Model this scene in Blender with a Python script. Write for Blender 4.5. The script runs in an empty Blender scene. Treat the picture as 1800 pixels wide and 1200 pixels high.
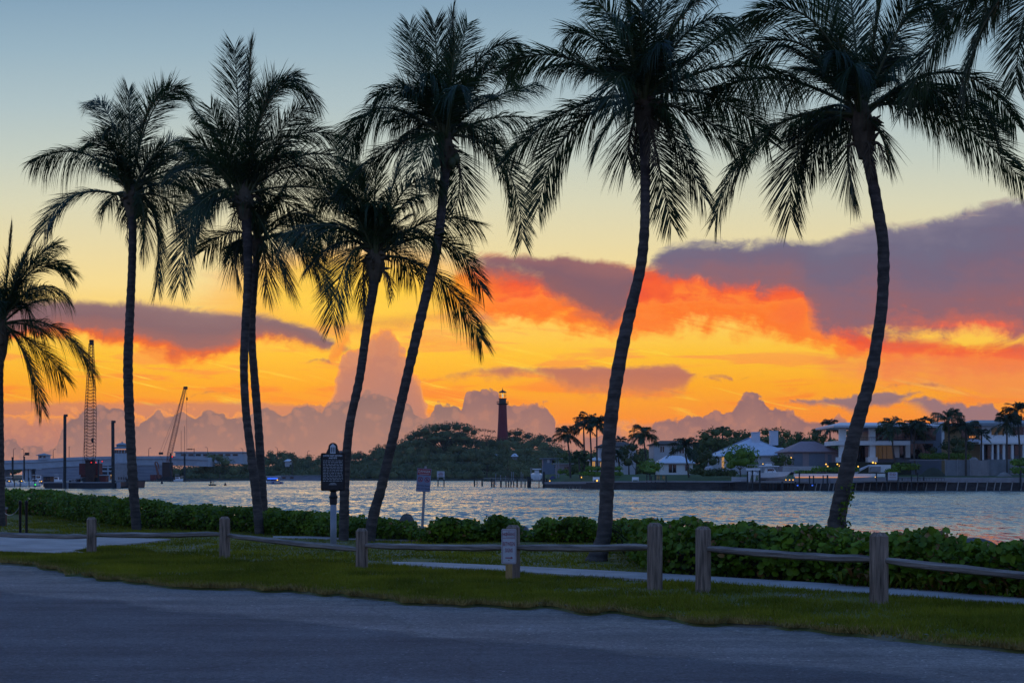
import bpy, math, random
import numpy as np
from mathutils import Vector, Matrix

sc = bpy.context.scene
COL = sc.collection
R = math.radians
PI = math.pi
random.seed(7)

# ------------------------------------------------------------------ camera
F, CX, HY, EYE = 2500.0, 900.0, 833.0, 1.65      # focal length in photo pixels, optical axis, horizon row, eye height
cam = bpy.data.cameras.new("camera")
cam.sensor_width = 36.0
cam.lens = 36.0 * F / 1800.0
cam.shift_y = (HY - 600.0) / 1800.0
cam.clip_start, cam.clip_end = 0.1, 20000
camo = bpy.data.objects.new("camera", cam)
COL.objects.link(camo)
camo.location = (0, 0, EYE)
camo.rotation_euler = (R(90), 0, 0)
sc.camera = camo

# ------------------------------------------------------------------ exposure
sc.view_settings.view_transform = 'Standard'
sc.view_settings.look = 'None'
sc.view_settings.exposure = 0.0
sc.view_settings.gamma = 1.0
sc.cycles.use_denoising = True
sc.cycles.max_bounces = 6
sc.cycles.diffuse_bounces = 3
sc.cycles.transparent_max_bounces = 8

# ------------------------------------------------------------------ sun: low, behind the clouds, almost set
sun = bpy.data.lights.new("sun", 'SUN')
sun.energy = 0.03
sun.angle = R(12)
sun.color = (1.0, 0.62, 0.34)
suno = bpy.data.objects.new("sun", sun)
COL.objects.link(suno)
SUN_AZ, SUN_EL = -6.0, 5.0           # degrees, azimuth from +Y
sd = Vector((math.sin(R(SUN_AZ)) * math.cos(R(SUN_EL)), math.cos(R(SUN_AZ)) * math.cos(R(SUN_EL)), math.sin(R(SUN_EL))))
suno.rotation_euler = (-sd).to_track_quat('-Z', 'Y').to_euler()
suno.location = sd * 50

# ------------------------------------------------------------------ colour helpers
def lin1(c):
    c /= 255.0
    return c / 12.92 if c <= 0.04045 else ((c + 0.055) / 1.055) ** 2.4
def s2l(r, g, b):
    return (lin1(r), lin1(g), lin1(b), 1.0)

# ------------------------------------------------------------------ world: dusk sky with banks of lit cloud, all a function of direction
world = bpy.data.worlds.new("World")
sc.world = world
world.use_nodes = True
wt = world.node_tree
wt.nodes.clear()

class E:
    """a float socket with arithmetic"""
    def __init__(s, sock): s.s = sock
    def _m(a, op, b=None, c=None, clamp=False):
        n = wt.nodes.new('ShaderNodeMath'); n.operation = op; n.use_clamp = clamp
        for i, q in enumerate((a, b, c)):
            if q is None: continue
            if isinstance(q, E): wt.links.new(q.s, n.inputs[i])
            else: n.inputs[i].default_value = q
        return E(n.outputs[0])
    def __add__(a, b): return E._m(a, 'ADD', b)
    def __radd__(a, b): return E._m(a, 'ADD', b)
    def __sub__(a, b): return E._m(a, 'SUBTRACT', b)
    def __rsub__(a, b): return E._m(b, 'SUBTRACT', a)
    def __mul__(a, b): return E._m(a, 'MULTIPLY', b)
    def __rmul__(a, b): return E._m(a, 'MULTIPLY', b)
    def __truediv__(a, b): return E._m(a, 'DIVIDE', b)
def wmax(a, b): return E._m(a, 'MAXIMUM', b)
def wmin(a, b): return E._m(a, 'MINIMUM', b)
def clamp01(a): return E._m(a, 'ADD', 0.0, clamp=True)
def ss(x, a, b):
    n = wt.nodes.new('ShaderNodeMapRange'); n.interpolation_type = 'SMOOTHSTEP'
    wt.links.new(x.s, n.inputs['Value'])
    n.inputs['From Min'].default_value = a; n.inputs['From Max'].default_value = b
    return E(n.outputs['Result'])
def vec(x, y, z=0.0):
    n = wt.nodes.new('ShaderNodeCombineXYZ')
    for i, q in enumerate((x, y, z)):
        if isinstance(q, E): wt.links.new(q.s, n.inputs[i])
        else: n.inputs[i].default_value = q
    return n.outputs[0]
def noise(v, scale, detail=6.0, rough=0.55, dist=0.0):
    n = wt.nodes.new('ShaderNodeTexNoise'); n.noise_dimensions = '2D'
    wt.links.new(v, n.inputs['Vector'])
    n.inputs['Scale'].default_value = scale; n.inputs['Detail'].default_value = detail
    n.inputs['Roughness'].default_value = rough; n.inputs['Distortion'].default_value = dist
    return E(n.outputs[0]) - 0.5
def voro(v, scale):
    n = wt.nodes.new('ShaderNodeTexVoronoi'); n.voronoi_dimensions = '2D'
    wt.links.new(v, n.inputs['Vector']); n.inputs['Scale'].default_value = scale
    return E(n.outputs['Distance'])
def ramp(x, stops):
    n = wt.nodes.new('ShaderNodeValToRGB')
    el = n.color_ramp.elements
    while len(el) > 1: el.remove(el[-1])
    for i, (p, c) in enumerate(stops):
        e = el[0] if i == 0 else el.new(p)
        e.position = p; e.color = s2l(*c)
    wt.links.new(x.s, n.inputs[0])
    return n.outputs[0]
def mix(a, b, f):
    n = wt.nodes.new('ShaderNodeMix'); n.data_type = 'RGBA'
    wt.links.new(f.s, n.inputs[0]); wt.links.new(a, n.inputs[6]); wt.links.new(b, n.inputs[7])
    return n.outputs[2]
U0, U1, VM = -0.46, 0.46, 0.36
def fcurve(uu, pts):
    """height of an outline, given as photo pixels, over the azimuth"""
    n = wt.nodes.new('ShaderNodeFloatCurve')
    c = n.mapping.curves[0]
    P = sorted((((x - CX) / F - U0) / (U1 - U0), (HY - y) / F / VM) for x, y in pts)
    P = [(min(1, max(0, a)), min(1, max(0, b))) for a, b in P]
    if P[0][0] > 0: P.insert(0, (0.0, P[0][1]))
    if P[-1][0] < 1: P.append((1.0, P[-1][1]))
    c.points[0].location = P[0]; c.points[-1].location = P[-1]
    for p in P[1:-1]: c.points.new(*p)
    for p in c.points: p.handle_type = 'AUTO_CLAMPED'
    n.mapping.update()
    wt.links.new(uu.s, n.inputs['Value'])
    return E(n.outputs[0]) * VM

tc = wt.nodes.new('ShaderNodeTexCoord')
sp = wt.nodes.new('ShaderNodeSeparateXYZ')
wt.links.new(tc.outputs['Generated'], sp.inputs[0])
dx, dy, dz = (E(sp.outputs[i]) for i in range(3))
dyc = wmax(dy, 0.05)
u = dx / dyc
v = dz / dyc
uu = clamp01((u - U0) / (U1 - U0))
front = ss(dy, 0.55, 0.85)
uv = vec(u, v)
nb = noise(uv, 16.0, 7.0, 0.58)                      # large ragged edges
nf = noise(vec(u + 3.1, v + 1.7), 70.0, 5.0, 0.6)    # fine
nr = noise(vec(u * 1.0 + nf * 0.012 + 5.0, v * 1.7 + nf * 0.012), 38.0, 8.0, 0.68, 0.6)   # torn, curling texture
nx = noise(vec(u * 1.4 + 2.0, v * 4.5 + nb * 0.03), 26.0, 8.0, 0.62, 0.9)
nw = noise(vec(u * 5.0, v * 42.0), 2.2, 6.0, 0.55, 0.4)   # long level wisps
nw2 = noise(vec(u * 3.0 + 9.0, v * 60.0 + u * 14.0), 3.0, 5.0, 0.6, 0.8)
uvd = vec(u + nf * 0.006, v + nb * 0.01)
puffs = (0.36 - voro(uvd, 85.0)) * 0.45 + (0.36 - voro(vec(u + 1.3, v + 0.4), 190.0)) * 0.32 + nf * 0.75

# clear sky by elevation
base_f = ramp(clamp01(v / 0.36), [
    (0.0, (178, 128, 118)), (0.055, (205, 135, 105)), (0.10, (250, 140, 48)), (0.17, (255, 168, 26)),
    (0.235, (255, 194, 48)), (0.30, (255, 207, 92)), (0.37, (248, 220, 146)), (0.45, (233, 218, 168)),
    (0.53, (218, 215, 184)), (0.62, (197, 206, 194)), (0.72, (175, 194, 198)), (0.83, (152, 179, 194)), (0.93, (132, 163, 186)), (1.0, (120, 153, 179))])
# light streaks in the gold band
stre = ss(nw, 0.0, 0.14) * ss(v, 0.035, 0.06) * (1.0 - ss(v, 0.095, 0.13))
c = mix(base_f, ramp(clamp01(v / 0.36), [(0.0, (240, 130, 60)), (0.15, (255, 128, 40)), (0.3, (250, 176, 84)), (1.0, (240, 190, 110))]), stre * 0.75)
stre2 = ss(nw2, 0.08, 0.26) * ss(v, 0.03, 0.055) * (1.0 - ss(v, 0.085, 0.12))
c = mix(c, ramp(v, [(0.0, (255, 222, 70)), (1.0, (255, 222, 90))]), stre2 * 0.85)

def cloud(c, top, bot, stops, soft_t=0.004, soft_b=0.006, amp_t=0.012, amp_b=0.012, puff=0.0, op=1.0, colnoise=0.12, rim=None, rimw=0.008, nt=None, wisp=0.0, fine=0.007, shade=None):
    # outlines end where top and underside meet
    if abs(top[0][1] - bot[0][1]) < 16 and top[0][0] > -250: top = [(top[0][0] - 14, bot[0][1] + 70)] + list(top)
    if abs(top[-1][1] - bot[-1][1]) < 16 and top[-1][0] < 2000: top = list(top) + [(top[-1][0] + 14, bot[-1][1] + 70)]
    T = fcurve(uu, top); B = fcurve(uu, bot)
    te = T - v + nb * amp_t + nr * fine
    if puff: te = te + puffs * puff
    if wisp: te = te + nw * wisp
    be = v - B + (nb + nf * 0.5) * amp_b + (nr * (fine * (1.0 if amp_b else 0.0)))
    if wisp: be = be + nw2 * wisp
    sh = shade
    m = ss(te, 0.0, soft_t) * ss(be, 0.0, soft_b) * front * op
    h = clamp01(be / wmax(te + be, 0.001) + (nb + nw * 0.6 + nr * 0.55 + nx * 0.5) * colnoise)
    col = ramp(h, stops)
    if rim:
        col = mix(col, ramp(h, [(0.0, rim), (1.0, rim)]), 1.0 - ss(te + nb * 0.012, 0.0, rimw))
    if sh:
        # billows: knobs that catch the glow, creases that do not
        bl = ss(puffs * 1.0 + nr * 0.35 + nb * 0.25, -0.06, 0.16) * (1.0 - ss(te, 0.004, 0.055))
        col = mix(col, ramp(h, [(0.0, sh), (1.0, sh)]), bl * 0.42)
    return mix(c, col, m)

# orange glow right of centre, under the big banks
c = cloud(c, [(690, 650), (770, 530), (830, 452), (900, 455), (1100, 458), (1180, 452), (1250, 458), (1300, 464), (1400, 466), (1440, 500), (1560, 585), (1800, 590), (2050, 600)],
          [(700, 570), (780, 560), (840, 575), (900, 600), (1000, 616), (1100, 606), (1200, 590), (1300, 594), (1400, 612), (1480, 640), (1600, 665), (1800, 690), (2050, 700)],
          [(0.0, (255, 190, 70)), (0.14, (255, 150, 40)), (0.32, (255, 118, 36)), (0.48, (255, 132, 48)), (0.6, (250, 98, 46)), (0.74, (240, 84, 48)), (0.86, (222, 98, 66)), (1.0, (190, 104, 90))],
          soft_t=0.012, soft_b=0.018, amp_t=0.02, amp_b=0.035, colnoise=0.62, wisp=0.012, fine=0.014)
# rose veil low on the right
c = cloud(c, [(1380, 640), (1450, 615), (1600, 600), (1800, 600), (2050, 600)], [(1380, 645), (1480, 690), (1600, 700), (1800, 735), (2050, 740)],
          [(0.0, (250, 148, 64)), (0.5, (246, 136, 74)), (1.0, (232, 116, 80))], soft_t=0.02, soft_b=0.02, op=0.8, colnoise=0.5, wisp=0.02)
# streaks left of the middle bank
c = cloud(c, [(440, 578), (520, 572), (600, 556), (700, 548), (830, 545), (900, 575), (980, 590)], [(440, 580), (520, 582), (600, 592), (700, 582), (830, 566), (900, 585), (980, 592)],
          [(0.0, (240, 150, 80)), (0.5, (196, 134, 104)), (1.0, (190, 140, 112))], soft_t=0.008, soft_b=0.008, amp_t=0.01, op=0.9, wisp=0.006)
c = cloud(c, [(690, 600), (740, 585), (800, 588), (860, 600), (930, 615)], [(690, 602), (760, 618), (830, 624), (900, 626), (930, 620)],
          [(0.0, (255, 170, 50)), (0.5, (252, 140, 50)), (1.0, (240, 132, 66))], soft_t=0.012, soft_b=0.012, op=0.9, wisp=0.006)
# bright gap behind the fourth palm
c = cloud(c, [(470, 520), (560, 505), (640, 480), (720, 470), (800, 500), (860, 560)], [(470, 525), (560, 540), (640, 545), (720, 545), (800, 545), (860, 565)],
          [(0.0, (255, 214, 70)), (0.35, (255, 170, 20)), (0.7, (255, 138, 24)), (1.0, (255, 180, 70))], soft_t=0.022, soft_b=0.02, op=1.0, wisp=0.008, colnoise=0.3)
c = cloud(c, [(350, 482), (430, 484), (500, 492), (570, 502), (620, 520)], [(350, 486), (440, 496), (520, 515), (590, 525), (620, 524)],
          [(0.0, (214, 160, 120)), (1.0, (186, 148, 128))], soft_t=0.008, soft_b=0.008, op=0.75, wisp=0.006)
hot = ss(E._m((u + 0.112) * (u + 0.112) * 70.0 + (v - 0.128) * (v - 0.128) * 700.0, 'ADD', nr * 0.25 + nx * 0.25), 1.0, 0.0)
c = mix(c, ramp(clamp01(hot), [(0.0, (255, 128, 16)), (0.6, (255, 176, 16)), (1.0, (255, 206, 60))]), hot * 0.9 * front)
# dark mass of the middle bank
c = cloud(c, [(800, 480), (840, 447), (900, 443), (960, 446), (985, 438), (1010, 444), (1060, 452), (1100, 458), (1112, 475), (1130, 510)],
          [(800, 482), (838, 488), (870, 494), (910, 505), (950, 530), (985, 560), (1030, 582), (1070, 588), (1100, 560), (1115, 520), (1130, 512)],
          [(0.0, (246, 104, 56)), (0.12, (196, 98, 78)), (0.3, (142, 92, 96)), (0.6, (128, 92, 104)), (0.85, (148, 100, 104)), (1.0, (196, 118, 96))],
          soft_t=0.006, soft_b=0.018, amp_t=0.008, amp_b=0.024, colnoise=0.34, fine=0.012)
# big purple bank on the right
c = cloud(c, [(1136, 466), (1156, 436), (1190, 420), (1250, 415), (1300, 417), (1400, 409), (1450, 412), (1500, 398), (1540, 390), (1600, 387), (1650, 373), (1700, 360), (1750, 347), (1800, 338), (2050, 310)],
          [(1136, 480), (1165, 500), (1210, 512), (1260, 520), (1320, 524), (1390, 526), (1412, 542), (1425, 574), (1470, 594), (1540, 594), (1650, 604), (1800, 610), (2050, 606)],
          [(0.0, (240, 104, 74)), (0.1, (190, 102, 92)), (0.24, (146, 100, 108)), (0.45, (132, 102, 118)), (0.6, (118, 102, 124)), (0.78, (112, 106, 130)), (0.93, (126, 118, 138)), (1.0, (168, 150, 146))],
          soft_t=0.008, soft_b=0.013, amp_t=0.014, amp_b=0.024, colnoise=0.38, wisp=0.004, fine=0.014)
# flame-coloured tongue licking up into it
c = cloud(c, [(1330, 560), (1365, 530), (1395, 512), (1430, 516), (1446, 528), (1460, 560)], [(1330, 565), (1370, 575), (1400, 585), (1425, 548), (1446, 532), (1460, 562)],
          [(0.0, (250, 108, 46)), (1.0, (252, 120, 56))], soft_t=0.01, soft_b=0.014, amp_t=0.02, amp_b=0.02, op=0.85)
# dark flat bank on the left with a burning underside
c = cloud(c, [(-260, 540), (0, 532), (60, 524), (150, 521), (250, 526), (380, 541), (450, 545), (520, 558), (560, 578), (610, 606), (640, 618)],
          [(-260, 620), (0, 606), (60, 602), (150, 612), (230, 628), (300, 644), (350, 648), (400, 638), (450, 620), (520, 618), (570, 622), (640, 622)],
          [(0.0, (255, 168, 40)), (0.10, (255, 122, 36)), (0.22, (226, 102, 56)), (0.36, (158, 102, 98)), (0.6, (134, 100, 106)), (0.85, (140, 108, 112)), (1.0, (176, 140, 124))],
          soft_t=0.006, soft_b=0.009, amp_t=0.010, amp_b=0.022, colnoise=0.26, fine=0.010)
# low level bank behind the lighthouse
c = cloud(c, [(715, 668), (740, 662), (800, 650), (900, 641), (1000, 640), (1100, 639), (1180, 637), (1212, 648), (1240, 655), (1275, 660)],
          [(715, 670), (760, 675), (860, 672), (940, 680), (1000, 692), (1060, 702), (1150, 712), (1200, 694), (1230, 668), (1275, 663)],
          [(0.0, (250, 140, 60)), (0.3, (214, 126, 80)), (0.7, (190, 114, 92)), (1.0, (196, 124, 100))], soft_t=0.004, soft_b=0.012, amp_t=0.006, amp_b=0.02, colnoise=0.35, wisp=0.006)
# salmon shelf low on the left
c = cloud(c, [(-260, 705), (0, 704), (300, 703), (480, 704), (600, 712), (740, 720), (820, 740)], [(-260, 850), (2050, 850)],
          [(0.0, (190, 132, 118)), (0.45, (196, 130, 112)), (0.8, (208, 130, 98)), (1.0, (216, 134, 90))], soft_t=0.004, soft_b=0.001, amp_t=0.003, amp_b=0.0, colnoise=0.25, op=0.95)
c = cloud(c, [(-60, 742), (0, 744), (40, 752), (90, 762), (140, 775), (170, 800)], [(-60, 752), (0, 758), (40, 768), (90, 788), (140, 795), (170, 802)],
          [(0.0, (250, 120, 70)), (0.5, (255, 146, 50)), (1.0, (246, 130, 70))], soft_t=0.01, soft_b=0.01, amp_t=0.02, amp_b=0.02, op=0.9, wisp=0.01)
# thunderhead
c = cloud(c, [(540, 720), (580, 690), (596, 640), (606, 616), (622, 604), (640, 610), (650, 588), (662, 576), (682, 572), (697, 592), (708, 608), (722, 632), (733, 650), (742, 668), (752, 720), (770, 740)],
          [(540, 850), (770, 850)],
          [(0.0, (178, 128, 118)), (0.5, (182, 124, 112)), (0.8, (196, 126, 104)), (1.0, (222, 138, 92))], soft_t=0.004, soft_b=0.001, amp_t=0.01, amp_b=0, puff=0.016, colnoise=0.2, rim=(255, 158, 66), rimw=0.012, shade=(222, 146, 104))
c = cloud(c, [(548, 632), (572, 628), (592, 580), (606, 572), (622, 600), (640, 604)], [(548, 638), (575, 648), (596, 640), (610, 612), (628, 610), (640, 606)],
          [(0.0, (246, 120, 50)), (1.0, (255, 178, 60))], soft_t=0.006, soft_b=0.008, amp_t=0.02, amp_b=0.02, puff=0.012, op=0.9)
# cumulus along the horizon
c = cloud(c, [(-260, 765), (-60, 760), (0, 770), (23, 768), (37, 784), (57, 779), (93, 787), (108, 753), (127, 731), (147, 719), (184, 712), (218, 714), (241, 741), (255, 730), (278, 722), (295, 735), (312, 722), (340, 730), (363, 719),
              (397, 725), (425, 732), (462, 710), (485, 711), (497, 726), (513, 713), (536, 702), (561, 711), (578, 703), (612, 701), (650, 690), (700, 700), (726, 711), (738, 735), (750, 735), (765, 711), (780, 704), (806, 712), (818, 730), (840, 790), (900, 840), (960, 850)],
          [(-260, 850), (2050, 850)],
          [(0.0, (172, 128, 120)), (0.35, (163, 120, 113)), (0.8, (148, 112, 109)), (1.0, (138, 106, 106))], soft_t=0.0020, soft_b=0.001, amp_t=0.004, amp_b=0, puff=0.010, colnoise=0.34, rim=(198, 128, 98), rimw=0.002, shade=(196, 134, 112))
c = cloud(c, [(600, 850), (700, 800), (790, 770), (808, 730), (814, 700), (822, 690), (842, 682), (871, 687), (893, 707), (908, 712), (925, 710), (938, 704), (950, 700), (966, 716), (978, 742), (984, 760), (1010, 768), (1060, 762), (1110, 764), (1145, 745),
              (1162, 731), (1196, 732), (1219, 727), (1238, 729), (1257, 719), (1277, 724), (1289, 716), (1296, 700), (1310, 690), (1325, 684), (1336, 694), (1347, 708), (1356, 714), (1370, 712), (1390, 722), (1430, 735), (1470, 728), (1500, 740), (1590, 742), (1680, 745), (1800, 750), (2050, 740)],
          [(-260, 850), (2050, 850)],
          [(0.0, (172, 124, 114)), (0.35, (172, 122, 112)), (0.8, (156, 112, 108)), (1.0, (142, 104, 106))], soft_t=0.0020, soft_b=0.001, amp_t=0.004, amp_b=0, puff=0.010, colnoise=0.34, rim=(200, 126, 94), rimw=0.002, shade=(198, 132, 108))
c = cloud(c, [(1370, 712), (1389, 703), (1420, 698), (1450, 697), (1510, 691), (1560, 686), (1600, 684), (1640, 692)], [(1370, 714), (1395, 716), (1430, 722), (1480, 724), (1500, 735), (1530, 722), (1580, 712), (1640, 694)],
          [(0.0, (176, 124, 112)), (0.5, (150, 114, 116)), (1.0, (158, 120, 118))], soft_t=0.003, soft_b=0.006, amp_t=0.003, amp_b=0.016, puff=0.006, colnoise=0.15)
c = cloud(c, [(1575, 712), (1592, 700), (1620, 695), (1650, 699), (1664, 706), (1682, 703), (1706, 712), (1726, 709), (1746, 706), (1756, 722), (1775, 735), (2050, 750)], [(1575, 716), (1620, 735), (1660, 760), (2050, 800)],
          [(0.0, (190, 130, 112)), (0.5, (158, 116, 116)), (1.0, (152, 116, 120))], soft_t=0.003, soft_b=0.012, amp_t=0.003, amp_b=0.01, puff=0.007, colnoise=0.12)
for (x0, y0, x1, y1, th) in ((360, 690, 430, 693, 4), (1560, 680, 1582, 674, 4), (1592, 674, 1668, 680, 7), (1210, 664, 1262, 660, 3), (1326, 661, 1352, 658, 3), (1190, 656, 1240, 662, 5), (560, 632, 584, 640, 10)):
    c = cloud(c, [(x0 - 30, y0 + 8), (x0, y0 - th * .4), ((x0 + x1) / 2, (y0 + y1) / 2 - th), (x1, y1 - th * .3), (x1 + 30, y1 + 8)],
              [(x0 - 30, y0 + 8), (x0, y0 + th * .4), ((x0 + x1) / 2, (y0 + y1) / 2 + th * .5), (x1, y1 + th * .3), (x1 + 30, y1 + 8)],
              [(0.0, (214, 118, 78)), (1.0, (168, 112, 100))], soft_t=0.003, soft_b=0.003, amp_t=0.006, amp_b=0.006, op=0.85)
# bluer and dimmer away from the sunset, overhead and behind
el = E._m(dz, 'ARCSINE') if False else dz
dome = ramp(clamp01(dz), [(0.0, (138, 122, 146)), (0.12, (134, 142, 184)), (0.3, (122, 158, 206)), (0.6, (96, 140, 206)), (1.0, (80, 124, 198))])
c = mix(c, dome, 1.0 - ss(dy, 0.30, 0.88))
c = mix(c, dome, ss(dz, 0.33, 0.55))
nish = wt.nodes.new('ShaderNodeTexSky'); nish.sky_type = 'NISHITA'; nish.sun_disc = False
nish.sun_elevation = R(SUN_EL); nish.sun_rotation = R(SUN_AZ)
add = wt.nodes.new('ShaderNodeMix'); add.data_type = 'RGBA'; add.blend_type = 'ADD'
add.inputs[0].default_value = 0.001
wt.links.new(c, add.inputs[6]); wt.links.new(nish.outputs[0], add.inputs[7])
bg = wt.nodes.new('ShaderNodeBackground'); bg.inputs['Strength'].default_value = 1.0
wt.links.new(add.outputs[2], bg.inputs['Color'])
wo = wt.nodes.new('ShaderNodeOutputWorld')
wt.links.new(bg.outputs[0], wo.inputs['Surface'])

# ================================================================== helpers
def P(px, py, d):
    """world point that stands d metres ahead where the photo shows pixel px, py"""
    return Vector(((px - CX) / F * d, d, EYE - (py - HY) / F * d))
def X(px, d): return (px - CX) / F * d
def Z(py, d): return EYE - (py - HY) / F * d
def G(px, py, z=0.0):
    d = (EYE - z) * F / (py - HY)
    return P(px, py, d)
WATER = -1.2
ORG = {}
def tag(o, label=None, cat=None, group=None, kind=None):
    if label: o['label'] = label
    if cat: o['category'] = cat
    if group: o['group'] = group
    if kind: o['kind'] = kind
    return o
def thing(name, loc, label, cat, group=None):
    o = bpy.data.objects.new(name, None); COL.objects.link(o)
    o.empty_display_size = 0.2
    o.location = loc; ORG[o] = Vector(loc)
    return tag(o, label, cat, group)
def copy_tree(o, parent=None, loc=None, label=None):
    c = o.copy(); COL.objects.link(c)
    if parent: c.parent = parent
    for ch in list(o.children): copy_tree(ch, c)
    if loc is not None: c.location = loc
    if label: c['label'] = label
    return c
def finish(me, name, mats, parent, origin, smooth):
    o = bpy.data.objects.new(name, me); COL.objects.link(o)
    for m in (mats if isinstance(mats, (list, tuple)) else [mats]): me.materials.append(m)
    if smooth: me.polygons.foreach_set('use_smooth', [True] * len(me.polygons))
    off = ORG[parent] if parent is not None else (Vector(origin) if origin is not None else Vector((0, 0, 0)))
    me.transform(Matrix.Translation(-off))
    if parent is not None: o.parent = parent; ORG[o] = off
    else: o.location = off; ORG[o] = off
    me.update()
    return o

class MB:
    """collects boxes, tubes and sheets, then links them as one mesh object"""
    def __init__(s): s.v, s.f, s.m, s.cur = [], [], [], 0
    def mat(s, i): s.cur = i; return s
    def face(s, *pts):
        n = len(s.v); s.v += [tuple(p) for p in pts]; s.f.append(tuple(range(n, n + len(pts)))); s.m.append(s.cur); return s
    def hexa(s, p):
        n = len(s.v); s.v += [tuple(q) for q in p]
        for f in ((0, 3, 2, 1), (4, 5, 6, 7), (0, 1, 5, 4), (1, 2, 6, 5), (2, 3, 7, 6), (3, 0, 4, 7)):
            s.f.append(tuple(n + i for i in f)); s.m.append(s.cur)
        return s
    def box(s, x0, x1, y0, y1, z0, z1):
        return s.hexa([(x0, y0, z0), (x1, y0, z0), (x1, y1, z0), (x0, y1, z0), (x0, y0, z1), (x1, y0, z1), (x1, y1, z1), (x0, y1, z1)])
    def pbox(s, px0, px1, py0, py1, d, depth):
        """box whose front face stands d metres ahead over these pixels"""
        return s.box(X(px0, d), X(px1, d), d, d + depth, Z(py1, d), Z(py0, d))
    def tube(s, pts, r, n=8, caps=True, flat=1.0):
        pts = [Vector(p) for p in pts]
        rr = r if isinstance(r, (list, tuple)) else [r] * len(pts)
        base = len(s.v); prev = None
        for i, p in enumerate(pts):
            t = (pts[min(i + 1, len(pts) - 1)] - pts[max(i - 1, 0)])
            if t.length < 1e-9: t = Vector((0, 0, 1))
            t.normalize()
            a = prev if prev is not None else (Vector((1, 0, 0)) if abs(t.x) < 0.9 else Vector((0, 1, 0)))
            a = (a - t * a.dot(t)); a.normalize(); prev = a
            b = t.cross(a)
            for k in range(n):
                q = 2 * PI * (k + 0.5) / n
                s.v.append(tuple(p + a * math.cos(q) * rr[i] + b * math.sin(q) * rr[i] * flat))
        for i in range(len(pts) - 1):
            for k in range(n):
                k2 = (k + 1) % n
                s.f.append((base + i * n + k, base + i * n + k2, base + (i + 1) * n + k2, base + (i + 1) * n + k)); s.m.append(s.cur)
        if caps:
            s.f.append(tuple(base + k for k in range(n))[::-1]); s.m.append(s.cur)
            s.f.append(tuple(base + (len(pts) - 1) * n + k for k in range(n))); s.m.append(s.cur)
        return s
    def bar(s, a, b, r, n=4): return s.tube([a, b], r, n)
    def lathe(s, c, prof, n=16):
        c = Vector(c); base = len(s.v)
        for r, z in prof:
            for k in range(n):
                q = 2 * PI * (k + .5) / n
                s.v.append((c.x + r * math.cos(q), c.y + r * math.sin(q), c.z + z))
        for i in range(len(prof) - 1):
            for k in range(n):
                k2 = (k + 1) % n
                s.f.append((base + i * n + k, base + i * n + k2, base + (i + 1) * n + k2, base + (i + 1) * n + k)); s.m.append(s.cur)
        s.f.append(tuple(base + k for k in range(n))[::-1]); s.m.append(s.cur)
        s.f.append(tuple(base + (len(prof) - 1) * n + k for k in range(n))); s.m.append(s.cur)
        return s
    def prism(s, poly, y0, y1):
        """poly in x, z; extruded along y"""
        n = len(poly); b = len(s.v)
        s.v += [(x, y0, z) for x, z in poly] + [(x, y1, z) for x, z in poly]
        s.f.append(tuple(range(b, b + n))); s.f.append(tuple(range(b + 2 * n - 1, b + n - 1, -1))); s.m += [s.cur] * 2
        for i in range(n):
            j = (i + 1) % n
            s.f.append((b + j, b + i, b + n + i, b + n + j)); s.m.append(s.cur)
        return s
    def hip(s, x0, x1, y0, y1, z0, z1, inset, th=0.18):
        """hipped roof with a fascia; inset is how far the ridge ends stand in"""
        ym = (y0 + y1) / 2
        s.box(x0, x1, y0, y1, z0 - th, z0)
        a, b, c2, d = (x0, y0, z0 + .003), (x1, y0, z0 + .003), (x1, y1, z0 + .003), (x0, y1, z0 + .003)
        r0, r1 = (x0 + inset, ym, z1), (x1 - inset, ym, z1)
        s.face(a, b, r1, r0); s.face(c2, d, r0, r1); s.face(b, c2, r1); s.face(d, a, r0)
        return s
    def build(s, name, mats, parent=None, smooth=False, origin=None):
        me = bpy.data.meshes.new(name)
        me.from_pydata(s.v, [], s.f)
        me.polygons.foreach_set('material_index', s.m)
        return finish(me, name, mats, parent, origin, smooth)

def np_mesh(name, verts, faces, mats, parent=None, smooth=False, origin=None, mi=None):
    """verts (n,3) array, faces (m,k) array"""
    me = bpy.data.meshes.new(name)
    faces = np.asarray(faces, dtype=np.int32); k = faces.shape[1]
    me.vertices.add(len(verts)); me.vertices.foreach_set('co', np.asarray(verts, dtype=np.float32).ravel())
    me.loops.add(faces.size); me.loops.foreach_set('vertex_index', faces.ravel())
    me.polygons.add(len(faces)); me.polygons.foreach_set('loop_start', np.arange(0, faces.size, k, dtype=np.int32))
    if mi is not None: me.polygons.foreach_set('material_index', np.asarray(mi, dtype=np.int32))
    me.update(calc_edges=True)
    return finish(me, name, mats, parent, origin, smooth)

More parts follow.
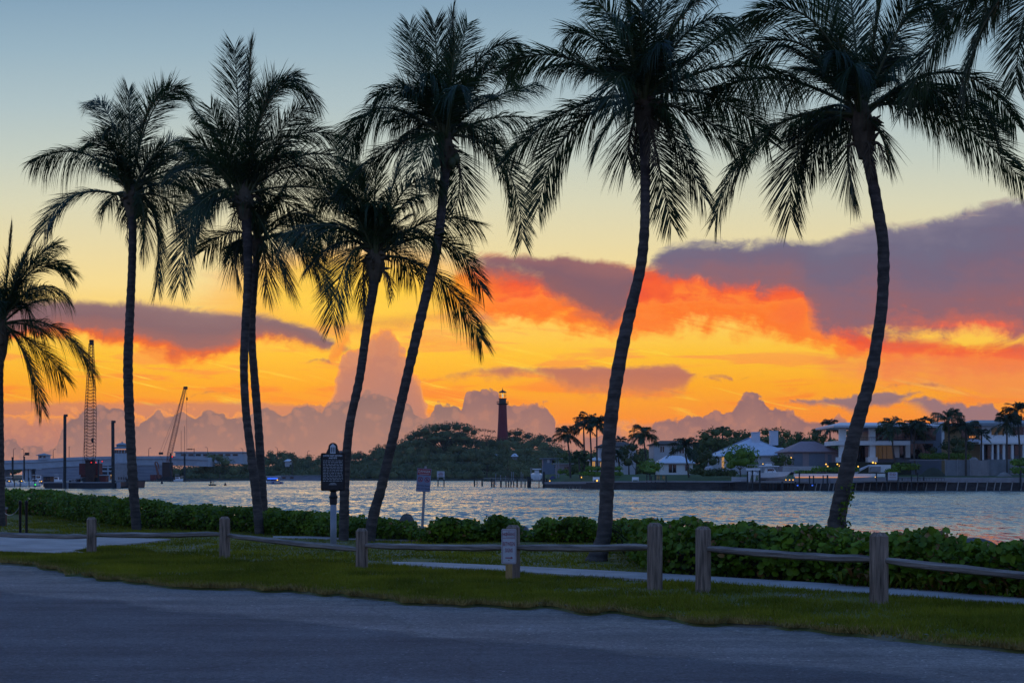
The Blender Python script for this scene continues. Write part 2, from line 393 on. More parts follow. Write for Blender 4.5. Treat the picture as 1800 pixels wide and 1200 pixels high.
# ------------------------------------------------------------------ materials
def mat(name, col, rough=0.7, var=0.25, scale=3.0, metal=0.0, bump=0.0, bscale=20.0, emit=None, estr=0.0, col2=None, stretch=(1, 1, 1), transl=0.0, coat=0.0, spec=None, rand=0.0, detail=5.0):
    m = bpy.data.materials.new(name); m.use_nodes = True
    t = m.node_tree; b = t.nodes['Principled BSDF']
    b.inputs['Roughness'].default_value = rough; b.inputs['Metallic'].default_value = metal
    if coat: b.inputs['Coat Weight'].default_value = coat
    if spec is not None: b.inputs['Specular IOR Level'].default_value = spec
    g = t.nodes.new('ShaderNodeNewGeometry')
    mp = t.nodes.new('ShaderNodeMapping'); mp.inputs['Scale'].default_value = stretch
    t.links.new(g.outputs['Position'], mp.inputs[0])
    nz = t.nodes.new('ShaderNodeTexNoise'); nz.inputs['Scale'].default_value = scale; nz.inputs['Detail'].default_value = detail; nz.inputs['Roughness'].default_value = 0.6
    t.links.new(mp.outputs[0], nz.inputs['Vector'])
    cr = t.nodes.new('ShaderNodeValToRGB')
    a = cr.color_ramp.elements[0]; e = cr.color_ramp.elements[1]
    a.position, e.position = 0.3, 0.7
    c2 = col2 or tuple(min(1, q * (1 + var)) for q in col)
    a.color = (*[q * (1 - var) for q in col], 1) if not col2 else (*col, 1)
    e.color = (*c2, 1)
    t.links.new(nz.outputs[0], cr.inputs[0])
    out = cr.outputs[0]
    if rand:
        oi = t.nodes.new('ShaderNodeObjectInfo'); hv = t.nodes.new('ShaderNodeHueSaturation')
        mr = t.nodes.new('ShaderNodeMapRange'); mr.inputs['To Min'].default_value = 1 - rand; mr.inputs['To Max'].default_value = 1 + rand
        t.links.new(oi.outputs['Random'], mr.inputs[0]); t.links.new(mr.outputs[0], hv.inputs['Value']); t.links.new(out, hv.inputs['Color']); out = hv.outputs[0]
    t.links.new(out, b.inputs['Base Color'])
    if bump:
        bz = t.nodes.new('ShaderNodeTexNoise'); bz.inputs['Scale'].default_value = bscale; bz.inputs['Detail'].default_value = 4
        t.links.new(mp.outputs[0], bz.inputs['Vector'])
        bp = t.nodes.new('ShaderNodeBump'); bp.inputs['Strength'].default_value = bump; bp.inputs['Distance'].default_value = 0.02
        t.links.new(bz.outputs[0], bp.inputs['Height']); t.links.new(bp.outputs[0], b.inputs['Normal'])
    if emit:
        b.inputs['Emission Color'].default_value = (*emit, 1); b.inputs['Emission Strength'].default_value = estr
    if transl:
        tr = t.nodes.new('ShaderNodeBsdfTranslucent'); t.links.new(out, tr.inputs[0])
        mx = t.nodes.new('ShaderNodeMixShader'); mx.inputs[0].default_value = transl
        o = t.nodes['Material Output']
        t.links.new(b.outputs[0], mx.inputs[1]); t.links.new(tr.outputs[0], mx.inputs[2]); t.links.new(mx.outputs[0], o.inputs['Surface'])
    return m

M = {}
M['frond'] = mat('frond_green', (0.034, 0.066, 0.020), 0.42, 0.5, 1.3, transl=0.34, rand=0.3)
M['rachis'] = mat('frond_stalk', (0.07, 0.085, 0.03), 0.55, 0.3, 2.0)
M['dead'] = mat('dry_frond', (0.11, 0.085, 0.055), 0.85, 0.4, 6.0)
M['trunk'] = mat('palm_trunk', (0.078, 0.066, 0.060), 0.9, 0.45, 5.0, bump=0.9, bscale=14.0, stretch=(1, 1, 2.6))
M['bark'] = mat('tree_bark', (0.07, 0.055, 0.045), 0.9, 0.4, 4.0, bump=0.4)
M['hedge'] = mat('sea_grape_leaf', (0.028, 0.070, 0.006), 0.5, 0.5, 2.5, col2=(0.18, 0.27, 0.012), transl=0.22, spec=0.22)
M['hedgecore'] = mat('twigs_and_shade', (0.02, 0.022, 0.012), 0.95, 0.4, 6.0)  # twig colour, also painted shade inside hedges and in post mortises
M['leafold'] = mat('turning_leaf', (0.22, 0.15, 0.03), 0.5, 0.5, 9.0, col2=(0.30, 0.09, 0.03), transl=0.1)
M['grass'] = mat('grass_blade', (0.075, 0.095, 0.009), 0.7, 0.5, 0.55, col2=(0.30, 0.28, 0.022), transl=0.25, spec=0.08)
M['straw'] = mat('dry_glow_grass', (0.30, 0.20, 0.05), 0.8, 0.4, 4.0)  # dry grass tone that also carries the warm glow along the verge
M['wood'] = mat('grey_timber', (0.27, 0.195, 0.15), 0.85, 0.72, 4.0, bump=0.8, bscale=30.0, stretch=(7, 7, 0.5))
M['rail'] = mat('grey_rail', (0.26, 0.21, 0.18), 0.85, 0.65, 3.0, bump=0.9, bscale=22.0, stretch=(0.5, 0.5, 9))
M['stake'] = mat('glow_tinted_timber', (0.42, 0.25, 0.09), 0.8, 0.3, 4.0, bump=0.4, stretch=(8, 8, 1))  # warm ground glow put into the timber colour
M['black'] = mat('black_iron', (0.012, 0.012, 0.014), 0.4, 0.3, 8.0, metal=0.6)
M['blackpaint'] = mat('black_paint', (0.010, 0.012, 0.016), 0.45, 0.3, 8.0)
M['silver'] = mat('silver_letter', (0.62, 0.68, 0.76), 0.5, 0.1, 8.0)
M['silverdim'] = mat('silver_small_letter', (0.58, 0.63, 0.70), 0.5, 0.10, 60.0)
M['grey'] = mat('grey_paint', (0.26, 0.28, 0.32), 0.6, 0.15, 5.0)
M['steel'] = mat('galvanised_steel', (0.30, 0.32, 0.35), 0.45, 0.2, 8.0, metal=0.5)
M['signwhite'] = mat('sign_white', (0.50, 0.50, 0.54), 0.45, 0.08, 5.0)
M['signblue'] = mat('danger_plate', (0.21, 0.25, 0.38), 0.45, 0.10, 6.0)
M['signred'] = mat('sign_red', (0.34, 0.03, 0.045), 0.5, 0.15, 5.0)
M['signfaded'] = mat('faded_red', (0.30, 0.09, 0.11), 0.6, 0.25, 30.0)
M['signdark'] = mat('sign_dark_letter', (0.05, 0.06, 0.10), 0.6, 0.1, 8.0)
M['brick'] = mat('red_brick', (0.20, 0.07, 0.05), 0.85, 0.3, 8.0)
M['concrete'] = mat('path_concrete', (0.40, 0.36, 0.345), 0.85, 0.30, 1.1, bump=0.25, bscale=60)
M['rock'] = mat('grey_rock', (0.10, 0.10, 0.10), 0.9, 0.4, 4.0, bump=0.8, bscale=9)
M['white'] = mat('white_stucco', (0.80, 0.80, 0.80), 0.8, 0.06, 1.0)
M['offwhite'] = mat('grey_white_render', (0.52, 0.51, 0.54), 0.8, 0.08, 1.0)
M['rooftin'] = mat('pale_metal_roof', (0.56, 0.60, 0.68), 0.45, 0.08, 1.0)
M['rooftile'] = mat('pink_tile_roof', (0.32, 0.22, 0.23), 0.8, 0.14, 2.2)
M['roofgrey'] = mat('grey_roof', (0.24, 0.28, 0.32), 0.6, 0.12, 1.0)
M['roofdark'] = mat('dark_roof', (0.05, 0.04, 0.042), 0.8, 0.2, 2.0)
M['ochre'] = mat('ochre_wall', (0.42, 0.30, 0.16), 0.8, 0.1, 1.0)
M['pinkwall'] = mat('pink_wall', (0.34, 0.27, 0.29), 0.8, 0.08, 1.0)
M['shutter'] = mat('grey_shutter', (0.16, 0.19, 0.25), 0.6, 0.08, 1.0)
M['glass'] = mat('dark_glass', (0.012, 0.016, 0.020), 0.08, 0.2, 1.0, spec=0.8)
M['glasslit'] = mat('lamplit_glass', (0.03, 0.025, 0.02), 0.12, 0.2, 0.6, emit=(1.0, 0.62, 0.25), estr=0.035)
M['glassgold'] = mat('lit_window', (0.1, 0.06, 0.02), 0.3, 0.2, 1.0, emit=(1.0, 0.50, 0.10), estr=0.55)
M['lamp'] = mat('amber_lamp', (0.5, 0.3, 0.05), 0.4, 0.0, 1.0, emit=(1.0, 0.50, 0.07), estr=2.2)
M['strip'] = mat('amber_strip', (0.5, 0.3, 0.1), 0.4, 0.0, 1.0, emit=(1.0, 0.36, 0.10), estr=0.75)
M['beacon'] = mat('beacon_lamp', (0.8, 0.8, 0.6), 0.4, 0.0, 1.0, emit=(1.0, 0.95, 0.55), estr=0.75)
M['redlamp'] = mat('red_lamp', (0.5, 0.02, 0.02), 0.4, 0.0, 1.0, emit=(1.0, 0.03, 0.03), estr=1.6)
M['greenlamp'] = mat('green_lamp', (0.02, 0.5, 0.05), 0.4, 0.0, 1.0, emit=(0.02, 1.0, 0.10), estr=1.2)
M['bluelamp'] = mat('blue_lamp', (0.02, 0.05, 0.5), 0.4, 0.0, 1.0, emit=(0.05, 0.18, 1.0), estr=0.8)
M['redtower'] = mat('red_tower_paint', (0.19, 0.022, 0.030), 0.75, 0.12, 0.5)
M['rust'] = mat('rust_red_steel', (0.13, 0.025, 0.025), 0.7, 0.3, 1.2)
M['lattice'] = mat('dark_lattice_steel', (0.05, 0.025, 0.02), 0.7, 0.25, 1.0)
M['lattice2'] = mat('red_lattice_steel', (0.20, 0.07, 0.045), 0.7, 0.25, 1.0)
M['hull'] = mat('barge_hull', (0.018, 0.020, 0.028), 0.6, 0.4, 0.8)
M['pile'] = mat('wet_pile', (0.030, 0.033, 0.036), 0.8, 0.4, 2.0)
M['deck'] = mat('weathered_deck', (0.26, 0.23, 0.21), 0.85, 0.25, 2.0)
M['seawall'] = mat('seawall_concrete', (0.055, 0.050, 0.052), 0.9, 0.4, 0.8, stretch=(1, 1, 3))
M['cap'] = mat('concrete_cap', (0.28, 0.27, 0.28), 0.85, 0.15, 1.0)
M['bridge'] = mat('bridge_concrete', (0.40, 0.44, 0.50), 0.85, 0.12, 0.4)
M['bridgewall'] = mat('bridge_panel', (0.25, 0.27, 0.33), 0.9, 0.15, 0.3, stretch=(1, 1, 4))
M['boatwhite'] = mat('boat_white', (0.78, 0.79, 0.80), 0.35, 0.06, 1.0)
M['boatblue'] = mat('boat_blue', (0.05, 0.08, 0.22), 0.4, 0.2, 1.0)
M['canvas'] = mat('screen_fabric', (0.20, 0.215, 0.235), 0.9, 0.2, 0.6)
M['sand'] = mat('spoil_sand', (0.30, 0.28, 0.27), 0.95, 0.25, 0.9)
M['treeleaf'] = mat('tree_leaf', (0.028, 0.055, 0.014), 0.7, 0.45, 0.35, col2=(0.10, 0.125, 0.028), rand=0.35)
M['treefar'] = mat('far_tree_leaf', (0.045, 0.070, 0.026), 0.8, 0.45, 0.13, col2=(0.14, 0.16, 0.055), rand=0.25)
M['topiary'] = mat('clipped_leaf', (0.06, 0.14, 0.012), 0.6, 0.4, 0.8, col2=(0.18, 0.30, 0.022))
M['lawnfar'] = mat('shore_grass', (0.050, 0.090, 0.022), 0.9, 0.3, 0.15)
M['bankfar'] = mat('far_bank_soil', (0.035, 0.042, 0.028), 0.95, 0.3, 0.05)
M['person'] = mat('dark_clothes', (0.02, 0.022, 0.03), 0.9, 0.2, 2.0)

def trunk_mat():
    m = M['trunk']; t = m.node_tree; b = t.nodes['Principled BSDF']; L = t.links.new
    g = t.nodes.new('ShaderNodeNewGeometry'); mp = t.nodes.new('ShaderNodeMapping'); mp.inputs['Scale'].default_value = (1.2, 1.2, 13.0); L(g.outputs['Position'], mp.inputs[0])
    q = t.nodes.new('ShaderNodeTexNoise'); q.inputs['Scale'].default_value = 1.0; q.inputs['Detail'].default_value = 3; L(mp.outputs[0], q.inputs['Vector'])
    r = t.nodes.new('ShaderNodeValToRGB'); r.color_ramp.elements[0].position = .38; r.color_ramp.elements[1].position = .62
    r.color_ramp.elements[0].color = (.66, .66, .66, 1); r.color_ramp.elements[1].color = (1.25, 1.22, 1.2, 1); L(q.outputs[0], r.inputs[0])
    x = t.nodes.new('ShaderNodeMix'); x.data_type = 'RGBA'; x.blend_type = 'MULTIPLY'; x.inputs[0].default_value = 1
    L(b.inputs['Base Color'].links[0].from_socket, x.inputs[6]); L(r.outputs[0], x.inputs[7]); L(x.outputs[2], b.inputs['Base Color'])
trunk_mat()

# ================================================================== the ground
rng = np.random.default_rng(11)
EDGE = [(-40, 37.0), (-20, 31.0)] + [(G(a, b).x, G(a, b).y) for a, b in ((-60, 986), (0, 986), (57, 993), (127, 1008), (283, 1025), (450, 1032), (592, 1042), (705, 1053), (900, 1063), (1042, 1072), (1212, 1088), (1350, 1095), (1492, 1110), (1633, 1122), (1800, 1136))] + [(9.0, 10.6), (16.0, 5.5), (24, 0.0)]
def edge_y(x):
    xs = np.array([e[0] for e in EDGE]); ys = np.array([e[1] for e in EDGE])
    return np.interp(x, xs, ys)
def vnoise(x, y, s, seed=0):
    """smooth value noise"""
    x = np.asarray(x, float) * s; y = np.asarray(y, float) * s
    i = np.floor(x).astype(int); j = np.floor(y).astype(int); fx = x - i; fy = y - j
    fx = fx * fx * (3 - 2 * fx); fy = fy * fy * (3 - 2 * fy)
    def h(a, b):
        n = (a * 374761393 + b * 668265263 + seed * 1442695041) & 0xffffffff
        n = ((n ^ (n >> 13)) * 1274126177) & 0xffffffff
        return ((n ^ (n >> 16)) & 0xffff) / 65535.0
    return (h(i, j) * (1 - fx) + h(i + 1, j) * fx) * (1 - fy) + (h(i, j + 1) * (1 - fx) + h(i + 1, j + 1) * fx) * fy
SHORE = [(-90, 130), (-60, 100), (-40, 82), (-24, 66), (-11.5, 48), (-7.4, 44.2), (-2.3, 38.6), (3, 37.2), (7, 32), (11, 28), (18, 21), (30, 10), (40, 0)]
def shore_y(x):
    return np.interp(x, [a for a, b in SHORE], [b for a, b in SHORE])

# lawn: a sheet with a ragged edge on the road and a slope into the water
xs = np.concatenate([np.linspace(-90, -26, 40), np.linspace(-25.8, 14, 420), np.linspace(14.3, 40, 40)])
ragged = (vnoise(xs, 0 * xs, 2.3, 1) - .5) * .62 + (vnoise(xs, 0 * xs, 5.0, 2) - .5) * .34
e0 = edge_y(xs) + ragged
s0 = shore_y(xs) + (vnoise(xs, 0 * xs, .6, 3) - .5) * .8
rows = [(e0 - 0.10, -0.09), (e0 + 0.02, 0.0)]
for k in range(1, 12): rows.append((e0 + (s0 - e0) * k / 12.0, 0.0))
rows += [(s0, -0.02), (s0 + 1.2, -0.5), (s0 + 3.2, -1.5), (s0 + 8, -3.0)]
V = []
for r, (yy, zz) in enumerate(rows):
    zb = zz + (0.05 * (vnoise(xs, yy, .5, 4) - .5) if 1 < r < 13 else 0 * xs)
    V.append(np.stack([xs, yy, zb], 1))
V = np.concatenate(V); n = len(xs); nr = len(rows)
ii, jj = np.meshgrid(np.arange(nr - 1), np.arange(n - 1), indexing='ij')
a = (ii * n + jj).ravel()
Fq = np.stack([a, a + 1, a + n + 1, a + n], 1)
def soil_mat():
    m = mat('turf_soil', (0.085, 0.095, 0.018), 0.95, 0.4, 0.9, col2=(0.145, 0.14, 0.032), bump=0.6, bscale=25)
    t = m.node_tree; b = t.nodes['Principled BSDF']
    g = t.nodes.new('ShaderNodeNewGeometry')
    nz = t.nodes.new('ShaderNodeTexNoise'); nz.inputs['Scale'].default_value = 0.9; nz.inputs['Detail'].default_value = 7
    t.links.new(g.outputs['Position'], nz.inputs['Vector'])
    cr = t.nodes.new('ShaderNodeValToRGB'); cr.color_ramp.elements[0].position = 0.55; cr.color_ramp.elements[1].position = 0.68
    t.links.new(nz.outputs[0], cr.inputs[0])
    mx = t.nodes.new('ShaderNodeMix'); mx.data_type = 'RGBA'
    src = b.inputs['Base Color'].links[0].from_socket
    t.links.new(cr.outputs[0], mx.inputs[0]); t.links.new(src, mx.inputs[6]); mx.inputs[7].default_value = (0.20, 0.17, 0.13, 1)
    t.links.new(mx.outputs[2], b.inputs['Base Color'])
    return m
M['soil'] = soil_mat()
o = np_mesh('lawn', V, Fq, M['soil'], smooth=True); tag(o, kind='structure')

# road
def road_mat():
    m = bpy.data.materials.new('road_asphalt'); m.use_nodes = True
    t = m.node_tree; b = t.nodes['Principled BSDF']; L = t.links.new
    b.inputs['Roughness'].default_value = 0.8; b.inputs['Specular IOR Level'].default_value = 0.35
    g = t.nodes.new('ShaderNodeNewGeometry')
    def nz(scale, det, rough=0.55, v=None):
        q = t.nodes.new('ShaderNodeTexNoise'); q.inputs['Scale'].default_value = scale; q.inputs['Detail'].default_value = det; q.inputs['Roughness'].default_value = rough
        L(v or g.outputs['Position'], q.inputs['Vector']); return q.outputs[0]
    def rp(x, p0, p1, c0, c1):
        q = t.nodes.new('ShaderNodeValToRGB'); q.color_ramp.elements[0].position = p0; q.color_ramp.elements[1].position = p1
        q.color_ramp.elements[0].color = (*c0, 1); q.color_ramp.elements[1].color = (*c1, 1); L(x, q.inputs[0]); return q.outputs[0]
    def mx(f, a, c2, mode='MIX'):
        q = t.nodes.new('ShaderNodeMix'); q.data_type = 'RGBA'; q.blend_type = mode
        if isinstance(f, float): q.inputs[0].default_value = f
        else: L(f, q.inputs[0])
        L(a, q.inputs[6]); L(c2, q.inputs[7]); return q.outputs[2]
    def mt(op, a, c2):
        q = t.nodes.new('ShaderNodeMath'); q.operation = op
        for i, z in enumerate((a, c2)):
            if isinstance(z, (int, float)): q.inputs[i].default_value = z
            else: L(z, q.inputs[i])
        return q.outputs[0]
    sep = t.nodes.new('ShaderNodeSeparateXYZ'); L(g.outputs['Position'], sep.inputs[0])
    # distance from the verge, across the road: the verge runs along y = 18 - 0.72 x
    dist = mt('MULTIPLY', mt('SUBTRACT', mt('SUBTRACT', 17.9, mt('MULTIPLY', sep.outputs[0], 0.80)), sep.outputs[1]), 0.78)
    wob = mt('MULTIPLY', mt('SUBTRACT', nz(0.35, 5), 0.5), 2.6)
    dd = mt('ADD', dist, wob)
    old = rp(nz(1.1, 6), 0.3, 0.7, (0.185, 0.158, 0.150), (0.27, 0.235, 0.222))       # worn pale strip along the verge
    new = rp(nz(0.8, 6), 0.3, 0.7, (0.082, 0.082, 0.094), (0.135, 0.132, 0.145))       # later, darker surfacing
    f = t.nodes.new('ShaderNodeMapRange'); f.interpolation_type = 'SMOOTHSTEP'; f.inputs['From Min'].default_value = 2.5; f.inputs['From Max'].default_value = 2.9
    L(dd, f.inputs[0])
    c = mx(f.outputs[0], old, new)
    f2 = t.nodes.new('ShaderNodeMapRange'); f2.interpolation_type = 'SMOOTHSTEP'; f2.inputs['From Min'].default_value = 1.5; f2.inputs['From Max'].default_value = 0.1
    L(mt('ADD', dist, mt('MULTIPLY', mt('SUBTRACT', nz(1.3, 6, 0.65), 0.5), 2.4)), f2.inputs[0])
    sand = rp(nz(5.0, 5), 0.3, 0.7, (0.15, 0.125, 0.11), (0.30, 0.26, 0.235))
    c = mx(mt('MULTIPLY', f2.outputs[0], 0.92), c, sand)
    # aggregate speckle, pale and dark chips
    vo = t.nodes.new('ShaderNodeTexVoronoi'); vo.inputs['Scale'].default_value = 42.0; L(g.outputs['Position'], vo.inputs['Vector'])
    c = mx(0.55, c, rp(vo.outputs['Color'], 0.05, 0.95, (0.45, 0.45, 0.45), (1.5, 1.5, 1.5)), 'MULTIPLY')
    c = mx(1.0, c, rp(nz(60.0, 3), 0.3, 0.75, (0.75, 0.75, 0.75), (1.3, 1.3, 1.3)), 'MULTIPLY')
    c = mx(1.0, c, rp(vo.outputs['Color'], 0.90, 0.97, (1, 1, 1), (2.3, 2.2, 2.1)), 'MULTIPLY')
    c = mx(1.0, c, rp(nz(17.0, 5, 0.7), 0.3, 0.7, (0.75, 0.75, 0.76), (1.22, 1.21, 1.2)), 'MULTIPLY')
    # tyre-polished lanes and faint stains stretched along the road
    mp = t.nodes.new('ShaderNodeMapping'); mp.inputs['Rotation'].default_value = (0, 0, R(38)); mp.inputs['Scale'].default_value = (0.14, 1.3, 1)
    L(g.outputs['Position'], mp.inputs[0])
    c = mx(1.0, c, rp(nz(1.0, 5, 0.6, mp.outputs[0]), 0.32, 0.68, (0.66, 0.66, 0.70), (1.22, 1.22, 1.20)), 'MULTIPLY')
    # a few cracks
    cv = t.nodes.new('ShaderNodeTexVoronoi'); cv.feature = 'DISTANCE_TO_EDGE'; cv.inputs['Scale'].default_value = 0.28
    wv = t.nodes.new('ShaderNodeMix'); wv.data_type = 'VECTOR'; wv.inputs[0].default_value = 0.25
    wn = t.nodes.new('ShaderNodeTexNoise'); wn.inputs['Scale'].default_value = 1.2; wn.inputs['Detail'].default_value = 6; L(g.outputs['Position'], wn.inputs['Vector'])
    L(g.outputs['Position'], wv.inputs[4]); L(wn.outputs['Color'], wv.inputs[5]); L(wv.outputs[1], cv.inputs['Vector'])
    c = mx(1.0, c, rp(cv.outputs['Distance'], 0.0, 0.006, (0.78, 0.78, 0.78), (1, 1, 1)), 'MULTIPLY')
    L(c, b.inputs['Base Color'])
    bp = t.nodes.new('ShaderNodeBump'); bp.inputs['Strength'].default_value = 0.7; bp.inputs['Distance'].default_value = 0.012
    L(mt('ADD', vo.outputs['Distance'], nz(90.0, 3)), bp.inputs['Height']); L(bp.outputs[0], b.inputs['Normal'])
    return m
M['road'] = road_mat()
mb = MB()
rx = [-45, -30, -20, -12, -8, -4, 0, 3, 6, 9, 12, 16, 24]
for a, b in zip(rx[:-1], rx[1:]):
    mb.face((a, -30, -.045), (b, -30, -.045), (b, edge_y(b) + .8, -.045), (a, edge_y(a) + .8, -.045))
tag(mb.build('road', M['road']), kind='structure')

# paved path, the plaza at its end, a paved strip beyond the hedge foot
PATH = [G(*p) for p in ((690, 990), (760, 991), (900, 997), (1150, 1010), (1350, 1022), (1800, 1050))] + [Vector((10.5, 15.6, 0)), Vector((9.7, 14.6, 0))] + [G(*p) for p in ((1800, 1064), (1350, 1034), (1150, 1022), (900, 1007), (760, 998), (690, 995))]
PLAZA = [G(*p) for p in ((-120, 944), (60, 945), (180, 946), (300, 949), (262, 954), (200, 960), (150, 966), (128, 970), (150, 973), (100, 974), (60, 973), (0, 971), (-120, 971))]
STRIP = [G(*p) for p in ((480, 944), (560, 944.6), (640, 945.6), (738, 949), (742, 951.5), (650, 950), (560, 948), (480, 946.4))]
def slab(name, pts, z, parent=None):
    mb = MB(); pts = [Vector((p.x, p.y, z)) for p in pts]
    mb.face(*pts)
    for i in range(len(pts)):
        a, b = pts[i], pts[(i + 1) % len(pts)]
        mb.face(b, a, a - Vector((0, 0, .12)), b - Vector((0, 0, .12)))
    return tag(mb.build(name, M['concrete']), kind='structure')
slab('path', PATH, 0.035); slab('plaza_pavement', PLAZA, 0.035); slab('paved_strip', STRIP, 0.035)

def inside(px, py, poly):
    r = np.zeros(len(px), bool); n = len(poly)
    for i in range(n):
        x0, y0 = poly[i][0], poly[i][1]; x1, y1 = poly[(i + 1) % n][0], poly[(i + 1) % n][1]
        c = ((y0 > py) != (y1 > py)) & (px < (x1 - x0) * (py - y0) / (y1 - y0 + 1e-12) + x0)
        r ^= c
    return r

# grass: single blades
def grass(name, n, hmin, hmax, sel, w=0.008, m=None, kindlabel=None, xr=(-14, 9)):
    x = rng.uniform(xr[0], xr[1], n); ey = edge_y(x) + (vnoise(x, 0 * x, 2.3, 1) - .5) * .62 + (vnoise(x, 0 * x, 5.0, 2) - .5) * .34; sy = shore_y(x)
    q = rng.random(n)
    y, keep = sel(x, ey, sy, q)
    keep &= (np.abs(x) < y * 0.40 + 0.5)
    for poly in (PATH, PLAZA, STRIP): keep &= ~inside(x, y, poly)
    bare = vnoise(x, y, 1.1, 21) * .6 + vnoise(x, y, 3.1, 22) * .4
    keep &= bare > 0.46 * rng.random(n) + 0.16
    x, y = x[keep], y[keep]; n = len(x)
    h = rng.uniform(hmin, hmax, n) * (0.55 + 0.9 * vnoise(x, y, 1.7, 23))
    a = rng.uniform(0, 2 * PI, n); lean = rng.normal(0, .5, (n, 2)) * h[:, None]
    ww = w * rng.uniform(.7, 1.5, n)
    b0 = np.stack([x - np.cos(a) * ww, y - np.sin(a) * ww, 0 * x - .01], 1)
    b1 = np.stack([x + np.cos(a) * ww, y + np.sin(a) * ww, 0 * x - .01], 1)
    tp = np.stack([x + lean[:, 0], y + lean[:, 1], h], 1)
    V = np.stack([b0, b1, tp], 1).reshape(-1, 3)
    return tag(np_mesh(name, V, np.arange(3 * n).reshape(-1, 3), m or M['grass']), kind='stuff')
def sel_verge(x, ey, sy, q):
    y = ey + 0.02 + q ** 1.25 * 6.0
    return y, y < sy - 1
def sel_lawn(x, ey, sy, q):
    y = ey + 4.5 + q * (sy - ey - 4.5)
    return y, np.ones(len(x), bool)
def sel_edge(x, ey, sy, q):
    y = ey - 0.05 + q ** 2 * 0.6
    return y, np.ones(len(x), bool)
grass('grass', 260000, .03, .085, sel_verge)
grass('mown_grass', 170000, .02, .05, sel_lawn, w=.014, xr=(-26, 10))
grass('dry_glow_grass', 46000, .02, .07, sel_edge, m=M['straw'])
grass('dry_glow_grass', 22000, .02, .06, sel_verge, m=M['straw'])

# leaf litter along the verge
nl = 500
x = rng.uniform(-9, 7, nl); y = edge_y(x) + rng.normal(0.0, .22, nl); a = rng.uniform(0, 2 * PI, nl); r = rng.uniform(.012, .04, nl)
ca, sa = np.cos(a) * r, np.sin(a) * r
z = np.where(y < edge_y(x), -.035, .03)
V = np.stack([np.stack([x - ca, y - sa, z], 1), np.stack([x + sa * .4, y - ca * .4, z + .008], 1), np.stack([x + ca, y + sa, z + .01], 1), np.stack([x - sa * .4, y + ca * .4, z + .004], 1)], 1).reshape(-1, 3)
tag(np_mesh('leaf_litter', V, np.arange(4 * nl).reshape(-1, 4), M['dead']), kind='stuff')

# ================================================================== the water
def water_mat():
    m = bpy.data.materials.new('inlet_water'); m.use_nodes = True
    t = m.node_tree; b = t.nodes['Principled BSDF']; L = t.links.new
    b.inputs['Base Color'].default_value = (0.07, 0.13, 0.15, 1); b.inputs['Roughness'].default_value = 0.10; b.inputs['IOR'].default_value = 1.65
    g = t.nodes.new('ShaderNodeNewGeometry')
    def nz(scale, det, sc3, rough=0.55):
        mp = t.nodes.new('ShaderNodeMapping'); mp.inputs['Scale'].default_value = sc3; L(g.outputs['Position'], mp.inputs[0])
        q = t.nodes.new('ShaderNodeTexNoise'); q.inputs['Scale'].default_value = scale; q.inputs['Detail'].default_value = det; q.inputs['Roughness'].default_value = rough
        L(mp.outputs[0], q.inputs['Vector']); return q.outputs[0]
    def mt(op, a, c2):
        q = t.nodes.new('ShaderNodeMath'); q.operation = op
        for i, z in enumerate((a, c2)):
            if isinstance(z, (int, float)): q.inputs[i].default_value = z
            else: L(z, q.inputs[i])
        return q.outputs[0]
    def slope(scale, det, sc3, amp):
        mp = t.nodes.new('ShaderNodeMapping'); mp.inputs['Scale'].default_value = sc3; L(g.outputs['Position'], mp.inputs[0])
        q = t.nodes.new('ShaderNodeTexNoise'); q.inputs['Scale'].default_value = scale; q.inputs['Detail'].default_value = det; q.inputs['Roughness'].default_value = 0.6
        L(mp.outputs[0], q.inputs['Vector'])
        v = t.nodes.new('ShaderNodeVectorMath'); v.operation = 'SUBTRACT'; L(q.outputs['Color'], v.inputs[0]); v.inputs[1].default_value = (.5, .5, .5)
        w = t.nodes.new('ShaderNodeVectorMath'); w.operation = 'MULTIPLY'; L(v.outputs[0], w.inputs[0]); w.inputs[1].default_value = (amp, amp, 0); return w.outputs[0]
    def vadd(a, c2):
        w = t.nodes.new('ShaderNodeVectorMath'); w.operation = 'ADD'; L(a, w.inputs[0])
        if isinstance(c2, tuple): w.inputs[1].default_value = c2
        else: L(c2, w.inputs[1])
        return w.outputs[0]
    # ruffled by wind in the open, calm streaks, and calm along the near bank
    sep = t.nodes.new('ShaderNodeSeparateXYZ'); L(g.outputs['Position'], sep.inputs[0])
    calm = t.nodes.new('ShaderNodeMapRange'); calm.interpolation_type = 'SMOOTHSTEP'
    calm.inputs['From Min'].default_value = 55; calm.inputs['From Max'].default_value = 95; calm.inputs['To Min'].default_value = 0.16; calm.inputs['To Max'].default_value = 1.0
    L(mt('ADD', sep.outputs[1], mt('MULTIPLY', mt('SUBTRACT', nz(0.05, 4, (1, 1, 1)), 0.5), 60.0)), calm.inputs[0])
    patch = t.nodes.new('ShaderNodeMapRange'); patch.inputs['From Min'].default_value = 0.35; patch.inputs['From Max'].default_value = 0.62; patch.inputs['To Min'].default_value = 0.70; patch.inputs['To Max'].default_value = 1.10
    L(nz(0.012, 5, (0.45, 2.0, 1)), patch.inputs[0])
    k = mt('MULTIPLY', calm.outputs[0], patch.outputs[0])
    sl = vadd(vadd(slope(0.10, 2, (1, .8, 1), 0.30), slope(0.95, 4, (1.5, .40, 1), 0.72)), vadd(slope(3.2, 3, (1.2, .5, 1), 0.7), (0, -0.17, 0)))
    sc_ = t.nodes.new('ShaderNodeVectorMath'); sc_.operation = 'SCALE'; L(sl, sc_.inputs[0]); L(k, sc_.inputs['Scale'])
    nn = t.nodes.new('ShaderNodeVectorMath'); nn.operation = 'NORMALIZE'; L(vadd(sc_.outputs[0], (0, 0, 1)), nn.inputs[0])
    L(nn.outputs[0], b.inputs['Normal'])
    return m
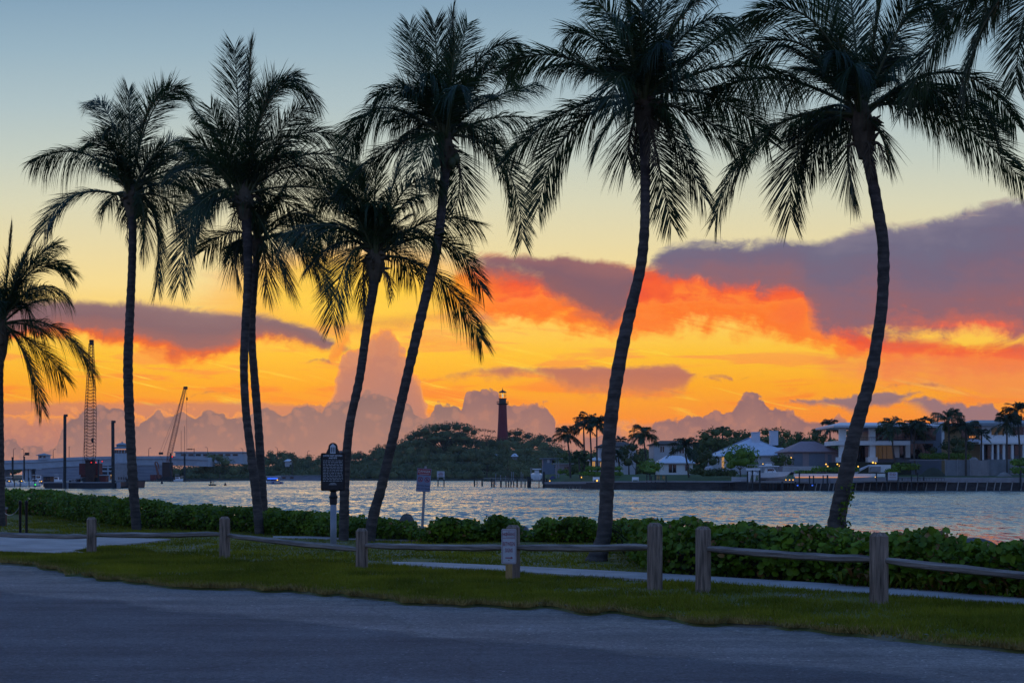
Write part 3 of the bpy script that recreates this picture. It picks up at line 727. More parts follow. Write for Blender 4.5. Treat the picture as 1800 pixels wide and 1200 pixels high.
mb = MB(); mb.face((-3000, 8, WATER), (3000, 8, WATER), (6000, 9000, WATER), (-6000, 9000, WATER))
tag(mb.build('water', water_mat()), kind='structure')

# ================================================================== the coconut palms on the lawn
UPV = np.array([0, 0, 1.0])
def nrm(a): return a / (np.linalg.norm(a, axis=-1, keepdims=True) + 1e-9)
def frond_arrays(P0, P1, P2, leaf, roll, rg, pairs=None, droop=0.45, width=0.0092, nseg=14, start=0.14):
    """one feather frond: a tapering stalk along the curve P0 P1 P2 with drooping leaflets on both flanks"""
    P0, P1, P2 = (np.array(p, float) for p in (P0, P1, P2))
    def pos(t): t = t[:, None]; return (1 - t) ** 2 * P0 + 2 * t * (1 - t) * P1 + t * t * P2
    def tan(t): t = t[:, None]; return nrm(2 * (1 - t) * (P1 - P0) + 2 * t * (P2 - P1))
    tt = np.linspace(0, 1, 40); pl = pos(tt); L = np.sum(np.linalg.norm(np.diff(pl, axis=0), axis=1))
    if pairs is None: pairs = int(min(200, max(60, L / 0.0175)))
    A = (P2 - P0) * np.array([1, 1, 0]); 
    if np.linalg.norm(A) < 0.15: A = np.array([math.cos(rg.random() * 6), math.sin(rg.random() * 6), 0])
    A = nrm(A); S0 = np.cross(A, UPV)
    V, Fc, MI = [], [], []
    # stalk
    ts = np.linspace(0, 1, nseg + 1); c = pos(ts); T = tan(ts); r = 0.034 * (1 - ts) ** 0.8 + 0.004
    S = nrm(S0 - T * np.sum(S0 * T, 1)[:, None]); N = np.cross(S, T)
    ring = np.stack([c + S * (r * 1.3)[:, None], c + N * r[:, None], c - S * (r * 1.3)[:, None], c - N * r[:, None]], 1)
    V.append(ring.reshape(-1, 3))
    for i in range(nseg):
        for k in range(4): Fc.append((i * 4 + k, i * 4 + (k + 1) % 4, i * 4 + 4 + (k + 1) % 4, i * 4 + 4 + k)); MI.append(1)
    base = len(ring) * 4
    # leaflets
    t = np.linspace(start, 0.995, pairs); t = np.repeat(t, 2); sg = np.tile([1.0, -1.0], pairs)
    t = np.clip(t + rg.normal(0, .004, len(t)), 0.05, 1.0)
    keep = rg.random(len(t)) > 0.03 + 0.25 * (vnoise(t * 22, sg * 7 + L * 5, 1.0, int(L * 977) % 999) > .78)
    t, sg = t[keep], sg[keep]; n = len(t)
    B = pos(t); T = tan(t)
    S = nrm(S0 - T * np.sum(S0 * T, 1)[:, None]); N = np.cross(S, T)
    ra = roll * (0.25 + 0.75 * t) + rg.normal(0, .10, n)
    Sr = S * np.cos(ra)[:, None] + N * np.sin(ra)[:, None]; Nr = np.cross(Sr, T)
    ang = np.radians(30 + 34 * t + rg.normal(0, 5, n))
    lift = 0.22 * (1 - t)
    D = nrm(Sr * (sg * np.cos(ang))[:, None] + T * np.sin(ang)[:, None] + Nr * lift[:, None])
    u_ = (t - start) / (1 - start)
    ln = leaf * (0.42 + 0.54 * np.sin(PI * np.clip(u_ * 0.86 + 0.10, 0, 1))) * rg.uniform(.86, 1.12, n)
    ln *= np.where(u_ < .1, .75, 1)
    dr = droop * rg.uniform(.45, 1.6, n) * (.65 + .8 * vnoise(t * 16, sg * 9 + L, 1.0, int(L * 571) % 999)) * (0.25 + 1.10 * np.clip(1.10 - np.abs(T[:, 2]), 0, 1))
    ks = np.array([0, .3, .65, 1.0]); ws = np.array([.55, 1.0, .8, .06])
    W = nrm(T - D * np.sum(T * D, 1)[:, None])
    tw = rg.normal(0, .5, n); Wb = nrm(np.cross(D, W)); W = W * np.cos(tw)[:, None] + Wb * np.sin(tw)[:, None]
    pts = []
    for k, w in zip(ks, ws):
        c = B + D * (ln * k)[:, None] - UPV * (dr * ln * k ** 1.7)[:, None] - D * (ln * dr * .38 * k ** 2.2)[:, None]
        pts.append(c + W * (width * w)); pts.append(c - W * (width * w))
    Vl = np.stack(pts, 1)                                     # n, 8, 3
    V.append(Vl.reshape(-1, 3))
    idx = base + np.arange(n) * 8
    for s in range(3):
        q = np.stack([idx + 2 * s, idx + 2 * s + 1, idx + 2 * s + 3, idx + 2 * s + 2], 1)
        Fc += [tuple(z) for z in q]; MI += [0] * n
    return np.concatenate(V), np.array(Fc), MI
def add_frond(root, P0, P1, P2, leaf, roll, rg, mats=None, **k):
    v, f, mi = frond_arrays(P0, P1, P2, leaf, roll, rg, **k)
    return np_mesh('frond', v, f, mats or [M['frond'], M['rachis']], root, mi=mi)
def trunk_mesh(root, pts, rads, name='trunk', seed=0, rings=3.2):
    """pts from the foot up; smooth swept tube with leaf-scar rings"""
    pts = [Vector(p) for p in pts]; n = len(pts)
    out, rr = [], []
    for i in range(n - 1):
        p0, p1, p2, p3 = pts[max(i - 1, 0)], pts[i], pts[i + 1], pts[min(i + 2, n - 1)]
        m = max(2, int((p2 - p1).length * 9))
        for k in range(m):
            t = k / m
            out.append(0.5 * ((2 * p1) + (p2 - p0) * t + (2 * p0 - 5 * p1 + 4 * p2 - p3) * t * t + (3 * p1 - p0 - 3 * p2 + p3) * t ** 3))
            rr.append(rads[i] * (1 - t) + rads[i + 1] * t)
    out.append(pts[-1]); rr.append(rads[-1])
    rg = random.Random(seed)
    rr = [r * (1 + (0.075 if k % 2 else -0.045) * rg.uniform(.1, 1.4) + rg.uniform(-.02, .02)) for k, r in enumerate(rr)]
    mb = MB(); mb.tube(out, rr, 14)
    return mb.build(name, M['trunk'], root, smooth=True)
def palm(label, d, trunk, fronds, heart, leaf=0.85, extra=9, seed=1, nuts=0, dead=3, fill_len=2.6):
    """trunk: (px, py, width px) from the foot up; fronds: (tip x, tip y, bend x, bend y, metres nearer (-) or farther (+), roll)"""
    rg = np.random.default_rng(seed)
    k = d / F
    foot = P(trunk[0][0], trunk[0][1], d)
    root = thing('palm_tree', (foot.x, d, 0), label, 'palm tree', 'coconut palms on the waterside lawn')
    tp = [P(x, y, d + .0) for x, y, w in trunk]; tr = [w * k / 2 for x, y, w in trunk]
    tp[0].z = -0.15
    trunk_mesh(root, tp, tr, seed=seed)
    H = np.array(P(heart[0], heart[1], d))
    top = np.array(tp[-1])
    # crown base: old leaf boots and fibre round the top of the stem
    mb = MB()
    w = tr[-1]
    mb.tube([top - UPV * .25, top, top + (H - top) * .5, H + UPV * .1, H + UPV * .45], [w * .95, w * 1.45, w * 1.75, w * 1.2, w * .4], 10)
    for i in range(16):
        a = rg.random() * 2 * PI; z = rg.uniform(-.3, .35); q = top + (H - top) * rg.uniform(0, .8) + np.array([0, 0, z * .4])
        o_ = np.array([math.cos(a), math.sin(a), 0])
        mb.tube([q, q + o_ * w * 1.6 + UPV * .10, q + o_ * w * 3.0 + UPV * rg.uniform(-.05, .22)], [w * .5, w * .38, w * .08], 5)
    mb.build('crown_base', M['dead'], root)
    for fr in fronds:
        tx, ty, bx, by, dz = fr[:5]; roll = fr[5] if len(fr) > 5 else rg.choice([-1, 1]) * rg.uniform(.5, 1.1)
        P2 = np.array(P(tx, ty, d + dz)); P1 = np.array(P(bx, by, d + dz * .45))
        az = P1 - H; st = H + nrm(az) * w * .5 + UPV * rg.uniform(-.1, .15)
        add_frond(root, st, P1, P2, leaf * rg.uniform(.9, 1.1), roll, rg, droop=rg.uniform(.30, .62))
    for i in range(extra):
        # fronds that come towards the camera or lean away from it
        a = (-PI / 2 if i % 3 == 2 else PI / 2) + rg.normal(0, .6)
        e = rg.uniform(.6, 1.35) if i % 3 == 2 else rg.uniform(.25, 1.3)
        L = fill_len * rg.uniform(.8, 1.1)
        o_ = np.array([math.cos(a), math.sin(a), 0])
        P1 = H + (o_ * math.cos(e) + UPV * math.sin(e)) * L * .55
        P2 = P1 + o_ * L * .52 * math.cos(e * .6) + UPV * L * (.38 * math.sin(e) - .32)
        add_frond(root, H + o_ * w, P1, P2, leaf * rg.uniform(.75, 1.0), rg.uniform(-.5, .5), rg, droop=rg.uniform(.35, .6))
    for i in range(5):
        # young upright fronds in the heart of the crown
        a = rg.uniform(0, 2 * PI); e = rg.uniform(.75, 1.45); L = fill_len * rg.uniform(.6, .95)
        o_ = np.array([math.cos(a), math.sin(a), 0])
        P1 = H + (o_ * math.cos(e) + UPV * math.sin(e)) * L * .55
        P2 = P1 + (o_ * math.cos(e * .72) + UPV * math.sin(e * .72) * .75) * L * .5 - UPV * L * .08
        add_frond(root, H + o_ * w * .4, P1, P2, leaf * rg.uniform(.75, 1.0), rg.uniform(-.8, .8), rg, droop=rg.uniform(.2, .5))
    for i in range(nuts):
        a = rg.random() * 2 * PI; c = top + np.array([math.cos(a) * w * 2.2, math.sin(a) * w * 2.2, rg.uniform(-.12, .22)])
        mb = MB(); mb.lathe(c, [(.02, -.13), (.08, -.09), (.105, .0), (.08, .09), (.02, .14)], 10); mb.build('coconut', M['rachis'], root, smooth=True)
    for i in range(dead):
        # withered strands hanging under the crown
        a = rg.random() * 2 * PI; o_ = np.array([math.cos(a), math.sin(a), 0]); L = rg.uniform(.5, 1.0)
        add_frond(root, top + o_ * w, top + o_ * .38 + UPV * .12, top + o_ * .42 - UPV * L, .34, rg.uniform(-1, 1), rg, mats=[M['dead'], M['dead']], pairs=18, droop=.9)
    return root

palm('palm with crane barge behind its straight slim stem, alone beside a paved plaza', 42.0,
     [(241, 934, 19), (239, 915, 17), (234, 850, 16.5), (229, 760, 16.5), (225, 650, 16.5), (228, 560, 15), (232, 470, 14), (233, 400, 14), (231, 368, 16)],
     [(59, 284, 150, 232, .5, -.9), (77, 408, 112, 308, -.6, .9), (165, 177, 205, 190, .8), (226, 160, 228, 230, .3), (322, 157, 258, 150, -.5), (290, 162, 250, 180, .9),
      (406, 320, 352, 190, -.4, .8), (379, 335, 325, 262, .8), (366, 372, 312, 272, -1.0), (276, 505, 290, 352, -.5, 1.3), (153, 250, 192, 232, -1.2), (340, 262, 300, 210, 1.2), (196, 220, 212, 240, -1.3), (345, 420, 300, 320, .9, 1.2), (250, 440, 262, 350, -1.0, 1.2)],
     (230, 343), leaf=1.15, seed=3, extra=8, fill_len=2.3)
palm('palm of the tall twin stems, its broad crown topped by an upright spear frond', 39.0,
     [(457, 940, 17), (452, 887, 16), (442, 802, 15), (433, 730, 14), (429, 660, 14), (430, 600, 14.5), (434, 530, 14.5), (436, 470, 15), (434, 400, 17), (431, 372, 20)],
     [(412, 85, 420, 200, .2, .5), (440, 80, 434, 200, .1, .2), (556, 176, 462, 60, -.4, .7), (520, 130, 450, 160, .8), (345, 200, 392, 250, .8, -.8), (602, 246, 505, 195, .6, .7), (533, 189, 470, 240, -.7),
      (627, 300, 545, 225, -.5, .8), (602, 335, 525, 245, .9), (622, 352, 530, 310, -.9, .9), (316, 500, 322, 345, -.4, 1.2), (300, 300, 362, 260, 1.0), (508, 503, 470, 400, -.6, .3), (370, 190, 402, 270, -.9), (476, 150, 450, 220, -1.2), (565, 420, 500, 330, 1.1, 1.0), (330, 380, 380, 320, -1.0, .9)],
     (430, 346), leaf=1.25, seed=5, extra=8, fill_len=2.5)
palm('palm of the tall twin stems with the lower sparser crown half hidden by its mate', 39.8,
     [(465, 940, 17), (463, 900, 16.5), (459, 830, 15), (454, 745, 14.5), (447, 660, 14), (443, 600, 13), (444, 540, 12.5), (449, 480, 12), (452, 440, 13)],
     [(584, 520, 525, 385, -.6, 1.2), (420, 490, 396, 408, .6, 1.0), (470, 520, 468, 430, -.5, .8), (560, 450, 520, 385, .8), (360, 440, 400, 390, .8), (500, 330, 480, 360, 1.0), (425, 330, 440, 360, 1.0), (545, 380, 505, 360, -.8)],
     (453, 424), leaf=1.05, seed=8, extra=4, fill_len=1.9)
palm('short bushy palm between the twin stems and the leaning palm, glowing cloud behind', 35.0,
     [(604, 954, 18), (605, 900, 17), (607, 830, 16), (615, 745, 15), (632, 665, 15), (645, 575, 15), (655, 515, 16), (659, 478, 20)],
     [(584, 570, 600, 410, -.5, .8), (557, 350, 615, 335, .7), (500, 415, 585, 365, -.4, .8), (540, 470, 600, 395, .9), (637, 300, 648, 380, .8), (662, 285, 655, 380, -.6), (700, 290, 675, 380, .9), (772, 318, 700, 290, -.6, .7), (740, 345, 695, 350, .9),
      (836, 392, 742, 360, .5, .7), (849, 512, 790, 360, -.6, 1.1), (847, 598, 772, 440, .4, .8), (640, 545, 632, 430, .6, 1.0), (760, 420, 715, 385, -1.0), (600, 330, 630, 370, -1.0), (560, 400, 610, 380, 1.2), (610, 290, 640, 370, -.4), (725, 480, 695, 425, 1.0, 1.0)],
     (661, 450), leaf=1.0, seed=13, extra=10, fill_len=1.9)
palm('slim palm leaning well over beside the danger sign, highest crown of the tall ones', 34.7,
     [(650, 956, 20), (652, 928, 19), (660, 892, 18), (670, 858, 17.5), (690, 773, 17), (716, 660, 17), (738, 565, 17.5), (756, 490, 17), (769, 430, 16), (779, 340, 16), (784, 282, 18)],
     [(795, 20, 790, 140, .1, .2), (720, 45, 735, 150, .4, .8), (764, 42, 768, 130, -.4), (822, 42, 795, 130, .6), (914, 80, 835, 55, .5, .7), (900, 132, 850, 80, -.6, .8), (944, 148, 850, 165, .7), (932, 208, 845, 195, -.5, .8),
      (918, 422, 912, 232, -.3, 1.3), (614, 262, 640, 130, .5, -.8), (660, 170, 712, 115, -.7, -.8), (597, 345, 690, 225, -.6, -.8), (800, 372, 822, 280, .3, 1.2), (745, 90, 760, 160, -1.0), (800, 70, 790, 150, -1.0), (860, 110, 820, 140, 1.2), (690, 215, 730, 190, 1.1), (870, 250, 830, 200, 1.0, .9), (730, 310, 755, 220, -1.1, .9)],
     (783, 246), nuts=5, leaf=1.05, seed=17, extra=9, fill_len=2.2)
palm('stout palm with flared foot on the lawn, behind the end of the long rail fence', 27.0,
     [(1046, 997, 46), (1053, 972, 33), (1061, 945, 27), (1065, 900, 25), (1068, 830, 25), (1073, 745, 24), (1085, 660, 23), (1098, 590, 22), (1112, 530, 20), (1126, 470, 18), (1133, 400, 17), (1134, 300, 17), (1132, 225, 19), (1132, 212, 22)],
     [(896, 122, 962, 50, .5, -.8), (886, 285, 1000, 158, -.4, -.9), (946, 366, 978, 180, .4, -.9), (1000, 58, 1062, 50, .7, -.7), (1036, -12, 1096, 40, -.5), (1080, -80, 1115, 60, .5), (1130, -110, 1130, 40, -.3), (1188, -95, 1150, 40, .4), (1262, -20, 1180, 10, .7), (1282, 34, 1200, 15, -.7, .8), (1326, 34, 1230, 75, .5, .7),
      (1397, 140, 1272, 78, -.5, .8), (1352, 250, 1262, 130, .7, .8), (1308, 268, 1222, 180, -.5, .8), (1238, 348, 1178, 210, -.3, .9), (1180, 392, 1152, 260, .4, 1.3), (1104, 278, 1104, 226, .9, .6), (1074, 188, 1088, 80, -.9, .6), (1040, 120, 1090, 110, 1.1), (1215, 130, 1180, 110, -1.2), (1200, 230, 1170, 180, -1.1, .8), (1160, 60, 1150, 100, 1.2), (1050, 250, 1090, 180, -1.1, -.9)],
     (1132, 180), leaf=.93, seed=23, extra=10, fill_len=2.2)
palm('curved palm rising out of the sea grape thicket with a vine on its foot', 27.0,
     [(1459, 990, 36), (1468, 940, 33), (1474, 898, 30), (1482, 860, 28), (1498, 780, 25), (1514, 720, 23), (1531, 660, 22), (1543, 590, 20), (1550, 540, 20), (1553, 480, 20), (1552, 425, 20), (1545, 380, 20), (1535, 325, 19), (1525, 275, 20), (1521, 256, 24)],
     [(1250, 168, 1350, 95, .4, -.8), (1256, 388, 1318, 165, -.6, -.9), (1390, 384, 1378, 196, .6, -.9), (1318, 30, 1440, -40, -.4, -.8), (1312, 102, 1400, 10, .6, -.8), (1490, -60, 1505, 80, .3), (1560, -80, 1540, 60, -.4), (1440, -40, 1480, 70, .8), (1665, 24, 1605, -45, .6, .8), (1620, -30, 1575, 50, -.7),
      (1786, 218, 1690, 45, .5, .8), (1752, 224, 1645, 110, -.6, .8), (1802, 325, 1668, 150, .4, .9), (1502, 350, 1476, 255, .3, 1.2), (1562, 278, 1545, 210, -.5, .8), (1440, 90, 1480, 130, 1.1), (1600, 100, 1560, 110, -1.2), (1570, 60, 1545, 90, 1.2), (1470, 60, 1490, 110, -1.2), (1420, 300, 1460, 190, 1.1, -.9), (1660, 180, 1590, 130, 1.2)],
     (1513, 200), leaf=.95, seed=29, extra=10, fill_len=2.2)
palm('palm at the edge of the view with fronds hanging into its top corner', 24.0,
     [(1960, 1012, 40), (1952, 940, 30), (1930, 700, 26), (1900, 400, 24), (1872, 100, 24), (1862, -20, 26)],
     [(1590, 192, 1682, -70, .4, -.9), (1692, 160, 1728, -30, -.5, -.9), (1786, 150, 1790, 0, .5, -.9), (1640, -60, 1740, -150, .6), (1830, 110, 1840, 10, -.6), (2120, 120, 2020, -110, .3), (2040, 240, 1980, 0, -.5), (1800, -300, 1830, -200, .3), (1950, -280, 1900, -190, -.3), (1720, 40, 1770, -90, 1.1, -.9)],
     (1856, -66), leaf=.82, seed=31, extra=8, fill_len=2.2)
palm('palm whose stem stands cut by the photo edge above the brick pillar', 45.0,
     [(2, 914, 15), (1, 860, 14), (0, 760, 13), (-1, 660, 13), (0, 620, 16)],
     [(20, 403, 14, 500, .2, .3), (60, 412, 30, 480, -.5), (-40, 420, -10, 490, .5), (124, 478, 58, 420, .4, .8), (100, 430, 45, 450, .7), (118, 520, 60, 470, -.7, .8), (52, 560, 42, 500, .8), (164, 655, 112, 540, -.4, .9), (112, 662, 62, 590, .5, .9), (74, 720, 50, 608, -.4, 1.2), (-150, 560, -70, 480, .4), (-120, 650, -60, 560, -.4), (-90, 470, -40, 480, -.8), (60, 505, 30, 520, 1.0), (40, 450, 20, 510, -1.0)],
     (0, 570), leaf=1.1, seed=37, extra=10, fill_len=2.1)

# the vine on the foot of the curved palm
vb = []
rg = np.random.default_rng(5)
vroot = thing('climbing_vine', P(1488, 930, 26.8), 'leafy vine climbing up the foot of the curved palm', 'vine')
mb = MB(); path = [P(1476 + 8 * math.sin(i * .9) + i * .9, 948 - i * 9, 26.80) for i in range(11)]
mb.tube(path, .008, 5); mb.build('stem', M['bark'], vroot)
mb = MB()
for i in range(130):
    q = path[rg.integers(len(path))]; c = Vector((q.x + rg.normal(.05, .05), q.y + rg.normal(-.02, .05), q.z + rg.normal(0, .06)))
    a, b = Vector(rg.normal(0, 1, 3)).normalized(), Vector(rg.normal(0, 1, 3)).normalized(); b = (b - a * a.dot(b)).normalized(); s = rg.uniform(.02, .045)
    mb.face(c - a * s, c - b * s * .7, c + a * s, c + b * s * .7)
mb.build('foliage', M['hedge'], vroot)

# ================================================================== split rail fences
def post(root, px, pyb, pyt, wpx, yaw=0.5, mortise_shade=0.0):
    g = G(px, pyb); d = g.y; h = (pyb - pyt) / F * d; w = wpx / F * d * .80
    mb = MB(); c, s = math.cos(yaw), math.sin(yaw)
    def ring(z, sx, sy):
        out = []
        e = .22                                             # clipped corners
        for a, b in ((-1, -1 + e), (-1 + e, -1), (1 - e, -1), (1, -1 + e), (1, 1 - e), (1 - e, 1), (-1 + e, 1), (-1, 1 - e)):
            x, y = a * sx * w / 2, b * sy * w / 2
            out.append((g.x + x * c - y * s, d + x * s + y * c, z))
        return out
    rg = random.Random(px)
    lv = [ring(-.25, 1, 1), ring(h * .35, 1.02, .98), ring(h * .7, .99, 1.01), ring(h - w * .28, 1, 1), ring(h - rg.uniform(0, .012), .62, .62)]
    b0 = len(mb.v)
    for r in lv: mb.v += r
    for i in range(len(lv) - 1):
        for k in range(8):
            k2 = (k + 1) % 8
            mb.f.append((b0 + i * 8 + k, b0 + i * 8 + k2, b0 + i * 8 + 8 + k2, b0 + i * 8 + 8 + k)); mb.m.append(0)
    mb.f.append(tuple(b0 + (len(lv) - 1) * 8 + k for k in range(8))); mb.m.append(0)
    # the open mortise that shows at the fence ends, a flat dark face painting the shade of the hollow
    if mortise_shade:
        zc = h - mortise_shade; q = w / 2 + .002
        for (r0, z0) in ((.035, .10),):
            pts = []
            for k in range(12):
                a = 2 * PI * k / 12
                y, z = r0 * math.cos(a), zc + z0 * math.sin(a)
                pts.append((g.x + q * c - y * s, d + q * s + y * c, z))
            mb.mat(1).face(*pts).mat(0)
    mb.build('post', [M['wood'], M['hedgecore']], root)
    return g, h
def rail(root, a, b, r0=.070, sag=.02, seed=0):
    rg = random.Random(seed); a, b = Vector(a), Vector(b); n = 9
    pts = [a.lerp(b, i / n) + Vector((0, rg.uniform(-.006, .006), -sag * 4 * (i / n) * (1 - i / n) + rg.uniform(-.006, .006))) for i in range(n + 1)]
    rr = [r0 * (.62 if i in (0, n) else .95 + rg.uniform(-.05, .08)) for i in range(n + 1)]
    mb = MB(); mb.tube(pts, rr, 6, flat=.8); mb.build('rail', M['rail'], root)
def at(px, py, d): return P(px, py, d)
POSTS = [(-36, 966, 905, 19), (161, 972, 908, 20), (395, 980, 907, 21), (636, 999, 928, 23), (902, 1018, 921, 25), (1151, 1036, 918, 27)]
g0 = G(636, 999)
f1 = thing('rail_fence', (g0.x, g0.y, 0), 'long weathered split rail fence of grey posts running past the parking sign', 'fence')
pg = [post(f1, *p, yaw=.35, mortise_shade=(.27 if p[0] == 1151 else 0)) for p in POSTS]
ry = [(937, 943), (939, 938), (940, 965), (958, 962), (961, 961)]
for i in range(5):
    d0, d1 = pg[i][0].y, pg[i + 1][0].y
    rail(f1, at(POSTS[i][0] + 4, ry[i][0], d0), at(POSTS[i + 1][0] - 4, ry[i][1], d1), seed=i, sag=.015)
POSTS2 = [(1236, 1041, 924, 27), (1545, 1061, 935, 32), (2026, 1088, 955, 36)]
g0 = G(1236, 1041)
f2 = thing('rail_fence', (g0.x, g0.y, 0), 'short split rail fence of grey posts in front of the sea grape thicket', 'fence')
pg2 = [post(f2, *p, yaw=.35, mortise_shade=(.27 if p[0] == 1236 else 0)) for p in POSTS2]
rail(f2, at(1238, 963, pg2[0][0].y), at(1543, 983, pg2[1][0].y), seed=11)
rail(f2, at(1548, 983, pg2[1][0].y), at(2026, 1032, pg2[2][0].y), seed=12)

# ================================================================== signs
def text_mesh(txt, size, cx, cz, y, x_scale=1.0, bold=0.0):
    c = bpy.data.curves.new('lettering', 'FONT'); c.body = txt; c.size = size; c.align_x = 'CENTER'; c.align_y = 'CENTER'; c.offset = bold; c.resolution_u = 2
    o = bpy.data.objects.new('lettering', c); COL.objects.link(o)
    dg = bpy.context.evaluated_depsgraph_get(); dg.update()
    me = bpy.data.meshes.new_from_object(o.evaluated_get(dg))
    bpy.data.objects.remove(o); bpy.data.curves.remove(c)
    V = [(cx + v.co.x * x_scale, y, cz + v.co.y) for v in me.vertices]; Fc = [tuple(p.vertices) for p in me.polygons]
    bpy.data.meshes.remove(me)
    return V, Fc
def put_text(mb, *a, **k):
    V, Fc = text_mesh(*a, **k); n = len(mb.v); mb.v += V; mb.f += [tuple(n + i for i in f) for f in Fc]; mb.m += [mb.cur] * len(Fc)
def ringshape(mb, cx, cz, y, r0, r1, n=24):
    for k in range(n):
        a, b = 2 * PI * k / n, 2 * PI * (k + 1) / n
        mb.face((cx + r0 * math.cos(a), y, cz + r0 * math.sin(a)), (cx + r1 * math.cos(a), y, cz + r1 * math.sin(a)), (cx + r1 * math.cos(b), y, cz + r1 * math.sin(b)), (cx + r0 * math.cos(b), y, cz + r0 * math.sin(b)))
def rrect(x0, x1, z0, z1, r, n=5):
    p = []
    for cx, cz, a0 in ((x1 - r, z1 - r, 0), (x0 + r, z1 - r, 90), (x0 + r, z0 + r, 180), (x1 - r, z0 + r, 270)):
        for k in range(n + 1):
            a = R(a0 + 90 * k / n); p.append((cx + r * math.cos(a), cz + r * math.sin(a)))
    return p

# historical marker
d = 30.6; k = d / F; x0 = X(586, d)
hm = thing('historical_marker', (x0, d, 0), 'black historical marker with arched crest and silver lettering on a grey post', 'sign')
mb = MB(); mb.tube([(x0, d, -.2), (x0, d, Z(884, d))], .068, 16); mb.build('post', M['grey'], hm, smooth=True)
mb = MB(); mb.lathe((x0, d, Z(886, d)), [(.075, 0), (.082, .02), (.082, .13), (.10, .16), (.075, .20), (.06, .27), (.14, .31), (.14, .34)], 16); mb.build('collar', M['blackpaint'], hm)
zt, zb = Z(797, d), Z(861, d); xl, xr = X(565.5, d), X(605.5, d); xc = (xl + xr) / 2
crest = [(xl, zb), (xr, zb), (xr, zt), (xc + .155, zt)]
for q in range(0, 13):
    a = R(-8 + 196 * q / 12); crest.append((xc + .098 * math.cos(a), zt + .135 + .10 * math.sin(a)))
crest += [(xc - .155, zt), (xl, zt)]
mb = MB(); mb.prism(crest, d - .03, d + .03); bd = mb.build('board', M['blackpaint'], hm)
mb = MB()
for a, b in (((xl, zb), (xr, zb)), ((xr, zb), (xr, zt)), ((xl, zb), (xl, zt)), ((xl, zt), (xc - .155, zt)), ((xc + .155, zt), (xr, zt))):
    mb.tube([(a[0], d - .032, a[1]), (b[0], d - .032, b[1])], .014, 6)
mb.build('rim', M['black'], hm)
mb = MB(); yf = d - .034; zz = zt + .005
mb.box(xc - .058, xc + .058, yf - .004, yf, zz, zz + .018); mb.box(xc - .058, xc + .058, yf - .004, yf, zz + .135, zz + .15)
for q in (-.044, 0, .044): mb.box(xc + q - .010, xc + q + .010, yf - .004, yf, zz + .018, zz + .135)
mb.prism([(xc - .062, zz + .15), (xc + .062, zz + .15), (xc, zz + .212)], yf - .004, yf)
mb.build('crest_emblem', M['silver'], hm)
mb = MB()
put_text(mb, 'JUPITER INLET HISTORIC', .046, xc, zt - .045, yf, x_scale=.80, bold=.0012)
put_text(mb, 'AND SITE', .046, xc, zt - .095, yf, x_scale=.9, bold=.0012)
mb.build('title_lettering', M['silver'], hm)
mb = MB(); rg = random.Random(4); z = zt - .155
for row in range(14):
    x = xl + .035
    while x < xr - .04:
        w = rg.uniform(.02, .07); w = min(w, xr - .035 - x)
        q = x
        while q < x + w:
            lw = rg.uniform(.004, .007); mb.face((q, yf, z), (q + lw, yf, z), (q + lw, yf, z + rg.uniform(.010, .015)), (q, yf, z + .010)); q += lw + .0025
        x += w + .020
    z -= .0335
mb.build('body_lettering', M['silverdim'], hm)
mb = MB()
for row, hw in ((0, .05), (1, .07), (2, .085)):
    x = xc - hw
    while x < xc + hw: mb.face((x, yf, z - .012), (x + .005, yf, z - .012), (x + .005, yf, z - .003), (x, yf, z - .003)); x += .0085
    z -= .0165
mb.build('footer_lettering', M['silverdim'], hm)

# danger sign, leaning
d = 35.0; k = d / F; b = G(741, 951); d = b.y; k = d / F
ds = thing('danger_sign', (b.x, d, 0), 'white danger sign with red header and two prohibition circles on a leaning pole', 'sign')
top = P(748, 819, d); dirv = (top - b).normalized()
mb = MB(); mb.tube([b - dirv * .2, b + dirv * ((top - b).length)], .034, 8); mb.build('pole', M['steel'], ds)
pw, ph = 24.5 * k, 41 * k
yf = d - .045
def tilt(mb, ang, cx, cz, y0):
    c, s = math.cos(ang), math.sin(ang)
    mb.v = [(cx + (x - cx) * c - (z - cz) * s, y0 + (y - y0) + (x - cx) * .12, cz + (x - cx) * s + (z - cz) * c) for x, y, z in mb.v]
cxs, czs = X(745, d), Z(843.5, d); an = R(-4)
mb = MB(); mb.prism(rrect(cxs - pw / 2, cxs + pw / 2, czs - ph / 2, czs + ph / 2, .015), yf, yf + .008); tilt(mb, an, cxs, czs, yf); mb.build('panel', M['signblue'], ds)
mb = MB(); mb.box(cxs - pw / 2 + .012, cxs + pw / 2 - .012, yf - .003, yf - .001, czs + ph * .22, czs + ph / 2 - .012); tilt(mb, an, cxs, czs, yf); mb.build('header', M['signred'], ds)
mb = MB(); put_text(mb, 'DANGER', .086, cxs, czs + ph * .37, yf - .005, x_scale=.86, bold=.002)
mb.box(cxs - pw * .38, cxs + pw * .38, yf - .005, yf - .0045, czs + ph * .255, czs + ph * .275); tilt(mb, an, cxs, czs, yf); mb.build('header_lettering', M['signwhite'], ds)
mb = MB()
for q in (-1, 1):
    cx, cz = cxs + q * pw * .24, czs + ph * .03
    ringshape(mb, cx, cz, yf - .003, .050, .064)
    mb.face((cx - .046, yf - .003, cz + .036), (cx - .036, yf - .003, cz + .046), (cx + .046, yf - .003, cz - .036), (cx + .036, yf - .003, cz - .046))
tilt(mb, an, cxs, czs, yf); mb.build('prohibition_ring', M['signred'], ds)
mb = MB()
cx, cz = cxs - pw * .24, czs + ph * .03
y = yf - .002
mb = MB()
mb.face((cx - .03, y, cz - .03), (cx - .012, y, cz - .03), (cx + .018, y, cz + .02), (cx + .004, y, cz + .03)); mb.face((cx + .005, y, cz - .034), (cx + .02, y, cz - .03), (cx + .004, y, cz + .006), (cx - .006, y, cz))
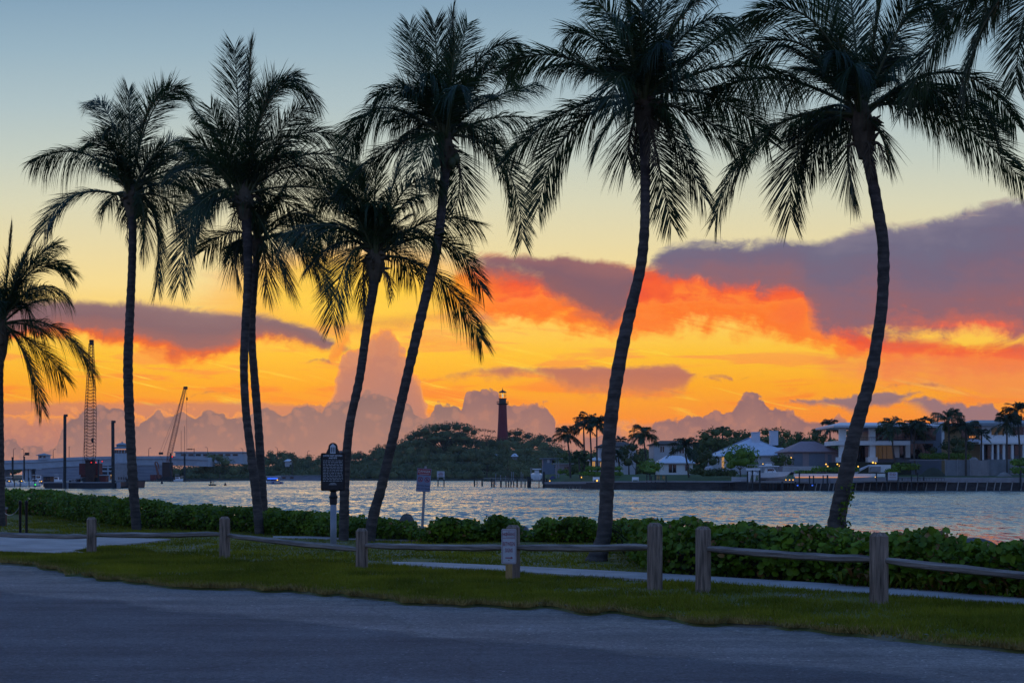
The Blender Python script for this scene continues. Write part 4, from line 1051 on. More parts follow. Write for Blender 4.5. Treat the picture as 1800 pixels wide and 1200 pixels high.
mb.face(*[(cx + .022 + .010 * math.cos(2 * PI * i / 8), y, cz + .034 + .010 * math.sin(2 * PI * i / 8)) for i in range(8)])
tilt(mb, an, cxs, czs, yf); mb.build('pictogram', M['signdark'], ds)
mb = MB(); cx = cxs + pw * .24
mb.face((cx - .036, y, cz - .02), (cx - .02, y, cz - .032), (cx + .03, y, cz - .03), (cx + .038, y, cz - .014), (cx, y, cz - .012)); mb.face((cx - .02, y, cz - .012), (cx + .022, y, cz - .012), (cx + .02, y, cz + .002), (cx - .012, y, cz + .012))
mb.face(*[(cx - .004 + .011 * math.cos(2 * PI * i / 8), y, cz + .028 + .011 * math.sin(2 * PI * i / 8)) for i in range(8)])
tilt(mb, an, cxs, czs, yf); mb.build('pictogram', M['signdark'], ds)
mb = MB(); put_text(mb, 'Do Not Swim', .055, cxs, czs - ph * .235, yf - .003, bold=.0012); put_text(mb, 'Dive Or Wade', .055, cxs, czs - ph * .37, yf - .003, bold=.0012)
tilt(mb, an, cxs, czs, yf); mb.build('lettering', M['signdark'], ds)
mb = MB(); mb.tube([(cxs, yf - .004, czs + ph * .46), (cxs, yf - .014, czs + ph * .46)], .008, 8); mb.tube([(cxs - .01, yf - .004, czs - ph * .47), (cxs - .01, yf - .014, czs - ph * .47)], .008, 8); mb.build('bolt', M['steel'], ds)

# parking sign on a stake
b = G(894, 1019); d = b.y - .2; k = d / F
ps = thing('parking_sign', (b.x, d, 0), 'faded white and red no parking between signs plate on a glow tinted stake', 'sign')
mb = MB(); mb.box(X(888.5, d), X(900.5, d), d, d + .06, -.2, Z(935, d)); mb.build('stake', M['stake'], ps)
xl, xr, zt, zb = X(881.5, d), X(907.5, d), Z(929, d), Z(990.5, d); xc = (xl + xr) / 2; w = xr - xl; h = zt - zb
yf = d - .008
mb = MB(); mb.prism(rrect(xl, xr, zb, zt, .022), yf, yf + .005); mb.build('plate', M['signwhite'], ps)
mb = MB(); y = yf - .002
def frame(mb, x0, x1, z0, z1, t, y):
    mb.box(x0, x1, y - .001, y, z0, z0 + t); mb.box(x0, x1, y - .001, y, z1 - t, z1); mb.box(x0, x0 + t, y - .001, y, z0 + t, z1 - t); mb.box(x1 - t, x1, y - .001, y, z0 + t, z1 - t)
frame(mb, xl + .014, xr - .014, zb + .014, zt - .014, .005, y)
mb.box(xl + .02, xr - .02, y - .001, y, zt - .148, zt - .142)
frame(mb, xl + .076, xr - .022, zt - .128, zt - .04, .003, y - .002)
mb.build('border', M['signfaded'], ps)
mb = MB()
put_text(mb, 'NO', .062, xl + .050, zt - .085, y - .002, x_scale=.8, bold=.0025); mb.build('lettering', M['signfaded'], ps)
mb = MB(); put_text(mb, 'PARKING', .062, xc + .028, zt - .085, y - .002, x_scale=.44, bold=.001); mb.build('lettering', M['signfaded'], ps)
mb = MB(); put_text(mb, 'BETWEEN', .086, xc, zb + h * .565, y - .002, x_scale=.48, bold=.001); mb.build('lettering', M['signfaded'], ps)
mb = MB(); put_text(mb, 'SIGNS', .086, xc, zb + h * .385, y - .002, x_scale=.52, bold=.001)
mb.build('lettering', M['signfaded'], ps)
mb = MB(); za = zb + h * .175
mb.box(xc - .055, xc + .03, y - .003, y - .002, za - .008, za + .008); mb.prism([(xc + .03, za - .024), (xc + .066, za), (xc + .03, za + .024)], y - .003, y - .002)
mb.build('arrow', M['signfaded'], ps)
mb = MB(); mb.tube([(xc, yf - .002, zt - .045), (xc, yf - .009, zt - .045)], .007, 8); mb.build('bolt', M['black'], ps)
mb = MB(); mb.tube([(xc, yf - .002, zb + .06), (xc, yf - .009, zb + .06)], .007, 8); mb.build('bolt', M['black'], ps)

# bollards, chain and brick pillar on the plaza
bols = []
for px, lab in ((35.5, 'thin black iron bollard with the chain hooked to it'), (46.5, 'thin black iron bollard standing free next to the chained one')):
    b = G(px, 946); d = b.y
    t = thing('bollard', (b.x, d, 0), lab, 'bollard', 'bollards on the paved plaza')
    mb = MB(); mb.lathe((b.x, d, 0), [(.05, 0), (.05, .02), (.034, .03), (.034, .86), (.045, .87), (.045, .89), (.036, .90)], 10); mb.build('shaft', M['black'], t)
    mb = MB(); mb.lathe((b.x, d, .88), [(.02, 0), (.04, .02), (.045, .05), (.035, .085), (.01, .10)], 10); mb.build('cap', M['black'], t)
    bols.append(b)
b = G(1, 923); d = b.y
t = thing('brick_pillar', (b.x, d, 0), 'low red brick pillar under the palm that the photo edge cuts', 'pillar')
mb = MB(); mb.box(b.x - .12, b.x + .12, d, d + .24, -.1, .52); mb.build('shaft', M['brick'], t)
mb = MB(); mb.box(b.x - .15, b.x + .15, d - .03, d + .27, .52, .58); mb.build('coping', M['cap'], t)
mb = MB(); a = Vector((bols[0].x, bols[0].y, .84)); e = Vector((b.x + .1, d, .45))
for i in range(26):
    t0, t1 = i / 26, (i + .75) / 26
    f = lambda q: a.lerp(e, q) - Vector((0, 0, 1.3 * q * (1 - q) * .55))
    mb.tube([f(t0), f(t1)], .013, 5)
tag(mb.build('chain', M['steel'], origin=a), 'sagging grey chain between the black bollard and the brick pillar', 'chain')

# ================================================================== sea grape hedges
def leaf_discs(pos, nor, rad, rg, k=7):
    n = len(pos); nor = nrm(nor)
    a = nrm(np.cross(nor, rg.normal(0, 1, (n, 3)))); b = np.cross(nor, a)
    an = np.linspace(0, 2 * PI, k, endpoint=False)
    el = np.array([1, .96, .9, .96, 1, .96, .92])[:k]
    V = pos[:, None] + (a[:, None] * (np.cos(an) * el)[None, :, None] + b[:, None] * (np.sin(an) * el)[None, :, None] * .92) * rad[:, None, None]
    V += nor[:, None] * (np.cos(2 * an) * .16)[None, :, None] * rad[:, None, None]
    return V.reshape(-1, 3), np.arange(n * k).reshape(n, k)
def hedge(label, line, depth, heights, r, nf, nt, seed, name='sea_grape_hedge', cat='hedge', gold=0.02, group=None, slope=.12):
    """line: front foot of the hedge along the ground (x, y); heights along it"""
    rg = np.random.default_rng(seed)
    line = np.array([(p[0], p[1]) for p in line]); hs = np.array(heights)
    seg = np.linalg.norm(np.diff(line, axis=0), axis=1); cum = np.concatenate([[0], np.cumsum(seg)]); Lt = cum[-1]
    dv = np.array(depth if isinstance(depth, (list, tuple)) else [depth] * len(line))
    c = line.mean(0)
    root = thing(name, (c[0], c[1], 0), label, cat, group)
    def at_(s): return np.stack([np.interp(s, cum, line[:, 0]), np.interp(s, cum, line[:, 1])], 1)
    def hh(s, q): return np.interp(s, cum, hs) * (.80 + .34 * vnoise(s, q * 3, 1.3, seed) + .16 * vnoise(s, q * 4, 4.0, seed + 1))
    end = lambda s: np.clip(np.minimum(s, Lt - s) / .35, .25, 1) ** .5
    # front and flank leaves
    s = rg.uniform(0, Lt, nf); p = at_(s); z = rg.random(nf) ** .8
    H = hh(s, 0 * s) * end(s)
    bulge = .22 * np.sin(PI * z * .9) + .25 * (vnoise(s, z, 1.6, seed + 2) - .4)
    zz = z * H
    pos1 = np.stack([p[:, 0] + rg.normal(0, .06, nf) - bulge * .25, p[:, 1] - bulge + rg.uniform(-.04, .30, nf), np.maximum(zz, .03)], 1)
    n1 = np.stack([rg.normal(-.1, .6, nf), -.55 + rg.normal(0, .5, nf), .75 + rg.normal(0, .5, nf)], 1)
    # top leaves
    s = rg.uniform(0, Lt, nt); q = rg.random(nt); p = at_(s); dd = np.interp(s, cum, dv)
    H2 = hh(s, q) * end(s) * (1 - slope * q)
    pos2 = np.stack([p[:, 0] + rg.normal(0, .05, nt), p[:, 1] + q * dd, H2 - rg.random(nt) ** 2 * .22 + .02], 1)
    n2 = np.stack([rg.normal(0, .6, nt), -.45 + rg.normal(0, .55, nt), .75 + rg.normal(0, .4, nt)], 1)
    pos = np.concatenate([pos1, pos2]); nor = np.concatenate([n1, n2]); rad = r * (.38 + .95 * rg.random(len(pos)) ** 1.4)
    V, Fc = leaf_discs(pos, nor, rad, rg)
    mi = (rg.random(len(Fc)) < gold).astype(int)
    np_mesh('foliage', V, Fc, [M['hedge'], M['leafold']], root, mi=mi)
    # stems inside
    mb = MB()
    for i in range(int(Lt * 9)):
        s0 = rg.uniform(.1, Lt - .1); p0 = at_(np.array([s0]))[0]; dd = float(np.interp(s0, cum, dv)); q = rg.random()
        h0 = float(hh(np.array([s0]), np.array([q]))[0] * end(np.array([s0]))[0]); a = Vector((p0[0], p0[1] + .15 + q * dd, -.1))
        mb.tube([a, a + Vector((rg.normal(0, .1), rg.normal(0, .08), h0 * .55)), a + Vector((rg.normal(0, .2), rg.normal(0, .15), h0 * .95))], [.02, .014, .006], 5)
    mb.build('stem', M['hedgecore'], root)
    # dark filler sheet standing in for the shade inside the hedge
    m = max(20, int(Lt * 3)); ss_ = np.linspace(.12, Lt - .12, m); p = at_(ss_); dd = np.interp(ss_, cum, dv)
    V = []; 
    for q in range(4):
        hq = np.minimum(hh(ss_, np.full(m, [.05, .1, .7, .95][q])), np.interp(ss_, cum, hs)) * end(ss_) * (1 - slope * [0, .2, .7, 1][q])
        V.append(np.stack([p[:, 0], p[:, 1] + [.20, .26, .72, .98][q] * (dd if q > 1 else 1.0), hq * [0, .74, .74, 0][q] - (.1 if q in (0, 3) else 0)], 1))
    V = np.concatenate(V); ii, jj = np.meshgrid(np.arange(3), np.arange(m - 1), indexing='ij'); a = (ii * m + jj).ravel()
    np_mesh('shade_core', V, np.stack([a, a + 1, a + m + 1, a + m], 1), M['hedgecore'], root)
    return root
hl = [(-27, 70)] + [(G(x, y).x, G(x, y).y) for x, y in ((-30, 900), (85, 907), (142, 916), (255, 928), (450, 936), (600, 947), (740, 951))]
hedge('long clipped sea grape hedge behind the lawn palms, dipping towards the danger sign', hl, [2.2] * len(hl), [.90, .90, .86, .80, .70, .60, .50, .42], .047, 24000, 27000, 41)
for (x0, x1, h, lab) in ((744, 850, .46, 'low leafy bush just past the danger sign at the water edge'), (838, 920, .50, 'low leafy bush behind the parking sign at the water edge'), (936, 1066, .50, 'low leafy bush against the stout palm at the water edge'), (1056, 1142, .47, 'low leafy bush in the gap between stout palm and thicket')):
    a, b = G(x0, 952), G(x1, 952)
    n = 6; ln = [(a.x + (b.x - a.x) * i / n, a.y - .2 * math.sin(PI * i / n)) for i in range(n + 1)]
    hedge(lab, ln, 1.2, [h * .8] + [h * (1 + .12 * math.sin(i * 2.3 + x0)) for i in range(1, n)] + [h * .8], .050, 1300, 1400, int(x0), name='sea_grape_bush', cat='bush')
tl = [(2.60, 30.0), (2.36, 26.5), (2.45, 24.0)] + [(G(x, y).x, G(x, y).y) for x, y in ((1190, 1010), (1350, 1020), (1520, 1031), (1800, 1054))] + [(9.4, 16.2), (12.5, 12.5)]
hedge('deep thicket of large round sea grape leaves between the path and the water', tl, [1.5, 3.0, 5.2, 6.0, 6.5, 6.8, 6.5, 6, 5], [.55, .66, .74, .76, .76, .74, .66, .64, .6], .056, 12000, 38000, 43, slope=.42, name='sea_grape_thicket', cat='thicket', gold=.045)

# boulders at the water's edge
def boulder(px, py, wpx, d, lab, seed):
    rg = np.random.default_rng(seed); w = wpx / F * d * .8; c = P(px, py, d); h = c.z + .6
    mb = MB(); n, m = 12, 7; pts = []
    for i in range(m + 1):
        for j in range(n):
            th, ph = PI / 2 * i / m, 2 * PI * j / n
            s = 1 + .25 * (vnoise(np.array([math.cos(ph) * 1.3 + seed]), np.array([math.sin(ph) * 1.3 + th]), 1.4, seed)[0] - .5) + rg.uniform(-.05, .05)
            pts.append((c.x + w * s * math.cos(ph) * math.cos(th) ** .8, d + w * s * math.sin(ph) * math.cos(th) ** .8, -.6 + h * (.75 + .25 * s) * math.sin(th) ** .8))
    mb.v = pts
    for i in range(m):
        for j in range(n):
            j2 = (j + 1) % n; mb.f.append((i * n + j, i * n + j2, i * n + n + j2, i * n + n + j)); mb.m.append(0)
    tag(mb.build('boulder', M['rock'], origin=(c.x, d, -.6)), lab, 'boulder', 'boulders along the bank')
boulder(715, 903, 26, 39.0, 'dark rounded boulder showing over the hedge beside the danger sign', 2)
boulder(832, 918, 22, 38.2, 'dark boulder showing over the low bush before the parking sign', 3)
boulder(863, 927, 24, 37.8, 'dark boulder low in the gap next to the parking sign', 4)
boulder(921, 924, 22, 37.6, 'grey boulder in the gap behind the parking sign post', 5)
boulder(1042, 922, 24, 37.4, 'grey boulder peeping out behind the stout palm', 6)
boulder(1712, 945, 70, 30.5, 'long flat boulder rising behind the sea grape thicket', 7)

def weeds(label, line, n, h, seed):
    rg = np.random.default_rng(seed); line = np.array(line); c = line.mean(0)
    root = thing('weed_patch', (c[0], c[1], 0), label, 'weeds')
    seg = np.linalg.norm(np.diff(line, axis=0), axis=1); cum = np.concatenate([[0], np.cumsum(seg)])
    s = rg.uniform(0, cum[-1], n); x = np.interp(s, cum, line[:, 0]) + rg.normal(0, .1, n); y = np.interp(s, cum, line[:, 1]) + rg.uniform(-.30, .05, n)
    a = rg.uniform(0, 2 * PI, n); L = h * rg.uniform(.4, 1.2, n); w = L * rg.uniform(.10, .22, n); o_ = np.stack([np.cos(a), np.sin(a), 0 * a], 1); p_ = np.stack([-np.sin(a), np.cos(a), 0 * a], 1)
    z0 = rg.uniform(0, .12, n); B = np.stack([x, y, z0], 1)
    m_ = B + o_ * (L * .35)[:, None] + UPV * (L * .6)[:, None]; e = B + o_ * (L * .9)[:, None] + UPV * (L * rg.uniform(.3, .9, n))[:, None]
    V = np.stack([B, m_ - p_ * w[:, None], e, m_ + p_ * w[:, None]], 1).reshape(-1, 3)
    np_mesh('foliage', V, np.arange(4 * n).reshape(-1, 4), [M['grass'], M['leafold'], M['hedge']], root, mi=rg.choice([0, 0, 1, 2, 2], n))
weeds('yellowish weeds trailing along the foot of the sea grape thicket', [(G(x, y).x, G(x, y).y) for x, y in ((1480, 1030), (1560, 1034), (1680, 1043), (1830, 1055))], 1100, .22, 9)

# ================================================================== things on the water
def lattice(mb, a, b, w0, w1, n, r, wtop=None, side=Vector((1, 0, 0)), dep=None):
    """four-legged lattice boom from a to b"""
    a, b = Vector(a), Vector(b); ax = (b - a).normalized(); s = (side - ax * side.dot(ax)).normalized(); q = ax.cross(s)
    def corner(t, i):
        w = w0 + (w1 - w0) * max(0, (t - .45) / .55)
        if t < .1: w = w0 * (.45 + 5.5 * t)
        return a.lerp(b, t) + s * w / 2 * (1 if i in (0, 3) else -1) + q * w / 2 * (1 if i < 2 else -1)
    for k in range(n):
        t0, t1 = k / n, (k + 1) / n
        for i in range(4):
            mb.bar(corner(t0, i), corner(t1, i), r)
            j = (i + 1) % 4
            mb.bar(corner(t0, i), corner(t1, j), r * .6, 3)
            mb.bar(corner(t1, i), corner(t1, j), r * .6, 3)
# ---- crane barge
d = 285.0
c = P(142, 858, d)
t = thing('work_barge', (c.x, d, WATER), 'long black work barge carrying the tall lattice crane', 'barge')
mb = MB(); x0, x1 = X(76, d), X(211, d); zt = Z(847, d); zb = WATER - .6
mb.prism([(x0 + 1.2, zb), (x1 - 1.0, zb), (x1, WATER + .35), (x1, zt), (x0, zt), (x0, WATER + .35)], d, d + 9); mb.build('hull', M['hull'], t)
mb = MB(); mb.box(x0 - .05, x1 + .05, d - .06, d, zt - .16, zt + .04); mb.build('rubbing_strake', M['grey'], t)
mb = MB()
for q in (.32, .5, .7, .9): mb.box(x0 + (x1 - x0) * q, x0 + (x1 - x0) * q + .35, d + .8, d + 1.2, zt, zt + .35)
mb.build('bollard', M['pile'], t)
mb = MB(); mb.pbox(110, 120, 848, 858, d - .25, .24); mb.pbox(205, 211.5, 847, 857.4, d - .25, .24); mb.build('bumper', M['grey'], t)
t = thing('work_barge', (X(222, 292), 292, WATER), 'short black barge moored beyond the slim palm stem', 'barge')
mb = MB(); mb.prism([(X(206, 292), WATER - .5), (X(238, 292), WATER - .5), (X(240, 292), Z(846, 292)), (X(204, 292), Z(846, 292))], 292, 299); mb.build('hull', M['hull'], t)
mb = MB(); mb.pbox(222, 236, 841, 846, 293, 3); mb.build('deck_cargo', M['pile'], t)
# crane
c = P(157, 847, d + 3)
t = thing('crawler_crane', c, 'tall dark lattice boom crane with red house standing on the barge', 'crane')
dd = d + 3
mb = MB()
for yy in (dd - .2, dd + 3.2):
    mb.prism([(X(146, dd), zt), (X(170, dd), zt), (X(172, dd), zt + .45), (X(170, dd), zt + .95), (X(146, dd), zt + .95), (X(144, dd), zt + .45)], yy, yy + .8)
mb.build('crawler_track', M['pile'], t)
mb = MB(); mb.pbox(139, 172, 814, 834, dd, 3.2); mb.pbox(142, 168, 834, 838, dd + .3, 2.6); mb.build('house', M['rust'], t)
mb = MB(); mb.pbox(150, 166, 808, 846, dd - .9, .85); mb.build('cab', M['lattice'], t)
mb = MB(); lattice(mb, P(158, 824, dd - .3), P(160.5, 604, dd - .3), 1.85, .75, 38, .062); mb.build('boom', M['lattice'], t)
mb = MB(); mb.pbox(157, 163.5, 597, 606, dd - .6, .6); mb.tube([P(160, 600, dd - .6), P(160, 600, dd + .1)], .38, 10); mb.build('boom_head', M['lattice'], t)
mb = MB(); mb.bar(P(145, 814, dd + .4), P(159, 606, dd), .025); mb.bar(P(147, 814, dd + .4), P(160, 606, dd), .025); mb.bar(P(162, 605, dd - .4), P(162.5, 770, dd - .4), .03); mb.build('cable', M['lattice'], t)
mb = MB(); mb.lathe(P(162.5, 774, dd - .4), [(.05, .5), (.25, .35), (.25, -.1), (.08, -.4)], 8); mb.build('hook', M['pile'], t)
for px in (160.5, 168.5): mb = MB(); mb.lathe(P(px, 812.5, dd - 1.0), [(.06, -.09), (.11, 0), (.06, .09)], 8); mb.build('lamp', M['redlamp'], t)
for px, top, w, lab in ((115.5, 728, 5.2, 'taller black spud pile standing through the barge'), (199.5, 739, 5.6, 'shorter black spud pile at the stern of the barge')):
    t = thing('spud_pile', P(px, 858, d - .5), lab, 'pile', 'spud piles of the barge')
    w = w / F * d / 2
    mb = MB(); mb.tube([(X(px - .4 if px < 150 else px + .8, d), d - .5, WATER - 2), (X(px, d), d - .5, Z(top + 3, d))], w, 10); mb.build('shaft', M['pile'], t)
    mb = MB(); mb.tube([P(px, top + 4, d - .5), P(px, top, d - .5)], w * 1.35, 10); mb.build('cap', M['pile'], t)
t = thing('deck_house', P(82, 847, d + 1), 'small dark deck house with railing at the bow of the barge', 'deck house')
mb = MB(); mb.pbox(76, 88, 838, 847, d + 1, 2.4); mb.build('wall', M['hull'], t)
mb = MB(); mb.pbox(75.4, 88.6, 837.2, 838, d + .8, 2.8); mb.build('roof', M['pile'], t)
mb = MB(); mb.pbox(77.5, 80.5, 840, 843, d + .96, .03); mb.build('window', M['glass'], t)
mb = MB(); mb.pbox(83, 86, 840, 843, d + .96, .03); mb.build('window', M['glass'], t)
t = thing('steel_box', P(180, 847, d + 2), 'rust red steel box on the barge deck beside the crane', 'box')
mb = MB(); mb.pbox(174, 186, 836.6, 847, d + 2, 2); mb.build('wall', M['rust'], t)
mb = MB(); mb.pbox(173.5, 186.5, 835.4, 836.6, d + 1.9, 2.2); mb.build('roof', M['lattice'], t)
tag(MB().pbox(172, 174, 808, 847, d + .6, .22).build('mast', M['pile'], origin=P(173, 847, d + .6)), 'plain black mast between crane and rust red box', 'mast')
t = thing('generator', P(131, 847, d + 1.5), 'low generator with pale hoses heaped on the barge deck', 'generator')
mb = MB(); mb.pbox(126, 138, 841.5, 847, d + 1.5, 1.4); mb.build('casing', M['hull'], t)
mb = MB()
for i in range(5): mb.tube([P(122 + i * 2.5 + 1.6 * math.cos(a), 844 + 2.2 * math.sin(a), d + 1.2) for a in np.linspace(0, 6.28, 12)], .05, 5)
mb.build('hose', M['offwhite'], t)

# ---- boats
def runabout(label, px0, px1, pw, d, h, roof=None, cabin=.5, name='cabin_cruiser', cat='boat', group=None, bow=1, mhull='boatwhite', mcab='boatwhite'):
    """hull with a raked bow, cabin with windows, flybridge or roof on posts"""
    x0, x1 = X(px0, d), X(px1, d); L = x1 - x0; z0 = Z(pw, d); xc = (x0 + x1) / 2
    t = thing(name, (xc, d, z0), label, cat, group)
    B = min(2.8, L * .36)
    def sx(q): return x0 + L * q if bow > 0 else x1 - L * q
    mb = MB(); secs = []
    for q in np.linspace(0, 1, 9):
        w = B / 2 * (1 - max(0, (q - .45) / .55) ** 2.2 * .97); sh = h * (.62 + .38 * q ** 1.6); ke = -.25 + .5 * max(0, q - .7) / .3 * h
        secs.append([(sx(q + (.03 if q == 1 else 0)), d + B / 2 - w, z0 + sh), (sx(q), d + B / 2 - w * .86, z0 + sh * .25 + .05), (sx(q), d + B / 2, z0 + ke), (sx(q), d + B / 2 + w * .86, z0 + sh * .25 + .05), (sx(q + (.03 if q == 1 else 0)), d + B / 2 + w, z0 + sh)])
    b = len(mb.v)
    for s in secs: mb.v += s
    for i in range(8):
        for k in range(4): mb.f.append((b + i * 5 + k, b + i * 5 + k + 1, b + i * 5 + 6 + k, b + i * 5 + 5 + k)); mb.m.append(0)
        mb.f.append((b + i * 5 + 4, b + i * 5, b + i * 5 + 5, b + i * 5 + 9)); mb.m.append(0)
    mb.f.append((b, b + 1, b + 2, b + 3, b + 4)); mb.m.append(0)
    mb.build('hull', M[mhull], t)
    a0, a1 = .18, .18 + cabin; zc = z0 + h * .72; ch = h * .75
    mb = MB(); A, Bq = sx(a0), sx(a1); Cq = sx(a1 - .10)
    mb.prism([(A, zc), (Bq, zc), (Cq, zc + ch), (A, zc + ch)], d + B * .14, d + B * .86); mb.build('cabin', M[mcab], t)
    mb = MB(); mb.prism([(sx(a0 + .03), zc + ch * .4), (sx(a1 - .08), zc + ch * .4), (sx(a1 - .12), zc + ch * .85), (sx(a0 + .03), zc + ch * .85)], d + B * .14 - .012, d + B * .14 - .004); mb.build('window', M['glass'], t)
    if roof:
        zr = zc + ch + roof
        mb = MB(); lo, hi = sorted((sx(a0 - .02), sx(a1 - .08))); mb.box(lo, hi, d + B * .1, d + B * .9, zr, zr + .09); mb.build('roof', M['boatwhite'], t)
        for q in (a0 + .02, a1 - .14):
            mb = MB(); mb.bar((sx(q), d + B * .16, zc + ch), (sx(q), d + B * .16, zr), .04); mb.bar((sx(q), d + B * .84, zc + ch), (sx(q), d + B * .84, zr), .04); mb.build('roof_post', M['steel'], t)
    return t, z0, B
runabout('white sport cruiser moored at the marina nearest the black barge', 46, 70, 854.5, 330, 1.15, roof=.9, group='boats moored at the marina', bow=-1)
runabout('white boat moored in the marina under the bridge pier', 28, 49, 855, 322, 1.05, roof=None, group='boats moored at the marina')
runabout('white motor boat moored at the marina beside the palm by the photo edge', 6, 29, 855, 318, 1.0, roof=.6, group='boats moored at the marina')
runabout('tall blue hulled flybridge boat behind the marina, under the bridge control house', 56, 74, 850, 400, 1.6, roof=1.8, group='boats moored at the marina', bow=-1, mhull='boatblue')
runabout('small white boat tied behind the bow of the black barge', 92, 108, 850, 395, 1.3, roof=.6, group='boats moored at the marina')
for i, (px, top, bt) in enumerate(((9, 842, 856), (25.5, 843, 856), (35.5, 843, 856), (51, 839, 856), (61, 841, 856))):
    tag(MB().tube([P(px, bt + 5, 312), P(px, top, 312)], .10, 8).build('mooring_post', M['pile'], origin=P(px, bt, 312)), 'slim dark mooring post among the marina boats', 'post', 'mooring posts at the marina')
for px, w, top, lab in ((22.2, 3.4, 804, 'thick tall channel pile near the photo edge, under the bridge deck'), (42.5, 2.8, 803, 'thin tall channel pile carrying a black beacon on top')):
    t = thing('channel_pile', P(px, 853, 350), lab, 'pile', 'tall piles by the marina')
    mb = MB(); mb.tube([P(px, 856, 350), P(px, top, 350)], w / 2 / F * 350, 10); mb.build('shaft', M['pile'], t)
    mb = MB(); mb.tube([P(px, top + 1, 350), P(px, top - 1, 350)], w * .6 / F * 350, 10); mb.build('cap', M['pile'], t)
    if px > 40: mb = MB(); mb.pbox(43.5, 50, 795, 800, 349, .7); mb.bar(P(41, 801, 350), P(46, 797, 350), .08); mb.build('beacon', M['black'], t)
for px, py, m, lab in ((5, 845, 'lamp', 'amber lamp by the palm at the photo edge'), (16, 845, 'lamp', 'twin amber deck lamp on the marina boats'), (38, 845, 'lamp', 'amber lamp under the channel pile'), (73, 845.5, 'lamp', 'amber lamp just before the dark deck house'), (70, 845.8, 'beacon', 'white lamp beside the amber lamp before the deck house')):
    t = thing('boat_lamp', P(px, py, 316), lab, 'lamp', 'lamps at the marina')
    mb = MB(); mb.lathe(P(px, py, 316), [(.03, -.10), (.10, -.05), (.11, .04), (.04, .10)], 8); mb.build('globe', M[m], t)
    mb = MB(); mb.bar(P(px, py + 8, 316), P(px, py + .8, 316), .03); mb.build('post', M['pile'], t)
t = thing('channel_light', P(62, 851, 311), 'green navigation light low over the water by the marina', 'lamp')
mb = MB(); mb.lathe(P(62, 851.3, 311), [(.05, -.15), (.16, -.06), (.16, .06), (.05, .15)], 8); mb.build('globe', M['greenlamp'], t)
mb = MB(); mb.bar(P(62, 860, 311), P(62, 852.5, 311), .04); mb.build('post', M['pile'], t)

# tour boat behind the twin palms
dt = 420.0
t, z0, B = runabout('blue and white covered tour boat passing behind the twin palm stems', 462, 497, 850, dt, 1.0, roof=None, name='tour_boat', cabin=.62, bow=-1, mcab='boatblue')
mb = MB(); mb.pbox(466, 492, 836.3, 838, dt + .1, B * .8); mb.build('roof', M['signwhite'], t)
for px in (468, 475, 483, 490): mb = MB(); mb.pbox(px, px + .7, 838, 844, dt + .2, .1); mb.build('roof_post', M['steel'], t)
for px in (479.5, 493.5): mb = MB(); mb.tube([P(px, 846.5, dt - .2), P(px, 850.5, dt - .2)], .38, 8); mb.build('motor', M['boatblue'], t)
mb = MB(); mb.lathe(P(487.5, 843.3, dt - .3), [(.05, -.14), (.2, -.05), (.2, .06), (.05, .16)], 8); mb.build('lamp', M['lamp'], t)
mb = MB(); mb.pbox(470, 488, 839, 842, dt - .02, .03); mb.build('blue_light', M['bluelamp'], t)
# skiff with two people
dt = 356.0
t = thing('skiff', P(372, 853, dt), 'small dark skiff with a console top far out on the water', 'boat')
mb = MB(); x0, x1, z0 = X(366, dt), X(378, dt), WATER
mb.prism([(x0 + .15, z0 - .1), (x1 - .2, z0 - .1), (x1 + .1, z0 + .35), (x0, z0 + .3)], dt, dt + 1.5); mb.build('hull', M['hull'], t)
mb = MB(); mb.pbox(371.5, 377, 845.6, 846.4, dt + .3, .9); mb.build('canopy', M['pile'], t)
mb = MB(); mb.pbox(374.6, 375.2, 846.4, 852, dt + .4, .07); mb.pbox(372.4, 373, 846.4, 852, dt + 1.0, .07); mb.build('canopy_post', M['pile'], t)
def figure(px, pyb, d, h, lab):
    x, z = X(px, d), Z(pyb, d); mb = MB()
    mb.tube([(x, d, z), (x, d, z + h * .25), (x, d, z + h * .48), (x, d, z + h * .62), (x, d, z + h * .80), (x, d, z + h * .84), (x, d, z + h * .90), (x, d, z + h * .96), (x, d, z + h)], [h * .10, h * .10, h * .11, h * .10, h * .13, h * .04, h * .07, h * .07, h * .03], 10)
    for s in (-1, 1): mb.tube([(x + s * h * .12, d, z + h * .79), (x + s * h * .16, d - .03, z + h * .6), (x + s * h * .12, d - .12, z + h * .46)], [h * .045, h * .04, h * .03], 6)
    tag(mb.build('person', M['person'], smooth=True, origin=(x, d, z)), lab, 'person')
figure(370.5, 852, dt + .6, 1.05, 'person sitting low in the small dark skiff')
t = thing('buoy', P(396, 853, dt), 'small dark buoy floating past the skiff', 'buoy')
mb = MB(); mb.lathe(P(396, 853, dt), [(.18, -.2), (.34, .0), (.30, .22), (.16, .5), (.10, .52)], 10); mb.build('float', M['rust'], t)
mb = MB(); mb.lathe(P(396, 853, dt), [(.03, .5), (.12, .6), (.12, .72), (.03, .78)], 8); mb.build('topmark', M['pile'], t)
t = thing('buoy', P(284.5, 849.5, 420), 'dark can buoy in front of the far red crane', 'buoy')
mb = MB(); mb.lathe(P(284.5, 849.5, 420), [(.25, -.2), (.4, .0), (.3, .3), (.16, .8), (.10, .82)], 10); mb.build('float', M['pile'], t)
mb = MB(); mb.lathe(P(284.5, 849.5, 420), [(.03, .8), (.12, .9), (.12, 1.0), (.03, 1.1)], 8); mb.build('topmark', M['pile'], t)
